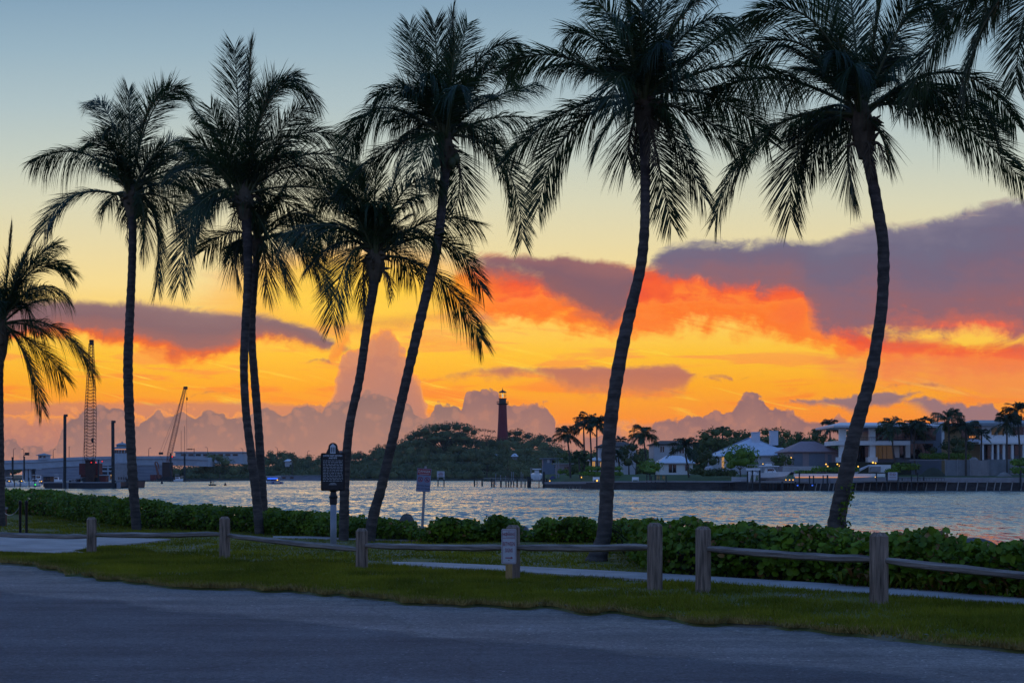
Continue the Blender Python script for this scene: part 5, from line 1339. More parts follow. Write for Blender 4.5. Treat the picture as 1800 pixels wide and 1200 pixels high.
# boating sign in the water
dt = 324.0
t = thing('water_sign', P(775, 855, dt), 'white notice board standing in the water on two piles', 'sign')
for px in (770, 780.5): mb = MB(); mb.tube([P(px, 859, dt), P(px, 838.5, dt)], .13, 8); mb.build('pile', M['pile'], t)
for px in (770, 780.5): mb = MB(); mb.tube([P(px, 842, dt - .02), P(px, 838.3, dt - .02)], .17, 8); mb.build('pile_sleeve', M['steel'], t)
mb = MB(); mb.pbox(768, 781.5, 827.7, 838, dt - .25, .08); mb.build('panel', M['signwhite'], t)
mb = MB()
for i, (a, b) in enumerate(((772, 778), (770.5, 779), (771, 778.5))): mb.pbox(a, b, 830 + i * 2.5, 831.2 + i * 2.5, dt - .27, .015)
mb.build('lettering', M['signfaded'], t)

# ================================================================== the far shore
frg = np.random.default_rng(77)
def leaf_cloud(blobs, per, size, rg, core=.60):
    """leaf-clump cards through the outer volume of each ellipsoid (cx, cy, cz, rx, ry, rz)"""
    VV = []
    for (cx, cy, cz, rx, ry, rz) in blobs:
        n = int(per * (rx * rz) ** .9 / size ** 1.6) + 30
        dr = nrm(rg.normal(0, 1, (n, 3))); dr[:, 2] = np.where(dr[:, 2] < -.35, -dr[:, 2], dr[:, 2])
        rad = (.50 + .56 * rg.random(n) ** .6)
        lump = 1 + .30 * (vnoise(dr[:, 0] * 2.3 + cx, dr[:, 2] * 2.3 + cz, 1.3, 5) - .5) * 2
        c = np.array([cx, cy, cz]) + dr * np.array([rx, ry, rz]) * (rad * lump)[:, None]
        nor = nrm(dr + rg.normal(0, .6, (n, 3))); a = nrm(np.cross(nor, rg.normal(0, 1, (n, 3)))); b = np.cross(nor, a)
        s = size * rg.uniform(.5, 1.25, n); s2 = s * rg.uniform(.45, .85, n)
        VV.append(np.stack([c - a * s[:, None], c - b * s2[:, None] + a * s[:, None] * .3, c + a * s[:, None], c + b * s2[:, None]], 1).reshape(-1, 3))
    V = np.concatenate(VV); Fq = np.arange(len(V)).reshape(-1, 4)
    # inner foliage body of every lobe
    CV, CF, off = [], [], len(V)
    nu, nv = 12, 7
    for (cx, cy, cz, rx, ry, rz) in blobs:
        th = np.linspace(-PI / 2, PI / 2, nv)[:, None]; ph = np.linspace(0, 2 * PI, nu, endpoint=False)[None, :]
        dx_, dy_, dz_ = np.cos(th) * np.cos(ph), np.cos(th) * np.sin(ph), np.sin(th) + 0 * ph
        q = core * (1 + .35 * (vnoise(dx_ * 2.1 + cx, dz_ * 2.1 + dy_ + cz, 1.7, 9) - .5)) * rg.uniform(.93, 1.07, (nv, nu))
        CV.append(np.stack([cx + dx_ * rx * q, cy + dy_ * ry * q, cz + dz_ * rz * q], -1).reshape(-1, 3))
        for i in range(nv - 1):
            for j in range(nu): CF.append((off + i * nu + j, off + i * nu + (j + 1) % nu, off + (i + 1) * nu + (j + 1) % nu, off + (i + 1) * nu + j))
        off += nu * nv
    if core: V = np.concatenate([V] + CV); Fq = np.concatenate([Fq, np.array(CF)])
    return V, Fq
def tree(label, d, blobs, ground, group=None, m='treeleaf', size=None, per=5.5, name='tree', cat='tree', seed=None, trunk=True, depth=.8):
    """blobs in photo pixels: (px, py, rx, ry)"""
    rg = np.random.default_rng(seed if seed is not None else abs(hash(label)) % 99991)
    k = d / F
    size = size or 1.35 * k
    bl = [(X(a, d), d + rg.normal(0, .4) * b2 * k * depth, Z(b, d), rx * k, rx * k * depth, ry * k) for a, b, rx, ry in blobs for b2 in (rx,)]
    cx = sum(q[0] for q in bl) / len(bl)
    t = thing(name, (cx, d, ground), label, cat, group)
    V, Fq = leaf_cloud(bl, per, size, rg, core=0 if per < 2 else .54)
    np_mesh('crown', V, Fq, M[m], t)
    if trunk:
        mb = MB(); zt = sum(q[2] for q in bl) / len(bl); h = max(.6, zt - ground)
        r = max(.12, h * .028)
        base = Vector((cx, d, ground - .3)); fork = Vector((cx + rg.normal(0, .03) * h, d, ground + h * .42))
        mb.tube([base, base.lerp(fork, .5) + Vector((rg.normal(0, .02) * h, 0, 0)), fork], [r * 1.35, r, r * .85], 8)
        for q in bl:
            e = Vector((q[0], q[1], q[2] + q[5] * .2)); mb.tube([fork, fork.lerp(e, .55) + Vector((0, 0, .06 * h)), e], [r * .6, r * .38, r * .1], 6)
        mb.build('trunk', M['bark'], t)
    return t

# banks
mb = MB()
def strip(mb, px0, px1, d0, d1, z0, z1, n=40, rough=2.0, name=None):
    for i in range(n):
        a, b = px0 + (px1 - px0) * i / n, px0 + (px1 - px0) * (i + 1) / n
        j = lambda q: rough * math.sin(q * .13) + rough * .6 * math.sin(q * .37)
        mb.face((X(a, d0), d0 + j(a), WATER - .4), (X(b, d0), d0 + j(b), WATER - .4), (X(b, d0), d0 + j(b) + 1.0, z0), (X(a, d0), d0 + j(a) + 1.0, z0))
        mb.face((X(a, d0), d0 + j(a) + 1.0, z0), (X(b, d0), d0 + j(b) + 1.0, z0), (X(b, d0) * d1 / d0, d1, z1), (X(a, d0) * d1 / d0, d1, z1))
strip(mb, -700, 335, 640, 1000, -.4, 1.0); strip(mb, 335, 860, 640, 1000, -.4, 1.0)
strip(mb, 850, 1150, 560, 1000, -.3, 2.0); strip(mb, 1140, 2600, 420, 1000, 1.7, 3.0)
tag(mb.build('far_bank', M['bankfar']), kind='structure')
# the lighthouse hill: a smooth rise
hx, hy = X(830, 735), 760
mb = MB(); nr, na = 10, 36
def hz(r): return -.5 + 16.0 * (0.5 + 0.5 * math.cos(min(PI, r / 95 * PI)))
for i in range(nr):
    r0, r1 = 95 * i / nr, 95 * (i + 1) / nr
    for k in range(na):
        a, b = 2 * PI * k / na, 2 * PI * (k + 1) / na
        mb.face((hx + 1.3 * r0 * math.cos(a), hy + r0 * math.sin(a), hz(r0)), (hx + 1.3 * r1 * math.cos(a), hy + r1 * math.sin(a), hz(r1)), (hx + 1.3 * r1 * math.cos(b), hy + r1 * math.sin(b), hz(r1)), (hx + 1.3 * r0 * math.cos(b), hy + r0 * math.sin(b), hz(r0)))
tag(mb.build('hill', M['bankfar'], smooth=True), kind='structure')

# woods that read as one mass
OUT = [(330, 822), (355, 816), (420, 818), (430, 803), (445, 801), (465, 799), (487, 796), (500, 796), (515, 799), (525, 804), (535, 802), (545, 801), (552, 808), (560, 803), (575, 797), (605, 797), (620, 799), (632, 799), (645, 797), (655, 792), (668, 785), (682, 780), (700, 776), (712, 772), (725, 768), (740, 768), (770, 766), (800, 766), (830, 766), (860, 774), (890, 772), (920, 772), (945, 771), (965, 775), (985, 785), (1010, 800)]
blobs = []
for row in range(5):
    q = row / 4.0
    px = 332.0
    while px < 1000:
        top = float(np.interp(px, [o[0] for o in OUT], [o[1] for o in OUT])); bot = 843.5
        rr = frg.uniform(8, 15) * (1.1 if px > 640 else .8)
        hgt = bot - top; rr = min(rr, hgt * .48)
        cy = top + rr * .8 + (hgt - rr * 1.3) * (1 - q) + frg.normal(0, 1.5)
        dd = 655 + q * 75 + (px > 900) * -60 + frg.uniform(-6, 6)
        k = dd / F
        blobs.append((X(px, dd), dd, Z(cy, dd), rr * 1.15 * k, rr * k, rr * .95 * k))
        px += rr * frg.uniform(.75, 1.15)
V, Fq = leaf_cloud(blobs, 5.0, .42, frg)
tag(np_mesh('woods', V, Fq, M['treefar']), kind='stuff')
# woods far left, under and behind the bridge
blobs = []
for px in np.arange(-120, 345, 9):
    dd = 700 + frg.uniform(-10, 10); k = dd / F; rr = frg.uniform(9, 14)
    blobs.append((X(px, dd), dd, Z(834 - frg.uniform(0, 6) - (6 if px < 50 else 0), dd), rr * k, rr * k, rr * k))
V, Fq = leaf_cloud(blobs, 3.0, .5, frg)
tag(np_mesh('woods', V, Fq, M['treefar']), kind='stuff')
# woods behind the houses
blobs = []
for row, (d0, top) in enumerate(((360, 0), (330, 8))):
    for px in np.arange(985, 1480, 10):
        o_ = float(np.interp(px, [985, 1040, 1080, 1120, 1160, 1200, 1225, 1250, 1320, 1400, 1480], [795, 790, 782, 786, 786, 784, 774, 766, 764, 768, 772])) + top + frg.uniform(-3, 3)
        k = d0 / F; rr = frg.uniform(9, 14); cy = o_ + rr
        while cy < 838:
            blobs.append((X(px, d0), d0 + frg.uniform(-4, 4), Z(cy, d0), rr * k, rr * k, rr * .95 * k)); cy += rr * 1.3
V, Fq = leaf_cloud(blobs, 4.5, .30, frg)
tag(np_mesh('woods', V, Fq, M['treeleaf']), kind='stuff')

# single trees that stand out of it
FG = 'trees of the far shore'
tree('broad umbrella crowned tree on the hill, highest crown before the lighthouse', 712, [(733, 763, 16, 9), (748, 758, 16, 10), (765, 753, 17, 10), (784, 751, 17, 10), (803, 751, 16, 10), (820, 754, 15, 10), (833, 760, 11, 8), (756, 766, 24, 11), (780, 764, 26, 12), (806, 764, 24, 11), (722, 769, 14, 8), (770, 772, 40, 10), (815, 771, 26, 9)], 8, FG, 'treefar', seed=3)
tree('open crowned tree with sky showing through it beside the lighthouse foot', 722, [(851, 757, 9, 4), (864, 759, 10, 4), (856, 768, 12, 5)], 10, FG, 'treefar', per=1.6, seed=4)
tree('rounded tree directly behind the lighthouse foot, clear of the open tree', 745, [(893, 763, 12, 7), (910, 762, 15, 8), (928, 767, 13, 7), (905, 772, 26, 8)], 8, FG, 'treefar', seed=5)
tree('lower rounded tree on the hill slope towards the shore palms', 700, [(950, 769, 13, 7), (965, 773, 12, 7), (940, 776, 16, 7)], 4, FG, 'treefar', seed=6)
tree('column shaped dark tree below the lighthouse', 640, [(893, 790, 7, 9), (893, 803, 8, 10)], 0, FG, 'treefar', seed=7)
tree('spreading tree low on the hill below the open crowned tree', 640, [(850, 797, 9, 6), (862, 800, 8, 6), (856, 812, 14, 10)], 0, FG, 'treefar', seed=8)
tree('big dark tree in front of the bridge end and the long pale building', 600, [(372, 806, 13, 11), (386, 806, 13, 9), (398, 813, 14, 10), (365, 822, 16, 14), (388, 826, 22, 14), (410, 828, 16, 12)], -.5, FG, 'treefar', seed=9)
tree('pale willowy tree at the water edge behind the historical marker', 640, [(560, 825, 8, 11), (566, 832, 10, 9)], -.5, FG, 'treefar', seed=10)
tree('small round tree between the two far lamp posts', 650, [(512, 800, 7, 5), (517, 808, 8, 7)], -.5, FG, 'treefar', seed=12)
tree('mid green tree at the water edge below the first far lamp post', 640, [(487, 822, 14, 10), (482, 832, 15, 9)], -.5, FG, 'treefar', seed=14)

# lighthouse
d = 735.0; k = d / F; x = X(883.5, d); zb = hz(abs(x - hx) / 1.3) - .5
t = thing('lighthouse', (x, d, zb), 'tall red brick lighthouse with lit lantern and black gallery on the wooded hill', 'lighthouse')
rb, rt = 10.2 * k, 6.9 * k; zt = Z(709, d)
mb = MB(); n = 14
mb.lathe((x, d, zb), [(rb + (rt - rb) * (i / n) ** .9 + .9 * (1 - i / n) ** 6, (zt - zb) * i / n) for i in range(n + 1)], 28); mb.build('tower', M['redtower'], t, smooth=True)
mb = MB(); mb.lathe((x, d, zt), [(rt, 0), (rt * 1.02, .1), (rt * .92, .3), (rt * .92, Z(701, d) - zt)], 24); mb.build('watch_room', M['blackpaint'], t)
zg = Z(709.5, d); rg_ = 10.6 * k
mb = MB(); mb.lathe((x, d, zg), [(rt * .95, -.75), (rg_ * .8, -.35), (rg_, -.05), (rg_, .12), (rt * .9, .14)], 24); mb.build('gallery', M['blackpaint'], t)
mb = MB()
for i in range(20):
    a = 2 * PI * i / 20; mb.bar((x + rg_ * .97 * math.cos(a), d + rg_ * .97 * math.sin(a), zg + .1), (x + rg_ * .97 * math.cos(a), d + rg_ * .97 * math.sin(a), zg + 1.25), .05)
for hh in (.55, .9, 1.25):
    mb.tube([(x + rg_ * .97 * math.cos(a), d + rg_ * .97 * math.sin(a), zg + hh) for a in np.linspace(0, 2 * PI, 21)], .05, 4, caps=False)
mb.build('railing', M['blackpaint'], t)
z0, z1 = Z(700.5, d), Z(689.5, d); rl = 6.0 * k
mb = MB(); mb.lathe((x, d, z0), [(rl * 1.28, -.12), (rl * 1.28, .12), (rl * .8, .14)], 20); mb.build('lantern_deck', M['blackpaint'], t)
mb = MB(); mb.lathe((x, d, z1), [(rl * 1.18, -.1), (rl * 1.18, .12), (rl * .75, .65), (rl * .25, 1.0), (.3, 1.2), (.34, 1.5), (.12, 1.7), (.05, 2.6)], 20); mb.build('lantern_roof', M['blackpaint'], t)
mb = MB()
for i in range(10):
    a = 2 * PI * (i + .5) / 10; mb.bar((x + rl * math.cos(a), d + rl * math.sin(a), z0), (x + rl * math.cos(a), d + rl * math.sin(a), z1), .10)
mb.tube([(x + rl * math.cos(a), d + rl * math.sin(a), (z0 + z1) / 2) for a in np.linspace(0, 2 * PI, 11)], .07, 4, caps=False)
mb.build('lantern_frame', M['blackpaint'], t)
mb = MB(); zm = (z0 + z1) / 2
mb.lathe((x, d, zm), [(.15, -1.2), (.36, -.7), (.42, 0), (.34, .6), (.12, 1.1)], 12); lens = mb.build('lens', M['beacon'], t)

# ---- bridge
d = 590.0
c = P(150, 845, d)
t = thing('road_bridge', (c.x, d, WATER), 'long pale concrete bridge across the inlet with control towers', 'bridge')
dz = lambda px: float(np.interp(px, [-200, 0, 60, 130, 200, 300, 365], [811, 809, 807.5, 803, 801.5, 801, 803.5]))
mb = MB(); xs_ = list(range(-200, 366, 20)) + [366]
for a, b in zip(xs_[:-1], xs_[1:]):
    za, zb2 = Z(dz(a), d), Z(dz(b), d)
    mb.hexa([(X(a, d), d, za - 1.2), (X(b, d), d, zb2 - 1.2), (X(b, d), d + 14, zb2 - 1.2), (X(a, d), d + 14, za - 1.2), (X(a, d), d, za), (X(b, d), d, zb2), (X(b, d), d + 14, zb2), (X(a, d), d + 14, za)])
mb.build('parapet', M['bridge'], t)
mb = MB()
for a, b in zip(xs_[:-1], xs_[1:]):
    za, zb2 = Z(dz(a), d) - 1.203, Z(dz(b), d) - 1.203; h = 2.6
    mb.hexa([(X(a, d), d + .5, za - h), (X(b, d), d + .5, zb2 - h), (X(b, d), d + 13, zb2 - h), (X(a, d), d + 13, za - h), (X(a, d), d + .5, za), (X(b, d), d + .5, zb2), (X(b, d), d + 13, zb2), (X(a, d), d + 13, za)])
mb.build('girder', M['bridge'], t)
for (a, b) in ((62, 141), (240, 292)):
    mb = MB(); mb.pbox(a, b, 816, 848, d + .9, 12); mb.build('bascule_pier', M['bridgewall'], t)
    mb = MB()
    for i in range(5): zz = WATER + 1.4 + i * 1.25; mb.box(X(a, d) - .05, X(b, d) + .05, d + .80, d + .88, zz, zz + .12)
    mb.build('panel_joint', M['bridge'], t)
for (a, b) in ((39, 49), (50.5, 55)):
    mb = MB(); mb.pbox(a, b, 818, 848, d + 2, 8); mb.build('pier', M['bridge'], t)
mb = MB(); mb.pbox(2, 6, 818, 848, d + 2, 8); mb.build('pier', M['bridge'], t)
# small control house
mb = MB(); mb.pbox(67, 82, 800, 808, d - .5, 5); mb.build('control_house', M['bridge'], t)
mb = MB(); xa, xb = X(65, d), X(84.5, d); mb.hip(xa, xb, d - 1.2, d + 5.4, Z(799.3, d), Z(796, d), 2.2); mb.build('control_roof', M['roofgrey'], t)
mb = MB(); mb.pbox(69, 73, 801, 804.5, d - .56, .05); mb.pbox(76, 80, 801, 804.5, d - .56, .05); mb.build('control_window', M['glass'], t)
# the octagonal tower
x = X(217, d); k = d / F
def octo(mb, r0, z0, r1, z1): mb.lathe((x, d - 2, 0), [(r0, z0), (r1, z1)], 8)
mb = MB(); octo(mb, 13.5 * k, Z(814, d), 13.5 * k, Z(790.5, d)); mb.build('tower_room', M['bridge'], t)
mb = MB(); octo(mb, 16 * k, WATER - .5, 16 * k, Z(815, d)); mb.build('tower_base', M['cap'], t)
mb = MB(); mb.lathe((x, d - 2, 0), [(16.5 * k, Z(788.3, d)), (16.5 * k, Z(787.5, d)), (11 * k, Z(785.3, d)), (10.5 * k, Z(785, d))], 8); mb.lathe((x, d - 2, 0), [(9.6 * k, Z(785.2, d)), (9.6 * k, Z(782.2, d))], 8)
mb.lathe((x, d - 2, 0), [(12 * k, Z(782.2, d)), (12 * k, Z(781.6, d)), (5 * k, Z(778.6, d)), (.3, Z(778, d)), (.25, Z(776, d))], 8); mb.build('tower_roof', M['roofgrey'], t)
mb = MB()
for i in range(8):
    a = 2 * PI * i / 8
    for q in (-.22, .0, .22):
        cx, cy = x + 13.5 * k * .925 * math.cos(a + q * 1.6), d - 2 + 13.5 * k * .925 * math.sin(a + q * 1.6)
        mb.box(cx - .33, cx + .33, cy - .25, cy - .22, Z(796.5, d), Z(790.5, d))
mb.build('tower_window', M['glass'], t)
mb = MB()
for i in range(5): px = 208 + i * 4.2; mb.pbox(px, px + 1.4, 838, 842.5, d - 2 - 16 * k - .02, .4)
mb.build('tower_opening', M['glass'], t)
for px, py in ((197.5, 802.3), (302.7, 802.3), (179.5, 810.5)):
    tt = thing('signal_lamp', P(px, py, d - 1), {197: 'red signal lamp on the bridge beside the control tower', 302: 'red signal lamp on the bridge by the far crane', 179: 'red signal lamp under the bridge deck over the barge'}[int(px)], 'lamp', 'signal lamps on the bridge')
    mb = MB(); mb.lathe(P(px, py, d - 1), [(.06, -.22), (.24, -.1), (.24, .1), (.06, .22)], 8); mb.build('lens', M['redlamp'], tt)
    mb = MB(); mb.pbox(px - 1.3, px + 1.3, py - 1.4, py + 1.4, d - .75, .2); mb.build('housing', M['black'], tt)
LAMPS = [(23.5, 807, 788, 'bridge lamp post beside the photo edge palm', 1), (42, 806, 789, 'bridge lamp post over the thin channel pile', -1), (93.5, 804, 789.5, 'bridge lamp post between control house and spud pile', 1), (121.5, 803, 785, 'bridge lamp post close beside the taller spud pile', 0), (261.5, 800, 787, 'bridge lamp post between slim palm and far crane', 1), (365, 794, 786, 'lamp post over the big dark tree at the bridge end', -1), (427, 795, 788, 'lamp post beside the twin palms over the pale building', -1), (487.5, 802, 786, 'tall lamp post with a white base over the far trees', -1), (540.5, 803, 792, 'lamp post over the far trees close before the historical marker', 1)]
for px, pb, pt, lab, s in LAMPS:
    dd = d + 3 if px < 300 else 645
    tt = thing('lamp_post', P(px, pb, dd), lab, 'lamp post', 'lamp posts of the bridge road')
    mb = MB(); mb.tube([P(px, pb + 3, dd), P(px, pt + 2, dd), P(px + s * 1.2, pt + .4, dd), P(px + s * 3, pt, dd)], [.14, .10, .08, .07], 6); mb.build('pole', M['pile'], tt)
    mb = MB(); mb.pbox(px + s * 3 - 1, px + s * 3 + 1, pt - .5, pt + .3, dd - .1, .3); mb.build('head', M['pile'], tt)
tt = thing('signal_gantry', P(341, 803, d), 'road signal gantry with an arm on the bridge beyond the far crane', 'gantry')
mb = MB(); mb.pbox(340.6, 341.6, 787.5, 804, d + 4, .25); mb.build('pole', M['pile'], tt)
mb = MB(); mb.pbox(327, 341, 788.7, 789.4, d + 4, .2); mb.build('arm', M['pile'], tt)
mb = MB()
for px in (330, 333, 336): mb.pbox(px, px + 1.5, 788, 790.5, d + 3.9, .3)
mb.build('signal', M['black'], tt)
# buildings beyond the bridge
def block(label, d, px0, px1, pt, pb, depth, wall, roof, wins=(), cat='building', name='building', group=None, roofh=1.2, over=.6, wm='glass'):
    t = thing(name, P((px0 + px1) / 2, pb, d), label, cat, group)
    mb = MB(); mb.pbox(px0, px1, pt, pb + 3, d, depth); mb.build('wall', M[wall], t)
    mb = MB(); x0, x1 = X(px0, d) - over, X(px1, d) + over; z = Z(pt, d)
    mb.box(x0, x1, d - over, d + depth + over, z + .003, z + roofh * d / F); mb.build('roof', M[roof], t)
    for w in wins:
        mb = MB(); mb.pbox(w[0], w[1], w[2], w[3], d - .05, .045); mb.build('window', M[w[4] if len(w) > 4 else wm], t)
    return t
block('long pale flat roofed building rising behind the bridge end', 660, 308, 428, 795, 812, 20, 'bridge', 'offwhite', [(318 + i * 13, 327 + i * 13, 797.5, 801) for i in range(8)], roofh=1.6)
block('dark windowed hotel block seen under the bridge behind the barge', 640, 174, 204, 813, 846, 15, 'bridge', 'roofgrey', [(176, 188.5, 815, 819.5), (191, 203, 815, 819.5), (176, 188.5, 822, 826), (191, 203, 822, 826), (176, 188.5, 829, 833.5), (191, 203, 829, 833.5), (193, 202, 836, 842, 'glasslit'), (178.4, 179.6, 817, 818.6, 'glassgold'), (181, 182.6, 817, 818.8, 'glassgold'), (194.4, 196.4, 833.8, 836, 'glassgold')])
block('pale low building behind the marina trees under the bridge', 650, 112, 140, 817, 846, 12, 'offwhite', 'offwhite', [(116, 121, 830, 836), (126, 131, 830, 836)])
# far crane and its companions
d = 580.0
t = thing('crawler_crane', P(297, 842, d), 'distant crane with raked red lattice boom working at the bridge', 'crane')
mb = MB(); lattice(mb, P(295, 812, d), P(325, 682, d), 1.65, .9, 30, .085); mb.build('boom', M['lattice2'], t)
mb = MB(); mb.pbox(322.5, 329, 679, 684, d - .3, .8); mb.build('boom_head', M['lattice'], t)
mb = MB()
for a, b in (((326, 682), (280, 797)), ((326, 682), (285, 797)), ((280, 797), (292, 822)), ((328, 683), (328.5, 800))): mb.bar(P(*a, d + .2), P(*b, d + .2), .045)
mb.build('cable', M['lattice'], t)
mb = MB(); mb.pbox(327.3, 329.4, 698, 703, d, .5); mb.build('hook', M['pile'], t)
mb = MB(); mb.pbox(285, 300, 812, 838, d + .6, 4); mb.build('house', M['lattice'], t)
mb = MB(); mb.pbox(279, 286, 794.5, 798.5, d, .8); mb.build('gantry', M['pile'], t)
mb = MB(); mb.pbox(283, 304, 838, 845, d + .4, 4.5); mb.build('crawler_track', M['pile'], t)
t = thing('pile_driver', P(276, 843, d - 3), 'small red excavator with a looped arm below the bridge', 'excavator')
mb = MB(); dd = d - 3
mb.tube([P(280, 841, dd), P(277, 829, dd), P(274, 818, dd), P(272.3, 814, dd), P(273.5, 811.3, dd), P(276, 812, dd), P(278.5, 817, dd), P(279.5, 824, dd)], [.5, .45, .4, .3, .3, .3, .3, .2], 6); mb.build('arm', M['lattice2'], t)
mb = MB(); mb.pbox(272, 282, 834, 840, dd, 2.2); mb.build('cab', M['rust'], t)
mb = MB(); mb.pbox(270, 284, 840, 844.5, dd - .2, 2.6); mb.build('track', M['pile'], t)
runabout('white work boat moored beside the far crane', 305, 321, 846.5, 545, 1.3, roof=.8, name='work_boat')
t = thing('site_barge', P(270, 847, 560), 'low dark site barge carrying the far crane', 'barge')
mb = MB(); mb.prism([(X(243, 560), WATER - .5), (X(332, 560), WATER - .5), (X(334, 560), Z(843.6, 560)), (X(241, 560), Z(843.6, 560))], 560, 600); mb.build('hull', M['hull'], t)
mb = MB(); mb.pbox(264, 272, 834, 843.6, 564, 2.5); mb.build('container', M['rust'], t)
for px, top, w in ((300, 796, 3), (324.5, 797, 3.2)):
    tag(MB().tube([P(px, 848, 556), P(px, top, 556)], w / 2 / F * 556, 10).build('spud_pile', M['pile'], origin=P(px, 846, 556)), 'dark spud pile by the far crane, ' + ('against its boom foot' if px < 310 else 'standing clear before the pale building'), 'pile', 'spud piles of the far crane')
for px in (318.5, 324.5):
    tag(MB().bar(P(px, 800, 640), P(px, 757 if px < 320 else 748, 640), .09).build('radio_mast', M['pile'], origin=P(px, 800, 640)), 'thin radio mast over the pale building, ' + ('the shorter' if px < 320 else 'the taller') + ' of the pair', 'mast', 'radio masts')
# utility pole, roofs among the trees, pale fallen dock
t = thing('utility_pole', P(634.5, 805, 690), 'wooden utility pole with cross arms over the far trees', 'utility pole')
mb = MB(); mb.pbox(634, 635, 792, 806, 690, .3); mb.build('pole', M['pile'], t)
mb = MB(); mb.pbox(631.5, 637.5, 792.6, 793.2, 689.8, .15); mb.pbox(632, 637, 796, 796.6, 689.8, .15); mb.build('cross_arm', M['pile'], t)
def gable_house(label, d, px0, px1, pe, pr, pb, depth, wall, roof, wins=(), group=None, inset=None, name='house', chim=(), over=.5, doors=()):
    t = thing(name, P((px0 + px1) / 2, pb, d), label, 'house', group)
    mb = MB(); x0, x1 = X(px0, d), X(px1, d); mb.box(x0 + over, x1 - over, d, d + depth, Z(pb + 4, d), Z(pe, d) - .2); mb.build('wall', M[wall], t)
    mb = MB(); mb.hip(x0, x1, d - over, d + depth + over, Z(pe, d), Z(pr, d), inset if inset is not None else (x1 - x0) * .3); r = mb.build('roof', M[roof], t)
    for (a, b, c, e) in chim:
        mb = MB(); dc = d + depth * .35; mb.pbox(a, b, c, e, dc, 1.4); mb.mat(0).pbox(a - .4, b + .4, c - 1.2, c, dc - .1, 1.6); mb.build('chimney', M['rooftin'], r)
    for w in wins:
        mb = MB(); mb.pbox(w[0], w[1], w[2], w[3], d - .06, .05); f = mb.build('window', M[w[4] if len(w) > 4 else 'glass'], t)
        mb = MB(); y = d - .075
        for q in (w[0], (w[0] + w[1]) / 2, w[1]): mb.box(X(q, d) - .04, X(q, d) + .04, y, y + .012, Z(w[3], d), Z(w[2], d))
        mb.build('frame', M['white'], f)
    for (a, b, c, e) in doors:
        mb = MB(); mb.pbox(a, b, c, e, d - .06, .05); mb.build('door', M['shutter'], t)
    return t
gable_house('small grey roof among the hillside trees, beside the broad pale roof', 694, 864, 878, 801.5, 797.5, 806, 8, 'bridgewall', 'roofgrey')
gable_house('small pale blue roof among the hillside trees below the lighthouse', 634, 898, 911, 801.5, 796.5, 806, 8, 'bridgewall', 'rooftin')
gable_house('tiny white roofed house in the far trees between the lamp posts', 690, 499, 511, 810, 806.5, 816, 8, 'offwhite', 'rooftin')
block('long dark boathouse at the far waterside near the tour boat', 630, 486, 560, 836, 845, 10, 'bridgewall', 'roofgrey', [(496, 502, 838, 841), (510, 516, 838, 841)], roofh=1.0)
gable_house('dome roofed white house peeping out behind the historical marker', 705, 592, 602, 796, 791.5, 803, 8, 'bridgewall', 'roofdark')

# ================================================================== the near right shore with its houses
# land: lawn behind a sea wall
FRONT = [(957, 297, 847.5), (1000, 284, 847), (1060, 268, 846.5), (1180, 256, 846), (1290, 249, 846), (1400, 246, 842), (1560, 244, 839.5), (1800, 243, 840), (2300, 243, 840)]
mb = MB()
for (a, da, ta), (b, db, tb) in zip(FRONT[:-1], FRONT[1:]):
    A0, B0 = P(a, ta, da), P(b, tb, db)
    A1, B1 = Vector((X(a, da), da + 14, 1.55)), Vector((X(b, db), db + 14, 1.55))
    A2, B2 = Vector((X(a, da) * 1.5, da + 130, 1.75)), Vector((X(b, db) * 1.5, db + 130, 1.75))
    mb.face(A0, B0, B1, A1); mb.face(A1, B1, B2, A2)
    mb.face(Vector((A0.x, A0.y, -2)), Vector((B0.x, B0.y, -2)), B0, A0)
a = P(957, 847.5, 297); mb.face(Vector((a.x, a.y, -2)), a, Vector((a.x * 1.0, 311, 1.55)), Vector((a.x * 1.5, 427, 1.75)), Vector((a.x * 1.5, 427, -2)))
tag(mb.build('shore_lawn', M['lawnfar']), kind='structure')
def gz(px, d):
    """height of that lawn"""
    fd = float(np.interp(px, [f[0] for f in FRONT], [f[1] for f in FRONT])); ft = float(np.interp(px, [f[0] for f in FRONT], [f[2] for f in FRONT]))
    z0 = Z(ft, fd); return z0 + (1.55 - z0) * min(1, max(0, (d - fd) / 14))
def seawall(label, pts, cap_h, braces, m='seawall'):
    c = P(pts[0][0], 860, pts[0][1])
    t = thing('sea_wall', (c.x, c.y, WATER), label, 'sea wall', 'sea walls along the house lots')
    mb = MB(); mc = MB()
    for (a, da, ta), (b, db, tb) in zip(pts[:-1], pts[1:]):
        A, B = P(a, ta, da), P(b, tb, db); off = Vector((0, -.5, 0))
        def q(v, z, o=0): return (v.x, v.y - .5 + o, z)
        mb.hexa([q(A, -2.2), q(B, -2.2), q(B, -2.2, .45), q(A, -2.2, .45), q(A, A.z - .02), q(B, B.z - .02), q(B, B.z - .02, .45), q(A, A.z - .02, .45)])
        mc.hexa([q(A, A.z - cap_h, -.18), q(B, B.z - cap_h, -.18), q(B, B.z - cap_h, .5), q(A, A.z - cap_h, .5), q(A, A.z + .12, -.18), q(B, B.z + .12, -.18), q(B, B.z + .12, .5), q(A, A.z + .12, .5)])
    mb.build('wall', M[m], t); mc.build('cap', M['cap'], t)
    for (px, lean) in braces:
        d = float(np.interp(px, [p[0] for p in pts], [p[1] for p in pts])) - .7; tp = float(np.interp(px, [p[0] for p in pts], [p[2] for p in pts]))
        mb = MB(); mb.bar(P(px + lean, tp + 5, d), P(px, 862, d - .5), .11); mb.build('brace', M['deck'], t)
seawall('short sea wall with pale slanting braces beside the small jetty', [(957, 296.8, 847.5), (1000, 284, 847), (1030, 276, 846.7)], .35, [(981 + i * 6.2, 3) for i in range(7)])
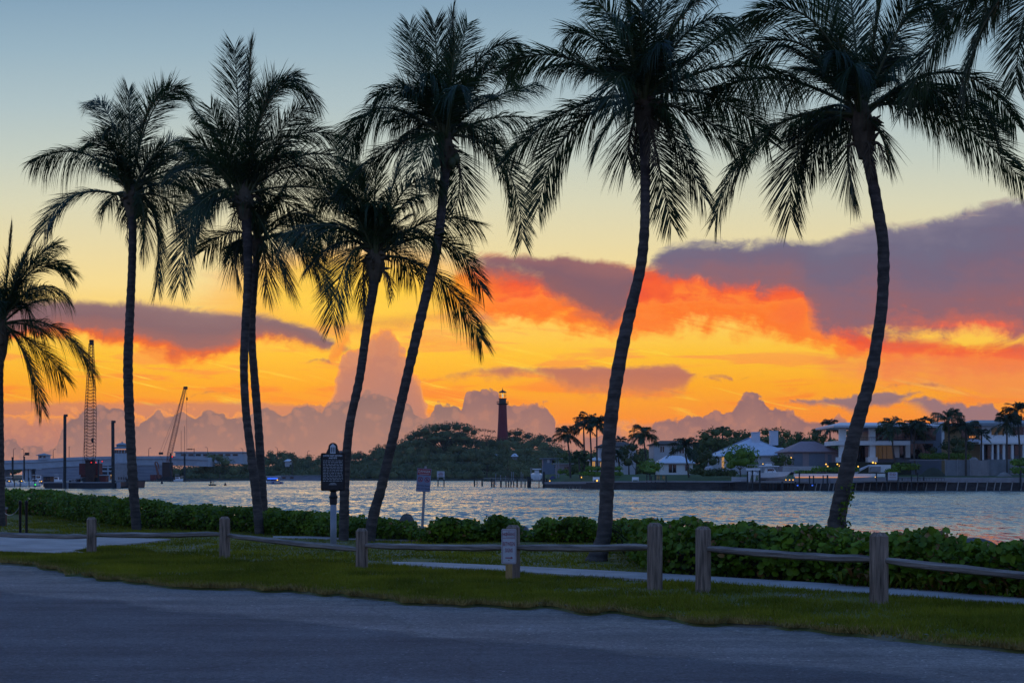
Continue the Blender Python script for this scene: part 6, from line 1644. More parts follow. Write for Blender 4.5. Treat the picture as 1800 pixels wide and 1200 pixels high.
seawall('low dark sea wall below the lawns of the small houses', [(1030, 276, 846.7), (1060, 268, 846.5), (1180, 256, 846), (1290, 249, 846), (1392, 246.2, 842.3)], .12, [])
seawall('braced sea wall with broad concrete cap along the villa lots', [(1392, 246.2, 842.3), (1400, 246, 842), (1560, 244, 839.5), (1800, 243, 840), (2300, 243, 840)], .75,
        [(px, 3.2) for px in (1412, 1433, 1441, 1456, 1464, 1503, 1517, 1528, 1549, 1563, 1578, 1594, 1611, 1627, 1644, 1662, 1682, 1697, 1716, 1733, 1747, 1757, 1777, 1794)])
# the lamp-lit step under the cap by the jetty
t = thing('retaining_wall', P(1440, 838, 248), 'low pale retaining wall lit by an amber strip along its foot', 'wall')
mb = MB(); mb.pbox(1396, 1556, 832, 838, 248.5, .4); mb.build('wall', M['white'], t)
for a, b in ((1398, 1480), (1498, 1535)):
    mb = MB(); mb.pbox(a, b, 838.1, 839.3, 248.2, .15); mb.build('light_strip', M['strip'], t)

# ---- houses
gable_house('broad house with pale blue metal roof and two chimneys', 285, 1256, 1402, 801, 767, 831, 14, 'offwhite', 'rooftin', [(1345, 1352, 806, 818), (1268.5, 1273, 802.5, 822, 'glassgold')], chim=[(1322, 1336, 760, 778), (1354, 1368, 758, 782)], inset=17.5 * .5)
gable_house('small wing with pale blue roof leaning on the two chimney house', 281, 1330, 1400, 799.5, 786, 830, 3.5, 'offwhite', 'rooftin', [(1378, 1386, 806, 818)])
gable_house('low pink roofed house with big grey shutters', 268, 1383, 1480, 793, 774, 826, 12, 'pinkwall', 'rooftile', [], inset=3.9, doors=[(1395, 1411, 796, 819), (1422, 1450, 796, 820), (1455, 1462, 798, 818)])
gable_house('small white cottage with sliding glass door behind a young palm', 274, 1156, 1222, 813, 800, 833, 9, 'white', 'rooftin', [(1175, 1189, 816, 830), (1204, 1212, 816, 827)])
gable_house('dark roofed two storey house behind the palms over the cottage', 305, 1146, 1222, 780, 773, 826, 12, 'offwhite', 'roofdark', [(1180, 1186, 784, 798), (1194, 1203, 786, 796), (1160, 1168, 784, 794)], inset=2.4)
gable_house('brown roofed cream house half hidden by the stout palm stem', 300, 1050, 1122, 784, 775, 832, 12, 'offwhite', 'roofdark', [(1090, 1097, 788, 798), (1082, 1088, 804, 812)], inset=2.4)
gable_house('lamp lit garden house close beside the stout palm stem', 283, 1034, 1064, 808.5, 803, 831, 6, 'offwhite', 'rooftin', [(1041, 1046, 811, 823, 'glassgold'), (1055, 1062, 812, 823, 'glassgold')], inset=1.4)
block('pale grey flat roofed house among the hillside trees by the jetty', 340, 954, 985, 806, 838, 8, 'shutter', 'roofgrey', [(962, 966, 807, 813, 'signwhite'), (970, 976, 808, 816)], name='house', cat='house')
block('low pale boathouse behind the shore garden by the tall lift posts', 306, 978, 1004, 815, 836, 6, 'pinkwall', 'offwhite', [(992, 1000, 820, 830)], name='boathouse', cat='boathouse', roofh=1.0)

# modern white villa
d = 262.0
t = thing('villa', P(1555, 812, d), 'modern white two storey villa with pillared balcony and metal roof', 'house')
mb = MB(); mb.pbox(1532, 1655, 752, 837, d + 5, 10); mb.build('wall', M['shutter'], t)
mb = MB(); mb.pbox(1468, 1600, 774.5, 782, d, 9); mb.build('balcony_slab', M['white'], t)
for px, w in ((1482, 11), (1534, 10)):
    mb = MB(); mb.pbox(px - w / 2, px + w / 2, 751.8, 774.4, d + .4, 1.2); mb.pbox(px - w * .12, px + w * .12, 754, 774.2, d + .3, .09); mb.build('column', M['white'], t)
    mb = MB(); mb.pbox(px - w / 2, px + w / 2, 782.1, 803, d + .4, 1.2); mb.pbox(px - w * .85, px + w * .85, 803.1, 812, d + .1, 1.8); mb.build('column', M['white'], t)
mb = MB(); mb.pbox(1572, 1581, 782.1, 804, d + 4.2, .7); mb.build('pier', M['white'], t)
mb = MB(); mb.pbox(1592, 1600, 779, 804, d + 4.2, .7); mb.build('pier', M['white'], t)
mb = MB(); mb.hip(X(1464, d), X(1656, d), d - 1, d + 15, Z(747.5, d), Z(740, d), 3.0, th=.35); mb.build('roof', M['rooftin'], t)
for (a, b, c, e, m) in ((1540, 1571, 783, 806, 'glasslit'), (1582, 1591, 780, 804, 'glass'), (1601, 1640, 779, 806, 'glass'), (1538, 1560, 752, 772, 'glass'), (1562, 1600, 753, 772, 'glass'), (1604, 1645, 752, 773, 'glass'), (1500, 1528, 784, 810, 'glass')):
    mb = MB(); mb.pbox(a, b, c, e, d + 4.9, .05); w = mb.build('window', M[m], t)
    mb = MB()
    for i in range(5):
        q = a + (b - a) * i / 4; mb.box(X(q, d) - .04, X(q, d) + .04, d + 4.86, d + 4.89, Z(e, d), Z(c, d))
    mb.build('frame', M['roofdark'], w)
mb = MB()
for i in range(40):
    px = 1487 + i * 2.8
    if px < 1600: mb.bar(P(px, 774.4, d + .25), P(px, 768, d + .25), .02)
mb.bar(P(1487, 768, d + .25), P(1600, 768, d + .25), .035); mb.build('railing', M['black'], t)
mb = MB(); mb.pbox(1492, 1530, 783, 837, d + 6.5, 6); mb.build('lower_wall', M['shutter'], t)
mb = MB(); mb.pbox(1468, 1602, 812.2, 837, d - .5, 5.3); mb.build('terrace', M['bankfar'], t)
# white steps below the villa
t = thing('garden_steps', P(1545, 829, 254), 'pale garden steps and low white wall below the villa', 'steps')
mb = MB(); mb.prism([(X(1500, 254), Z(832, 254)), (X(1512, 254), Z(824, 254)), (X(1530, 254), Z(816.6, 254)), (X(1530, 254), Z(818, 254)), (X(1514, 254), Z(826.6, 254)), (X(1505, 254), Z(833, 254))], 254, 255.5); mb.build('handrail', M['offwhite'], t)
mb = MB(); mb.pbox(1528, 1566, 816.5, 830, 255.2, .4); mb.build('wall', M['white'], t)
mb = MB()
for i in range(4): mb.pbox(1529 + i * .8, 1548, 826.5 - i * 2.4, 829 - i * 2.4, 254.2 + i * .25, .3)
mb.build('step', M['cap'], t)
# house beyond with ochre wall
d = 270.0
t = thing('villa', P(1740, 812, d), 'large pale house with ochre upper wall and a pergola terrace', 'house')
mb = MB(); mb.pbox(1650, 1726, 749, 837, d + 3, 9); mb.build('ochre_wall', M['ochre'], t)
mb = MB(); mb.pbox(1647, 1660, 741, 785, d, 3); mb.build('pier', M['white'], t)
mb = MB(); mb.pbox(1726.3, 1836, 748, 778, d + 1, 11); mb.build('upper_wall', M['white'], t)
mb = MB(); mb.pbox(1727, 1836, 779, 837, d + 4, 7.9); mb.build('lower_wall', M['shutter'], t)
mb = MB(); mb.pbox(1718, 1840, 808.2, 837, d - 1.8, 5.7); mb.build('terrace', M['cap'], t)
mb = MB(); mb.box(X(1640, d), X(1842, d), d - .5, d + 13, Z(748, d) + .003, Z(744, d)); mb.hip(X(1700, d), X(1842, d), d + .3, d + 12, Z(743, d), Z(736, d), 3); mb.build('roof', M['roofgrey'], t)
mb = MB(); mb.pbox(1722, 1836, 776.5, 780, d - 1.6, 5); mb.build('pergola', M['white'], t)
for px, w in ((1727, 5), (1745, 3), (1755, 3), (1765, 4), (1780, 4), (1800, 4)):
    mb = MB(); mb.pbox(px - w / 2, px + w / 2, 780.1, 808, d - 1.3, .5); mb.build('column', M['white'], t)
for (a, b, c, e, m) in ((1743, 1752, 751, 764, 'glasslit'), (1754, 1764, 751, 764, 'glasslit'), (1780, 1800, 750, 764, 'glass')):
    mb = MB(); mb.pbox(a, b, c, e, d + .94, .05); mb.build('window', M[m], t)
for (a, b, c, e, m) in ((1733, 1743, 782, 806, 'glass'), (1748, 1753, 782, 796, 'glass'), (1758, 1763, 782, 796, 'glass'), (1769, 1777, 782, 806, 'glass'), (1784, 1797, 780, 800, 'glass')):
    mb = MB(); mb.pbox(a, b, c, e, d + 3.94, .05); mb.build('door', M[m], t)
for (a, b, c, e, m) in ((1690, 1716, 752, 772, 'glass'), (1704, 1716, 765, 769, 'strip')):
    mb = MB(); mb.pbox(a, b, c, e, d + (2.94 if m == 'glass' else 2.8), .05); mb.build('window', M[m], t)
mb = MB(); mb.hip(X(1700, d), X(1730, d), d - 1, d + 3, Z(775, d), Z(771, d), 1.0); mb.build('porch_roof', M['rooftin'], t)

# ---- building site: screen, heap, hedges
t = thing('screen_fence', P(1717, 838, 252), 'grey building site screen of fabric panels before the ochre villa', 'fence')
for i, (a, b, c) in enumerate(((1662, 1705, 808), (1706, 1738, 809), (1739, 1776, 807))):
    mb = MB(); n = 8
    for q in range(n):
        x0, x1 = a + (b - a) * q / n, a + (b - a) * (q + 1) / n
        y0, y1 = 252 + .12 * math.sin(q * 1.3 + i), 252 + .12 * math.sin(q * 1.3 + 1.3 + i)
        mb.hexa([(X(x0, 252), y0, Z(837, 252)), (X(x1, 252), y1, Z(837, 252)), (X(x1, 252), y1 + .03, Z(837, 252)), (X(x0, 252), y0 + .03, Z(837, 252)), (X(x0, 252), y0, Z(c, 252)), (X(x1, 252), y1, Z(c, 252)), (X(x1, 252), y1 + .03, Z(c, 252)), (X(x0, 252), y0 + .03, Z(c, 252))])
    mb.build('panel', M[['canvas', 'cap', 'canvas'][i]], t)
for px in (1661.5, 1683, 1705.5, 1738.5, 1776.5): mb = MB(); mb.tube([P(px, 840, 251.7), P(px, 806.5, 251.7)], .05, 6); mb.build('post', M['steel'], t)
mb = MB(); mb.bar(P(1598, 808.5, 252.2), P(1662, 808.5, 252.2), .06); mb.build('top_rail', M['steel'], t)
def heap(label, px, pb, w, h, d, m, seed):
    rg = np.random.default_rng(seed); k = d / F; x, zb = X(px, d), Z(pb, d); n, mm = 16, 6; mb = MB()
    for i in range(mm + 1):
        q = i / mm
        for j in range(n):
            a = 2 * PI * j / n; s = 1 + rg.uniform(-.12, .12)
            mb.v.append((x + w / 2 * k * (1 - q) * s * math.cos(a), d + w / 3 * k * (1 - q) * s * math.sin(a), zb - .4 + (h * k + .4) * math.sin(q * PI / 2) ** 1.3))
    for i in range(mm):
        for j in range(n): j2 = (j + 1) % n; mb.f.append((i * n + j, i * n + j2, i * n + n + j2, i * n + n + j)); mb.m.append(0)
    tag(mb.build('spoil_heap', M[m], origin=(x, d, zb), smooth=True), label, 'heap')
heap('dome of pale spoil rising behind the site screen', 1712, 812, 34, 9, 256, 'sand', 2)
heap('dark earth heap beside the site screen', 1640, 838, 60, 17, 250, 'bankfar', 3)
heap('low pale rubble heap at the end of the site screen', 1765, 838, 40, 9, 251, 'sand', 4)
def shrub(label, d, blobs, m='topiary', name='hedge', cat='hedge', group=None, per=4.6, size=None, seed=1, ground=None, trunk=False):
    px = sum(b[0] for b in blobs) / len(blobs)
    return tree(label, d, blobs, gz(px, d) if ground is None else ground, group, m, size or .20, per, name, cat, seed, trunk, depth=.7)
def row_(a, b, y, r, ry, step=6): return [(px, y, r, ry) for px in np.arange(a, b + .1, step)]
shrub('round clipped green tree on the cottage lawn', 262, [(1131, 821, 12, 12), (1143, 817, 14, 12), (1154, 821, 12, 12), (1142, 827, 19, 9)], name='clipped_tree', cat='tree', trunk=True, seed=2)
shrub('big round clipped green tree before the two chimney house', 258, [(1283, 802, 16, 17), (1301, 796, 22, 16), (1320, 802, 17, 17), (1301, 811, 34, 16), (1284, 818, 16, 10), (1318, 818, 16, 10)], name='clipped_tree', cat='tree', trunk=True, seed=3)
shrub('dark shrub behind the lifted boat, before the two chimney house wing', 264, [(1362, 808, 10, 8), (1376, 806, 12, 9), (1388, 812, 9, 9), (1370, 815, 16, 8)], m='treeleaf', seed=4, name='shrub', cat='shrub')
shrub('long clipped hedge under the path lights of the villa', 252, row_(1432, 1506, 826, 7, 6), seed=5)
shrub('clipped hedge below the villa beside the garden steps', 255, row_(1574, 1612, 822, 8, 8) + row_(1560, 1580, 828, 6, 5), seed=6)
shrub('long dark hedge in front of the ochre villa', 259, row_(1622, 1700, 803, 8, 7), seed=7)
shrub('dense dark shrubbery against the ochre villa wall', 262, [(1660, 785, 12, 10), (1675, 778, 13, 12), (1690, 780, 13, 12), (1704, 786, 12, 11), (1680, 792, 22, 10), (1640, 792, 9, 8)], m='treeleaf', seed=8, name='shrub', cat='shrub')
shrub('square clipped hedge at the photo edge on the sea wall', 249, row_(1783, 1835, 814, 9, 9) + row_(1783, 1835, 828, 9, 8), seed=9)
shrub('dark hedge beside the garden house and the stout palm', 274, row_(1034, 1090, 824, 7, 5) + row_(1024, 1092, 833, 7, 5), seed=10)
shrub('garden bush with yellowish leaves by the jetty', 286, [(1000, 833, 8, 6), (993, 829, 6, 5), (985, 830, 7, 6)], seed=11, name='shrub', cat='shrub')
shrub('low dark shrub between cottage and two chimney house', 256, row_(1216, 1236, 830, 8, 7) + row_(1236, 1290, 832, 9, 8), m='treeleaf', seed=12, name='shrub', cat='shrub')
shrub('low hedge along the jetty in front of the grey shutters', 250, row_(1402, 1432, 830, 5, 4), seed=13)
# white picket panels
for lab, a, b, y0, y1, d in (('white picket fence before the grey shuttered house', 1376, 1442, 819, 829, 258), ('white fence panel at the jetty beside the low sea wall', 1286, 1318, 838, 846, 248)):
    t = thing('picket_fence', P((a + b) / 2, y1, d), lab, 'fence')
    mb = MB()
    px = a
    while px < b: mb.pbox(px, px + .8, y0, y1, d, .04); px += 1.15
    mb.build('picket', M['offwhite'], t)
    mb = MB(); mb.pbox(a, b, y0 + 1.2, y0 + 2, d + .045, .05); mb.pbox(a, b, y1 - 2, y1 - 1.2, d + .045, .05); mb.build('rail', M['white'], t)
# small white things on the lawns
t = thing('covered_hot_tub', P(1246, 829, 262), 'domed pale canvas cover on the lawn between the two houses', 'cover')
mb = MB(); mb.lathe(P(1246, 827, 262), [(.8, -.6), (.82, .0), (.78, .45), (.55, .75), (.2, .85)], 16); mb.build('cover', M['offwhite'], t, smooth=True)
mb = MB(); mb.lathe(P(1246, 827, 262), [(.86, -.6), (.86, -.45)], 16); mb.build('rim', M['grey'], t)
for px, lab in ((1048, 'white garden bench on the sea wall beside the stout palm'), (1117, 'white garden bench on the wall before the clipped tree')):
    d = 268 if px < 1100 else 262
    t = thing('garden_bench', P(px, 845, d), lab, 'bench', 'white benches on the sea wall')
    mb = MB(); mb.pbox(px - 6, px + 6, 842.2, 843.4, d, .6); mb.build('seat', M['white'], t)
    mb = MB(); mb.pbox(px - 6, px + 6, 838, 842, d + .55, .08); mb.build('backrest', M['white'], t)
    for q in (-5.4, 4.6): mb = MB(); mb.pbox(px + q, px + q + .8, 843.4, 846.2, d + .05, .5); mb.build('leg', M['white'], t)
# lamps in the gardens
for px, py, d, lab in ((1049.5, 844.3, 266.5, 'bright amber lamp on the sea wall close beside the stout palm'), (1079.5, 844.3, 264, 'small amber lamp on the wall just past the stout palm'), (1022, 838.5, 280, 'amber lamp on the lawn slope by the shore hedge'), (966.5, 845, 296, 'amber lamp at the end of the jetty'),
                       (1390.5, 804, 266, 'amber wall lamp at the corner of the pink roofed house'), (1452, 815.5, 257, 'amber path lamp first in the bed before the villa'), (1455, 819.5, 254, 'lower amber path lamp at the hedge before the villa'), (1472, 815.5, 257, 'amber path lamp in the middle of the bed before the villa'), (1475.5, 818.5, 254, 'small amber path lamp at the villa column foot'),
                       (1508.5, 819.5, 256, 'amber lamp beside the curved palm stem'), (1534.5, 812.5, 260, 'bright amber lamp under the villa column'), (1539, 813.5, 260, 'second amber lamp by the villa column foot'), (1539, 838.5, 247, 'amber dock lamp beside the notice board'),
                       (1381.5, 843, 244.5, 'first of three small dock lamps under the lifted boat'), (1388, 843, 244.5, 'middle one of three small dock lamps under the boat'), (1394, 843, 244.5, 'third of three small dock lamps under the boat'), (1341, 815, 250, 'small orange lamp behind the lifted boat tower'), (883.5, 701 + 9999, 1, '')):
    if not lab: continue
    t = thing('garden_lamp', P(px, py, d), lab, 'lamp', 'amber lamps in the shore gardens')
    s = 1.35 if 'bright' in lab else (.72 if 'small' in lab else 1.0)
    mb = MB(); mb.lathe(P(px, py, d), [(.03 * s, -.12 * s), (.11 * s, -.06 * s), (.12 * s, .05 * s), (.04 * s, .12 * s)], 8); mb.build('globe', M['lamp'], t)
    mb = MB(); z = gz(px, d) - .1; q = P(px, py, d)
    mb.bar(Vector((q.x, q.y, min(z, q.z - .3))), q - Vector((0, 0, .13 * s)), .025); mb.build('stem', M['black'], t)
for px, py in ((1402, 852.7), (1428, 852.5), (1474, 845.5)):
    t = thing('dock_light', P(px, py, 243.2), {1402: 'blue dock light low between the piles under the lifted boat bow', 1428: 'blue dock light low by the sea wall braces', 1474: 'blue dock light on the deck edge at the curved palm'}[px], 'lamp', 'blue lights along the dock')
    mb = MB(); mb.lathe(P(px, py, 243.2), [(.05, -.12), (.14, -.05), (.14, .05), (.05, .12)], 8); mb.build('lens', M['bluelamp'], t)
    mb = MB(); mb.pbox(px - .7, px + .7, py + 1.2, py + 2, 243.1, .3); mb.build('bracket', M['steel'], t)

# ---- docks and piles
def dock(label, d, a, b, y, depth, piles, th=.18, rail=None, mdeck='deck', name='dock'):
    t = thing(name, P((a + b) / 2, y, d), label, 'dock')
    mb = MB(); mb.pbox(a, b, y, y + th / d * F, d, depth); mb.build('deck', M[mdeck], t)
    for p in piles:
        px, top = p[0], p[1]; w = p[2] if len(p) > 2 else 2.2; dd = d + (p[3] if len(p) > 3 else .1)
        mb = MB(); mb.tube([(X(px, dd), dd, WATER - 1.5), P(px, top, dd)], w / 2 / F * dd, 8); mb.build('piling', M['pile'], t)
    if rail:
        for (r0, r1, ry) in rail:
            mb = MB(); mb.bar(P(r0, ry, d + .1), P(r1, ry, d + .1), .05)
            for q in np.linspace(r0, r1, max(2, int((r1 - r0) / 5))): mb.bar(P(q, ry, d + .1), P(q, y, d + .1), .035)
            mb.build('railing', M['pile'], t)
    return t
dock('long low wooden jetty on dark piles reaching out from the hillside shore', 310, 866, 960, 843.6, 2.2, [(864.5, 841, 3), (868.5, 843, 3), (881, 845), (889.5, 845), (894, 845), (909, 841, 2.8), (916, 845), (923, 845), (880, 843.6, 2, 2), (898, 843.6, 2, 2), (903, 843.6, 2, 2), (931, 843.6, 2, 2)], rail=[(872, 930, 838.5)])
dock('boat lift dock with heavy piles at the end of the long jetty', 297, 926, 976, 843.4, 2.5, [(928.5, 837, 4), (932, 838, 3), (956, 829, 4), (961, 841, 3.2), (947.5, 846, 1.6), (966, 846, 2)], name='dock')
for i, (px, top, bt, w, dd) in enumerate(((834, 842, 854, 2.6, 330), (838.5, 843, 854, 1.4, 331), (847.5, 840, 852.5, 3, 340))):
    tag(MB().tube([P(px, bt + 6, dd), P(px, top, dd)], w / 2 / F * dd, 8).build('mooring_pile', M['pile'], origin=P(px, bt, dd)), ['thick dark pile standing alone off the jetty, with a thin one beside it', 'thin dark pile next to the thick one off the jetty', 'brownish pile between the lone pair and the jetty'][i], 'pile', 'free piles off the jetty')
for i, (px, t0) in enumerate(((871.5, 832), (880, 834), (889, 836), (899.5, 829), (902.5, 829), (916, 829), (919, 832))):
    tag(MB().tube([P(px, 851, 322), P(px, t0, 322)], .09, 6).build('mooring_post', M['steel'], origin=P(px, 850, 322)), 'thin grey mooring post rising behind the long jetty', 'post', 'mooring posts behind the jetty')
# boat on the lift at the jetty, seen from its stern
d = 300.0; k = d / F
t = thing('lifted_boat', P(943, 842, d), 'white centre console boat with hard top on the lift, its stern to the viewer', 'boat')
x0, x1 = X(933, d), X(953.5, d); xm = (x0 + x1) / 2
mb = MB(); zt, zb = Z(833, d), Z(844.5, d); secs = []
for q in np.linspace(0, 1, 7):
    s = 1 - q ** 2.5 * .95; w = (x1 - x0) / 2 * s
    secs.append([(xm - w, d + q * 6.5, zt + q * .35), (xm - w * .92, d + q * 6.5, zb + (zt - zb) * .35), (xm, d + q * 6.5, zb + q * .6), (xm + w * .92, d + q * 6.5, zb + (zt - zb) * .35), (xm + w, d + q * 6.5, zt + q * .35)])
for s in secs: mb.v += s
for i in range(6):
    for kk in range(5): k2 = (kk + 1) % 5; mb.f.append((i * 5 + kk, i * 5 + k2, i * 5 + 5 + k2, i * 5 + 5 + kk)); mb.m.append(0)
mb.f.append((0, 1, 2, 3, 4)); mb.m.append(0); mb.build('hull', M['boatwhite'], t)
mb = MB(); mb.pbox(939.5, 948, 826, 833, d + 2, 1.4); mb.build('console', M['boatwhite'], t)
mb = MB(); mb.pbox(936, 951.5, 823, 825, d + 1.2, 2.6); mb.build('hard_top', M['white'], t)
for px in (939.5, 947.5): mb = MB(); mb.pbox(px, px + .5, 825, 833, d + 1.5, .08); mb.build('top_post', M['steel'], t)
for px in (938, 949): mb = MB(); mb.tube([P(px, 835, d - .3), P(px, 843, d - .3)], [.26, .2], 8); mb.build('motor', M['boatwhite'], t)
for px in (933.3, 953.3): tag(MB().tube([P(px, 850, d + 1), P(px, 821.5, d + 1)], .10, 6).build('lift_post', M['steel'], origin=P(px, 850, d + 1)), 'pale lift post ' + ('on the lake side' if px < 940 else 'on the garden side') + ' of the stern facing boat', 'post', 'posts of the boat lift')
for px in (978, 982): tag(MB().tube([P(px, 846, 297.5), P(px, 812, 297.5)], .13, 8).build('lift_post', M['steel'], origin=P(px, 846, 297.5)), 'tall pale lift post of the pair before the boathouse', 'post', 'tall lift posts')
t = thing('jet_ski', P(972, 841, 298), 'covered dark blue jet ski on the jetty', 'jet ski')
mb = MB(); x, z = X(972, 298), Z(843, 298); mb.prism([(x - .7, z), (x + .6, z), (x + .7, z + .35), (x + .2, z + .8), (x - .1, z + .85), (x - .65, z + .5)], 298, 298.9); mb.build('hull', M['boatblue'], t)
mb = MB(); mb.bar((x + .05, 298.05, z + .95), (x + .05, 298.85, z + .95), .05); mb.build('handlebar', M['black'], t)
# low platform and ladder docks
dock('low wooden swim platform below the clipped tree', 247, 1258, 1290, 845.7, 2, [(1262, 848, 2), (1268, 848, 2), (1282, 848, 2)], mdeck='cap')
dock('wooden dock frame with ladders before the clipped tree', 254, 1136, 1166, 844, 2.0, [(1137, 834, 2), (1145, 837, 1.6), (1152, 834, 2), (1171, 836, 2)], rail=[(1137, 1171, 836)])
for px in (1157, 1166.5):
    t = thing('deck_chair', P(px, 844, 255), 'yellowish slatted deck chair on the dock frame, ' + ('nearer the clipped tree' if px < 1160 else 'nearer the cottage'), 'chair', 'deck chairs on the dock')
    mb = MB(); mb.pbox(px - 2.6, px + 2.6, 840.6, 841.6, 254.6, .6); mb.build('seat', M['stake'], t)
    mb = MB(); mb.pbox(px - 2.6, px + 2.6, 835, 840.4, 255.2, .07); mb.build('backrest', M['stake'], t)
    for q in (-2.4, 1.9): mb = MB(); mb.pbox(px + q, px + q + .5, 841.6, 844, 254.7, .4); mb.build('leg', M['stake'], t)
dock('dock with heavy piles under the lifted sport boat', 244, 1318, 1420, 846.5, 1.8, [(1314, 828, 2.6, -1), (1322.5, 826, 2.6, -1), (1335.5, 826, 3, -1), (1348, 848, 1.6), (1353, 848, 2), (1358.5, 848, 3), (1364, 848, 2), (1375, 846, 4.4), (1385, 848, 2), (1390, 848, 2), (1398, 846, 3.6), (1405, 829, 2.6, -.5), (1423, 835.5, 2.4, -.5), (1430, 835.5, 2.4, -.5), (1447, 835, 2.2, -.5), (1454.5, 834.5, 3, -.5)])
t = thing('lift_beam', P(1324, 825, 243), 'white boat lift beam resting on three dark piles', 'beam')
mb = MB(); mb.pbox(1312, 1336.5, 822.5, 826, 242.8, .5); mb.build('beam', M['white'], t)
mb = MB(); mb.pbox(1313, 1335, 816.4, 817, 242.9, .06)
for q in (1314, 1318, 1322, 1327, 1333): mb.pbox(q, q + .5, 817, 822.5, 242.9, .06)
mb.build('railing', M['steel'], t)
dock('plank dock with rail posts along the villa sea wall', 242, 1480, 1665, 844.6, 1.6, [(1540.5, 830, 2.4), (1559, 830, 2.8), (1578, 829, 2.8), (1586, 840, 2.2), (1602, 836, 2.4), (1613, 830, 2.4), (1624, 836, 2.2), (1493, 842, 2)], rail=[(1580, 1660, 839.8)])
tag(MB().tube([P(1794, 866, 242), P(1794, 826, 242)], .15, 8).build('mooring_pile', M['pile'], origin=P(1794, 862, 242)), 'dark mooring pile by the square hedge at the photo edge', 'pile')
t = thing('notice_board', P(1569, 843, 241.7), 'white notice board hung between two piles of the villa dock', 'sign')
mb = MB(); mb.pbox(1561, 1577.5, 829.5, 843, 241.55, .06); mb.build('panel', M['signwhite'], t)
mb = MB(); xx = X(1566.3, 241.5); put_text(mb, 'O', .55, xx, Z(833.5, 241.5), 241.53, x_scale=1.1, bold=.01); put_text(mb, 'D', .55, X(1572.2, 241.5), Z(833.5, 241.5), 241.53, x_scale=1.1, bold=.01)
mb.pbox(1563.5, 1575.5, 838.3, 839.2, 241.53, .015); mb.build('lettering', M['signfaded'], t)
# sport boat on the lift
def sportboat():
    d = 245.5; k = d / F
    t = thing('sport_boat', P(1358, 841, d), 'white sport fishing boat with tuna tower raised on its lift, bow towards the villa', 'boat')
    B = 2.4; st = [(1336, 831.5, 843.5), (1348, 830.6, 844), (1360, 829.6, 844), (1370, 829, 843.4), (1380, 828.7, 841.5), (1387, 828.6, 838), (1393, 828.6, 831)]
    mb = MB()
    for i, (px, s, ke) in enumerate(st):
        q = i / 6; w = B / 2 * (1 - q ** 2.4 * .96); ym = d + B / 2; ch = s + (ke - s) * .62
        mb.v += [(X(px, d), ym - w, Z(s, d)), (X(px - 1.2 * q, d), ym - w * .86, Z(ch, d)), (X(px - 2.5 * q, d), ym, Z(ke, d)), (X(px - 1.2 * q, d), ym + w * .86, Z(ch, d)), (X(px, d), ym + w, Z(s, d))]
    for i in range(6):
        for kk in range(5): k2 = (kk + 1) % 5; mb.f.append((i * 5 + kk, i * 5 + k2, i * 5 + 5 + k2, i * 5 + 5 + kk)); mb.m.append(0)
    mb.f.append((0, 1, 2, 3, 4)); mb.m.append(0)
    mb.build('hull', M['boatwhite'], t)
    mb = MB(); mb.prism([(X(1346, d), Z(830.6, d)), (X(1366, d), Z(829.5, d)), (X(1361, d), Z(822.5, d)), (X(1348, d), Z(822.5, d))], d + .5, d + B - .5); mb.build('cabin', M['boatwhite'], t)
    mb = MB(); mb.prism([(X(1350, d), Z(827.5, d)), (X(1362.5, d), Z(827, d)), (X(1360.3, d), Z(823.6, d)), (X(1350, d), Z(823.6, d))], d + .47, d + .49); mb.build('window', M['glass'], t)
    mb = MB(); mb.pbox(1337, 1370, 818, 819.6, d + .3, B - .6); mb.build('hard_top', M['white'], t)
    for px in (1344, 1349, 1358, 1367): mb = MB(); mb.bar(P(px, 830.5, d + .4), P(px, 819.6, d + .4), .035); mb.bar(P(px, 830.5, d + B - .4), P(px, 819.6, d + B - .4), .035); mb.build('top_post', M['steel'], t)
    mb = MB(); mb.pbox(1346, 1357, 814.5, 818, d + .6, 1.1); mb.pbox(1348, 1356, 812.3, 813, d + .5, 1.3); mb.bar(P(1349, 814.5, d + .6), P(1349, 813, d + .6), .03); mb.bar(P(1355, 814.5, d + .6), P(1355, 813, d + .6), .03); mb.build('tower', M['boatwhite'], t)
    mb = MB(); mb.bar(P(1366, 828.9, d + .2), P(1391, 827.2, d + 1), .03)
    for px in (1368, 1374, 1380, 1386): mb.bar(P(px, 829, d + .3), P(px, 827.6, d + .35), .025)
    mb.build('bow_rail', M['steel'], t)
    for px in (1318, 1327): mb = MB(); mb.tube([P(px + 1, 829, d + .6), P(px, 833, d + .6), P(px - 1, 846, d + .6)], [.32, .3, .12], 8); mb.build('motor', M['boatwhite'], t)
    mb = MB(); mb.pbox(1319, 1337, 832, 834.5, d + .3, 1.8); mb.build('transom', M['boatwhite'], t)
sportboat()
t = thing('lift_cradle', P(1358, 846, 244.9), 'steel cradle under the raised sport boat', 'cradle')
mb = MB(); mb.pbox(1330, 1392, 845, 846.3, 245, .2); mb.build('beam', M['steel'], t)
for px in (1342, 1378): mb = MB(); mb.pbox(px, px + 4, 843.2, 845, 245.2, 2); mb.build('bunk', M['pile'], t)

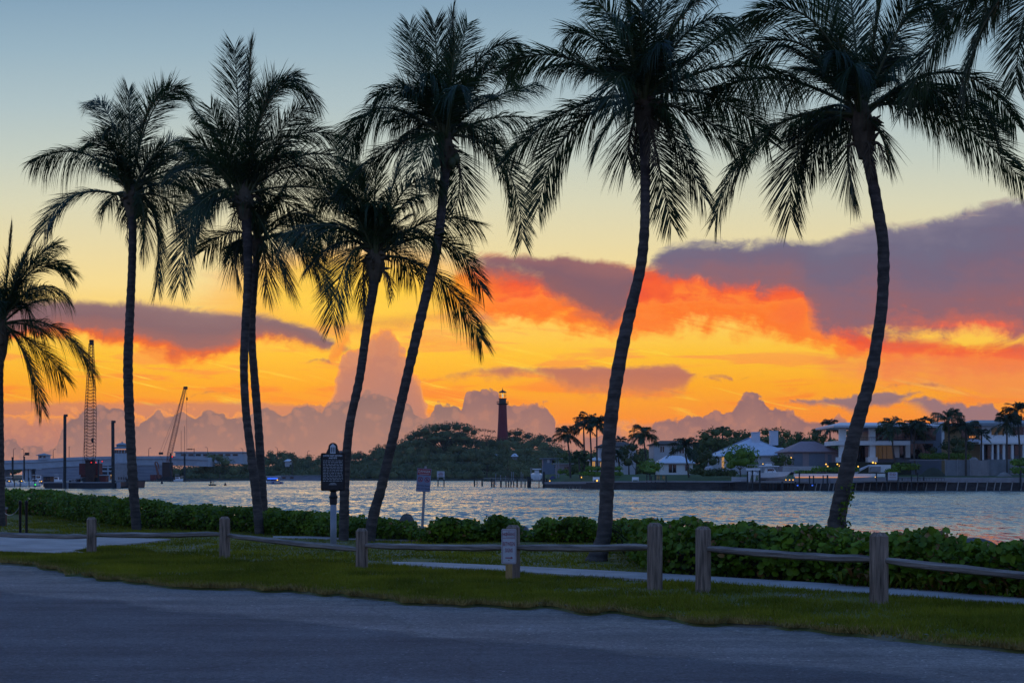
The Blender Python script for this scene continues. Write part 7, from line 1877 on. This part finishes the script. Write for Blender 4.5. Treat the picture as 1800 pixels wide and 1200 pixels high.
# ---- palms of the shore gardens
def far_palm(label, d, trunk, heart, R_px, seed, n=22, group='palms of the shore gardens', droop=.5, ground=None):
    """slim garden palm: trunk pixels from the foot up, crown of n feather fronds of R_px pixels"""
    rg = np.random.default_rng(seed); k = d / F
    foot = P(trunk[0][0], trunk[0][1], d)
    t = thing('garden_palm', foot, label, 'palm tree', group)
    mb = MB(); pts = [P(x, y, d) for x, y in trunk] + [P(*heart, d)]; pts[0].z -= .4
    r0 = max(.10, 1.5 * k)
    mb.tube(pts, [r0 * (1.2 - .45 * i / (len(pts) - 1)) for i in range(len(pts))], 8); mb.build('trunk', M['trunk'], t)
    H = np.array(P(*heart, d)); L = R_px * k; VV, FF, MM, off = [], [], [], 0
    for i in range(n):
        a = rg.uniform(0, 2 * PI); e = rg.uniform(-.55, 1.35) if i > 4 else rg.uniform(.7, 1.4); o_ = np.array([math.cos(a), math.sin(a), 0]); l = L * rg.uniform(.8, 1.12)
        P1 = H + (o_ * math.cos(e) + UPV * math.sin(e)) * l * .55
        P2 = P1 + o_ * l * .5 * math.cos(e * .7) + UPV * l * (.38 * math.sin(e) - .34)
        v, f, m_ = frond_arrays(H, P1, P2, L * .40, rg.uniform(-1, 1), rg, pairs=26, droop=droop, width=max(.05, .50 * k), nseg=5)
        VV.append(v); FF.append(f + off); MM += m_; off += len(v)
    np_mesh('crown', np.concatenate(VV), np.concatenate(FF), [M['frond'], M['rachis']], t, mi=MM)
FP = [('palm with a windswept crown above the small lift dock', 285, [(1003, 836), (1001, 800), (998, 775)], (997, 763), 27, 28, 101),
      ('slim palm close beside the windswept one, thin stem', 284, [(1028, 832), (1027, 790), (1026, 760)], (1026, 750), 20, 18, 102),
      ('tallest palm of the cluster beside the stout palm stem', 282, [(1040, 832), (1039, 790), (1037, 752)], (1037, 740), 28, 28, 103),
      ('palm half hidden by the stout palm stem', 281, [(1050, 832), (1049, 790), (1049, 752)], (1050, 742), 24, 22, 104),
      ('short young palm under the cluster by the garden house', 280, [(1020, 838), (1018, 815)], (1017, 803), 18, 18, 105),
      ('thick stemmed palm standing over the cottage garden', 290, [(1139, 832), (1135, 800), (1132, 775)], (1131, 762), 28, 30, 106),
      ('small palm tip showing over the brown roofed house', 312, [(1092, 800), (1091, 782)], (1091, 774), 13, 12, 107),
      ('bushy young palm in front of the white cottage', 262, [(1211, 836), (1208, 815), (1205, 800)], (1205, 786), 30, 30, 108),
      ('young drooping palm in the dark garden behind the stout palm stem', 284, [(1090, 834), (1088, 812)], (1086, 800), 22, 20, 109),
      ('palm top rising over the big trees behind the two chimney house', 330, [(1270, 800), (1270, 770)], (1270, 757), 15, 14, 110),
      ('palm between the chimneys and the white villa', 300, [(1460, 800), (1459, 770)], (1459, 750), 22, 24, 111),
      ('shaggy palm before the villa balcony, slim leaning stem', 256, [(1578, 838), (1573, 810), (1569, 785), (1569, 765)], (1568, 749), 30, 26, 112),
      ('palm with double stem before the villa windows', 255, [(1612, 838), (1607, 806), (1607, 770)], (1608, 752), 28, 26, 113),
      ('small palm tip over the villa roof', 285, [(1626, 770), (1626, 745)], (1626, 738), 12, 14, 114),
      ('second small palm tip over the villa roof, lower', 286, [(1637, 770), (1637, 748)], (1637, 741), 10, 12, 115),
      ('tall straight palm before the ochre wall', 253, [(1669, 836), (1668, 800), (1668, 760)], (1667, 737), 32, 28, 116),
      ('palm next to the tall straight one before the ochre villa', 252, [(1698, 836), (1698, 800), (1698, 770)], (1698, 750), 27, 24, 117),
      ('small palm before the ochre villa porch', 258, [(1725, 815), (1725, 780)], (1726, 763), 18, 18, 118),
      ('tall palm at the pergola terrace', 252, [(1770, 836), (1770, 790), (1770, 760)], (1770, 742), 28, 28, 119),
      ('tallest palm at the photo edge by the pergola', 256, [(1793, 830), (1792, 780), (1789, 740)], (1788, 722), 28, 28, 120)]
for lab, d, tr, h, rp, n, sd in FP: far_palm(lab, d, tr, h, rp, sd, n)

# trees between the houses
TG = 'garden trees of the near shore'
for i, (lab, d, bl) in enumerate((('large spreading tree beyond the cottage, widest of the garden trees', 312, [(1240, 766, 16, 12), (1258, 760, 18, 11), (1278, 762, 16, 11), (1250, 778, 24, 12), (1235, 785, 16, 12), (1270, 782, 20, 12)]),
                                  ('tree with feathery top beside the pale blue roof', 310, [(1296, 764, 12, 9), (1310, 766, 12, 10), (1300, 778, 18, 10)]),
                                  ('dome shaped tree seen between the two chimneys', 318, [(1346, 760, 12, 8), (1364, 760, 14, 8), (1382, 764, 12, 8), (1355, 772, 26, 10)]),
                                  ('round shaggy tree between pale blue roof and pink roof', 296, [(1403, 768, 11, 10), (1398, 776, 10, 8), (1412, 776, 9, 8)]),
                                  ('dark rounded tree behind the pink roofed house', 300, [(1434, 768, 12, 11), (1446, 772, 11, 10), (1428, 778, 10, 9)]),
                                  ('small bluish tree on the skyline behind the pink roof', 304, [(1432, 757, 6, 4), (1438, 760, 7, 5)]),
                                  ('dark garden tree between brown roofed house and cottage', 282, [(1120, 806, 16, 14), (1104, 812, 14, 13), (1130, 815, 15, 12)]),
                                  ('tree beside the brown roofed house towards the clipped tree', 286, [(1100, 794, 12, 12), (1112, 788, 10, 9)]),
                                  ('green tree glimpsed through the villa balcony', 290, [(1488, 762, 8, 5), (1496, 764, 9, 6), (1490, 770, 10, 5)]),
                                  ('grey green bushy tree between cottage and clipped tree by the canvas cover', 268, [(1245, 800, 13, 10), (1232, 808, 12, 11), (1252, 812, 14, 10)]),
                                  ('dark tree behind the pergola house at the photo edge', 286, [(1790, 735, 10, 9), (1804, 742, 12, 10), (1815, 748, 12, 10)]))):
    tree(lab, d, bl, 1.2, TG, 'treeleaf', .24, 5.0, seed=200 + i)

# ================================================================== the air over the inlet
hm = bpy.data.materials.new('haze_air'); hm.use_nodes = True
t = hm.node_tree; t.nodes.remove(t.nodes['Principled BSDF'])
vp = t.nodes.new('ShaderNodeVolumePrincipled'); vp.inputs['Density'].default_value = 0.00007; vp.inputs['Color'].default_value = (0.80, 0.86, 0.95, 1); vp.inputs['Anisotropy'].default_value = 0.2
t.links.new(vp.outputs[0], t.nodes['Material Output'].inputs['Volume'])
mb = MB(); mb.box(-900, 900, -70, 1010, -4.5, 58)
tag(mb.build('haze', hm), kind='stuff')
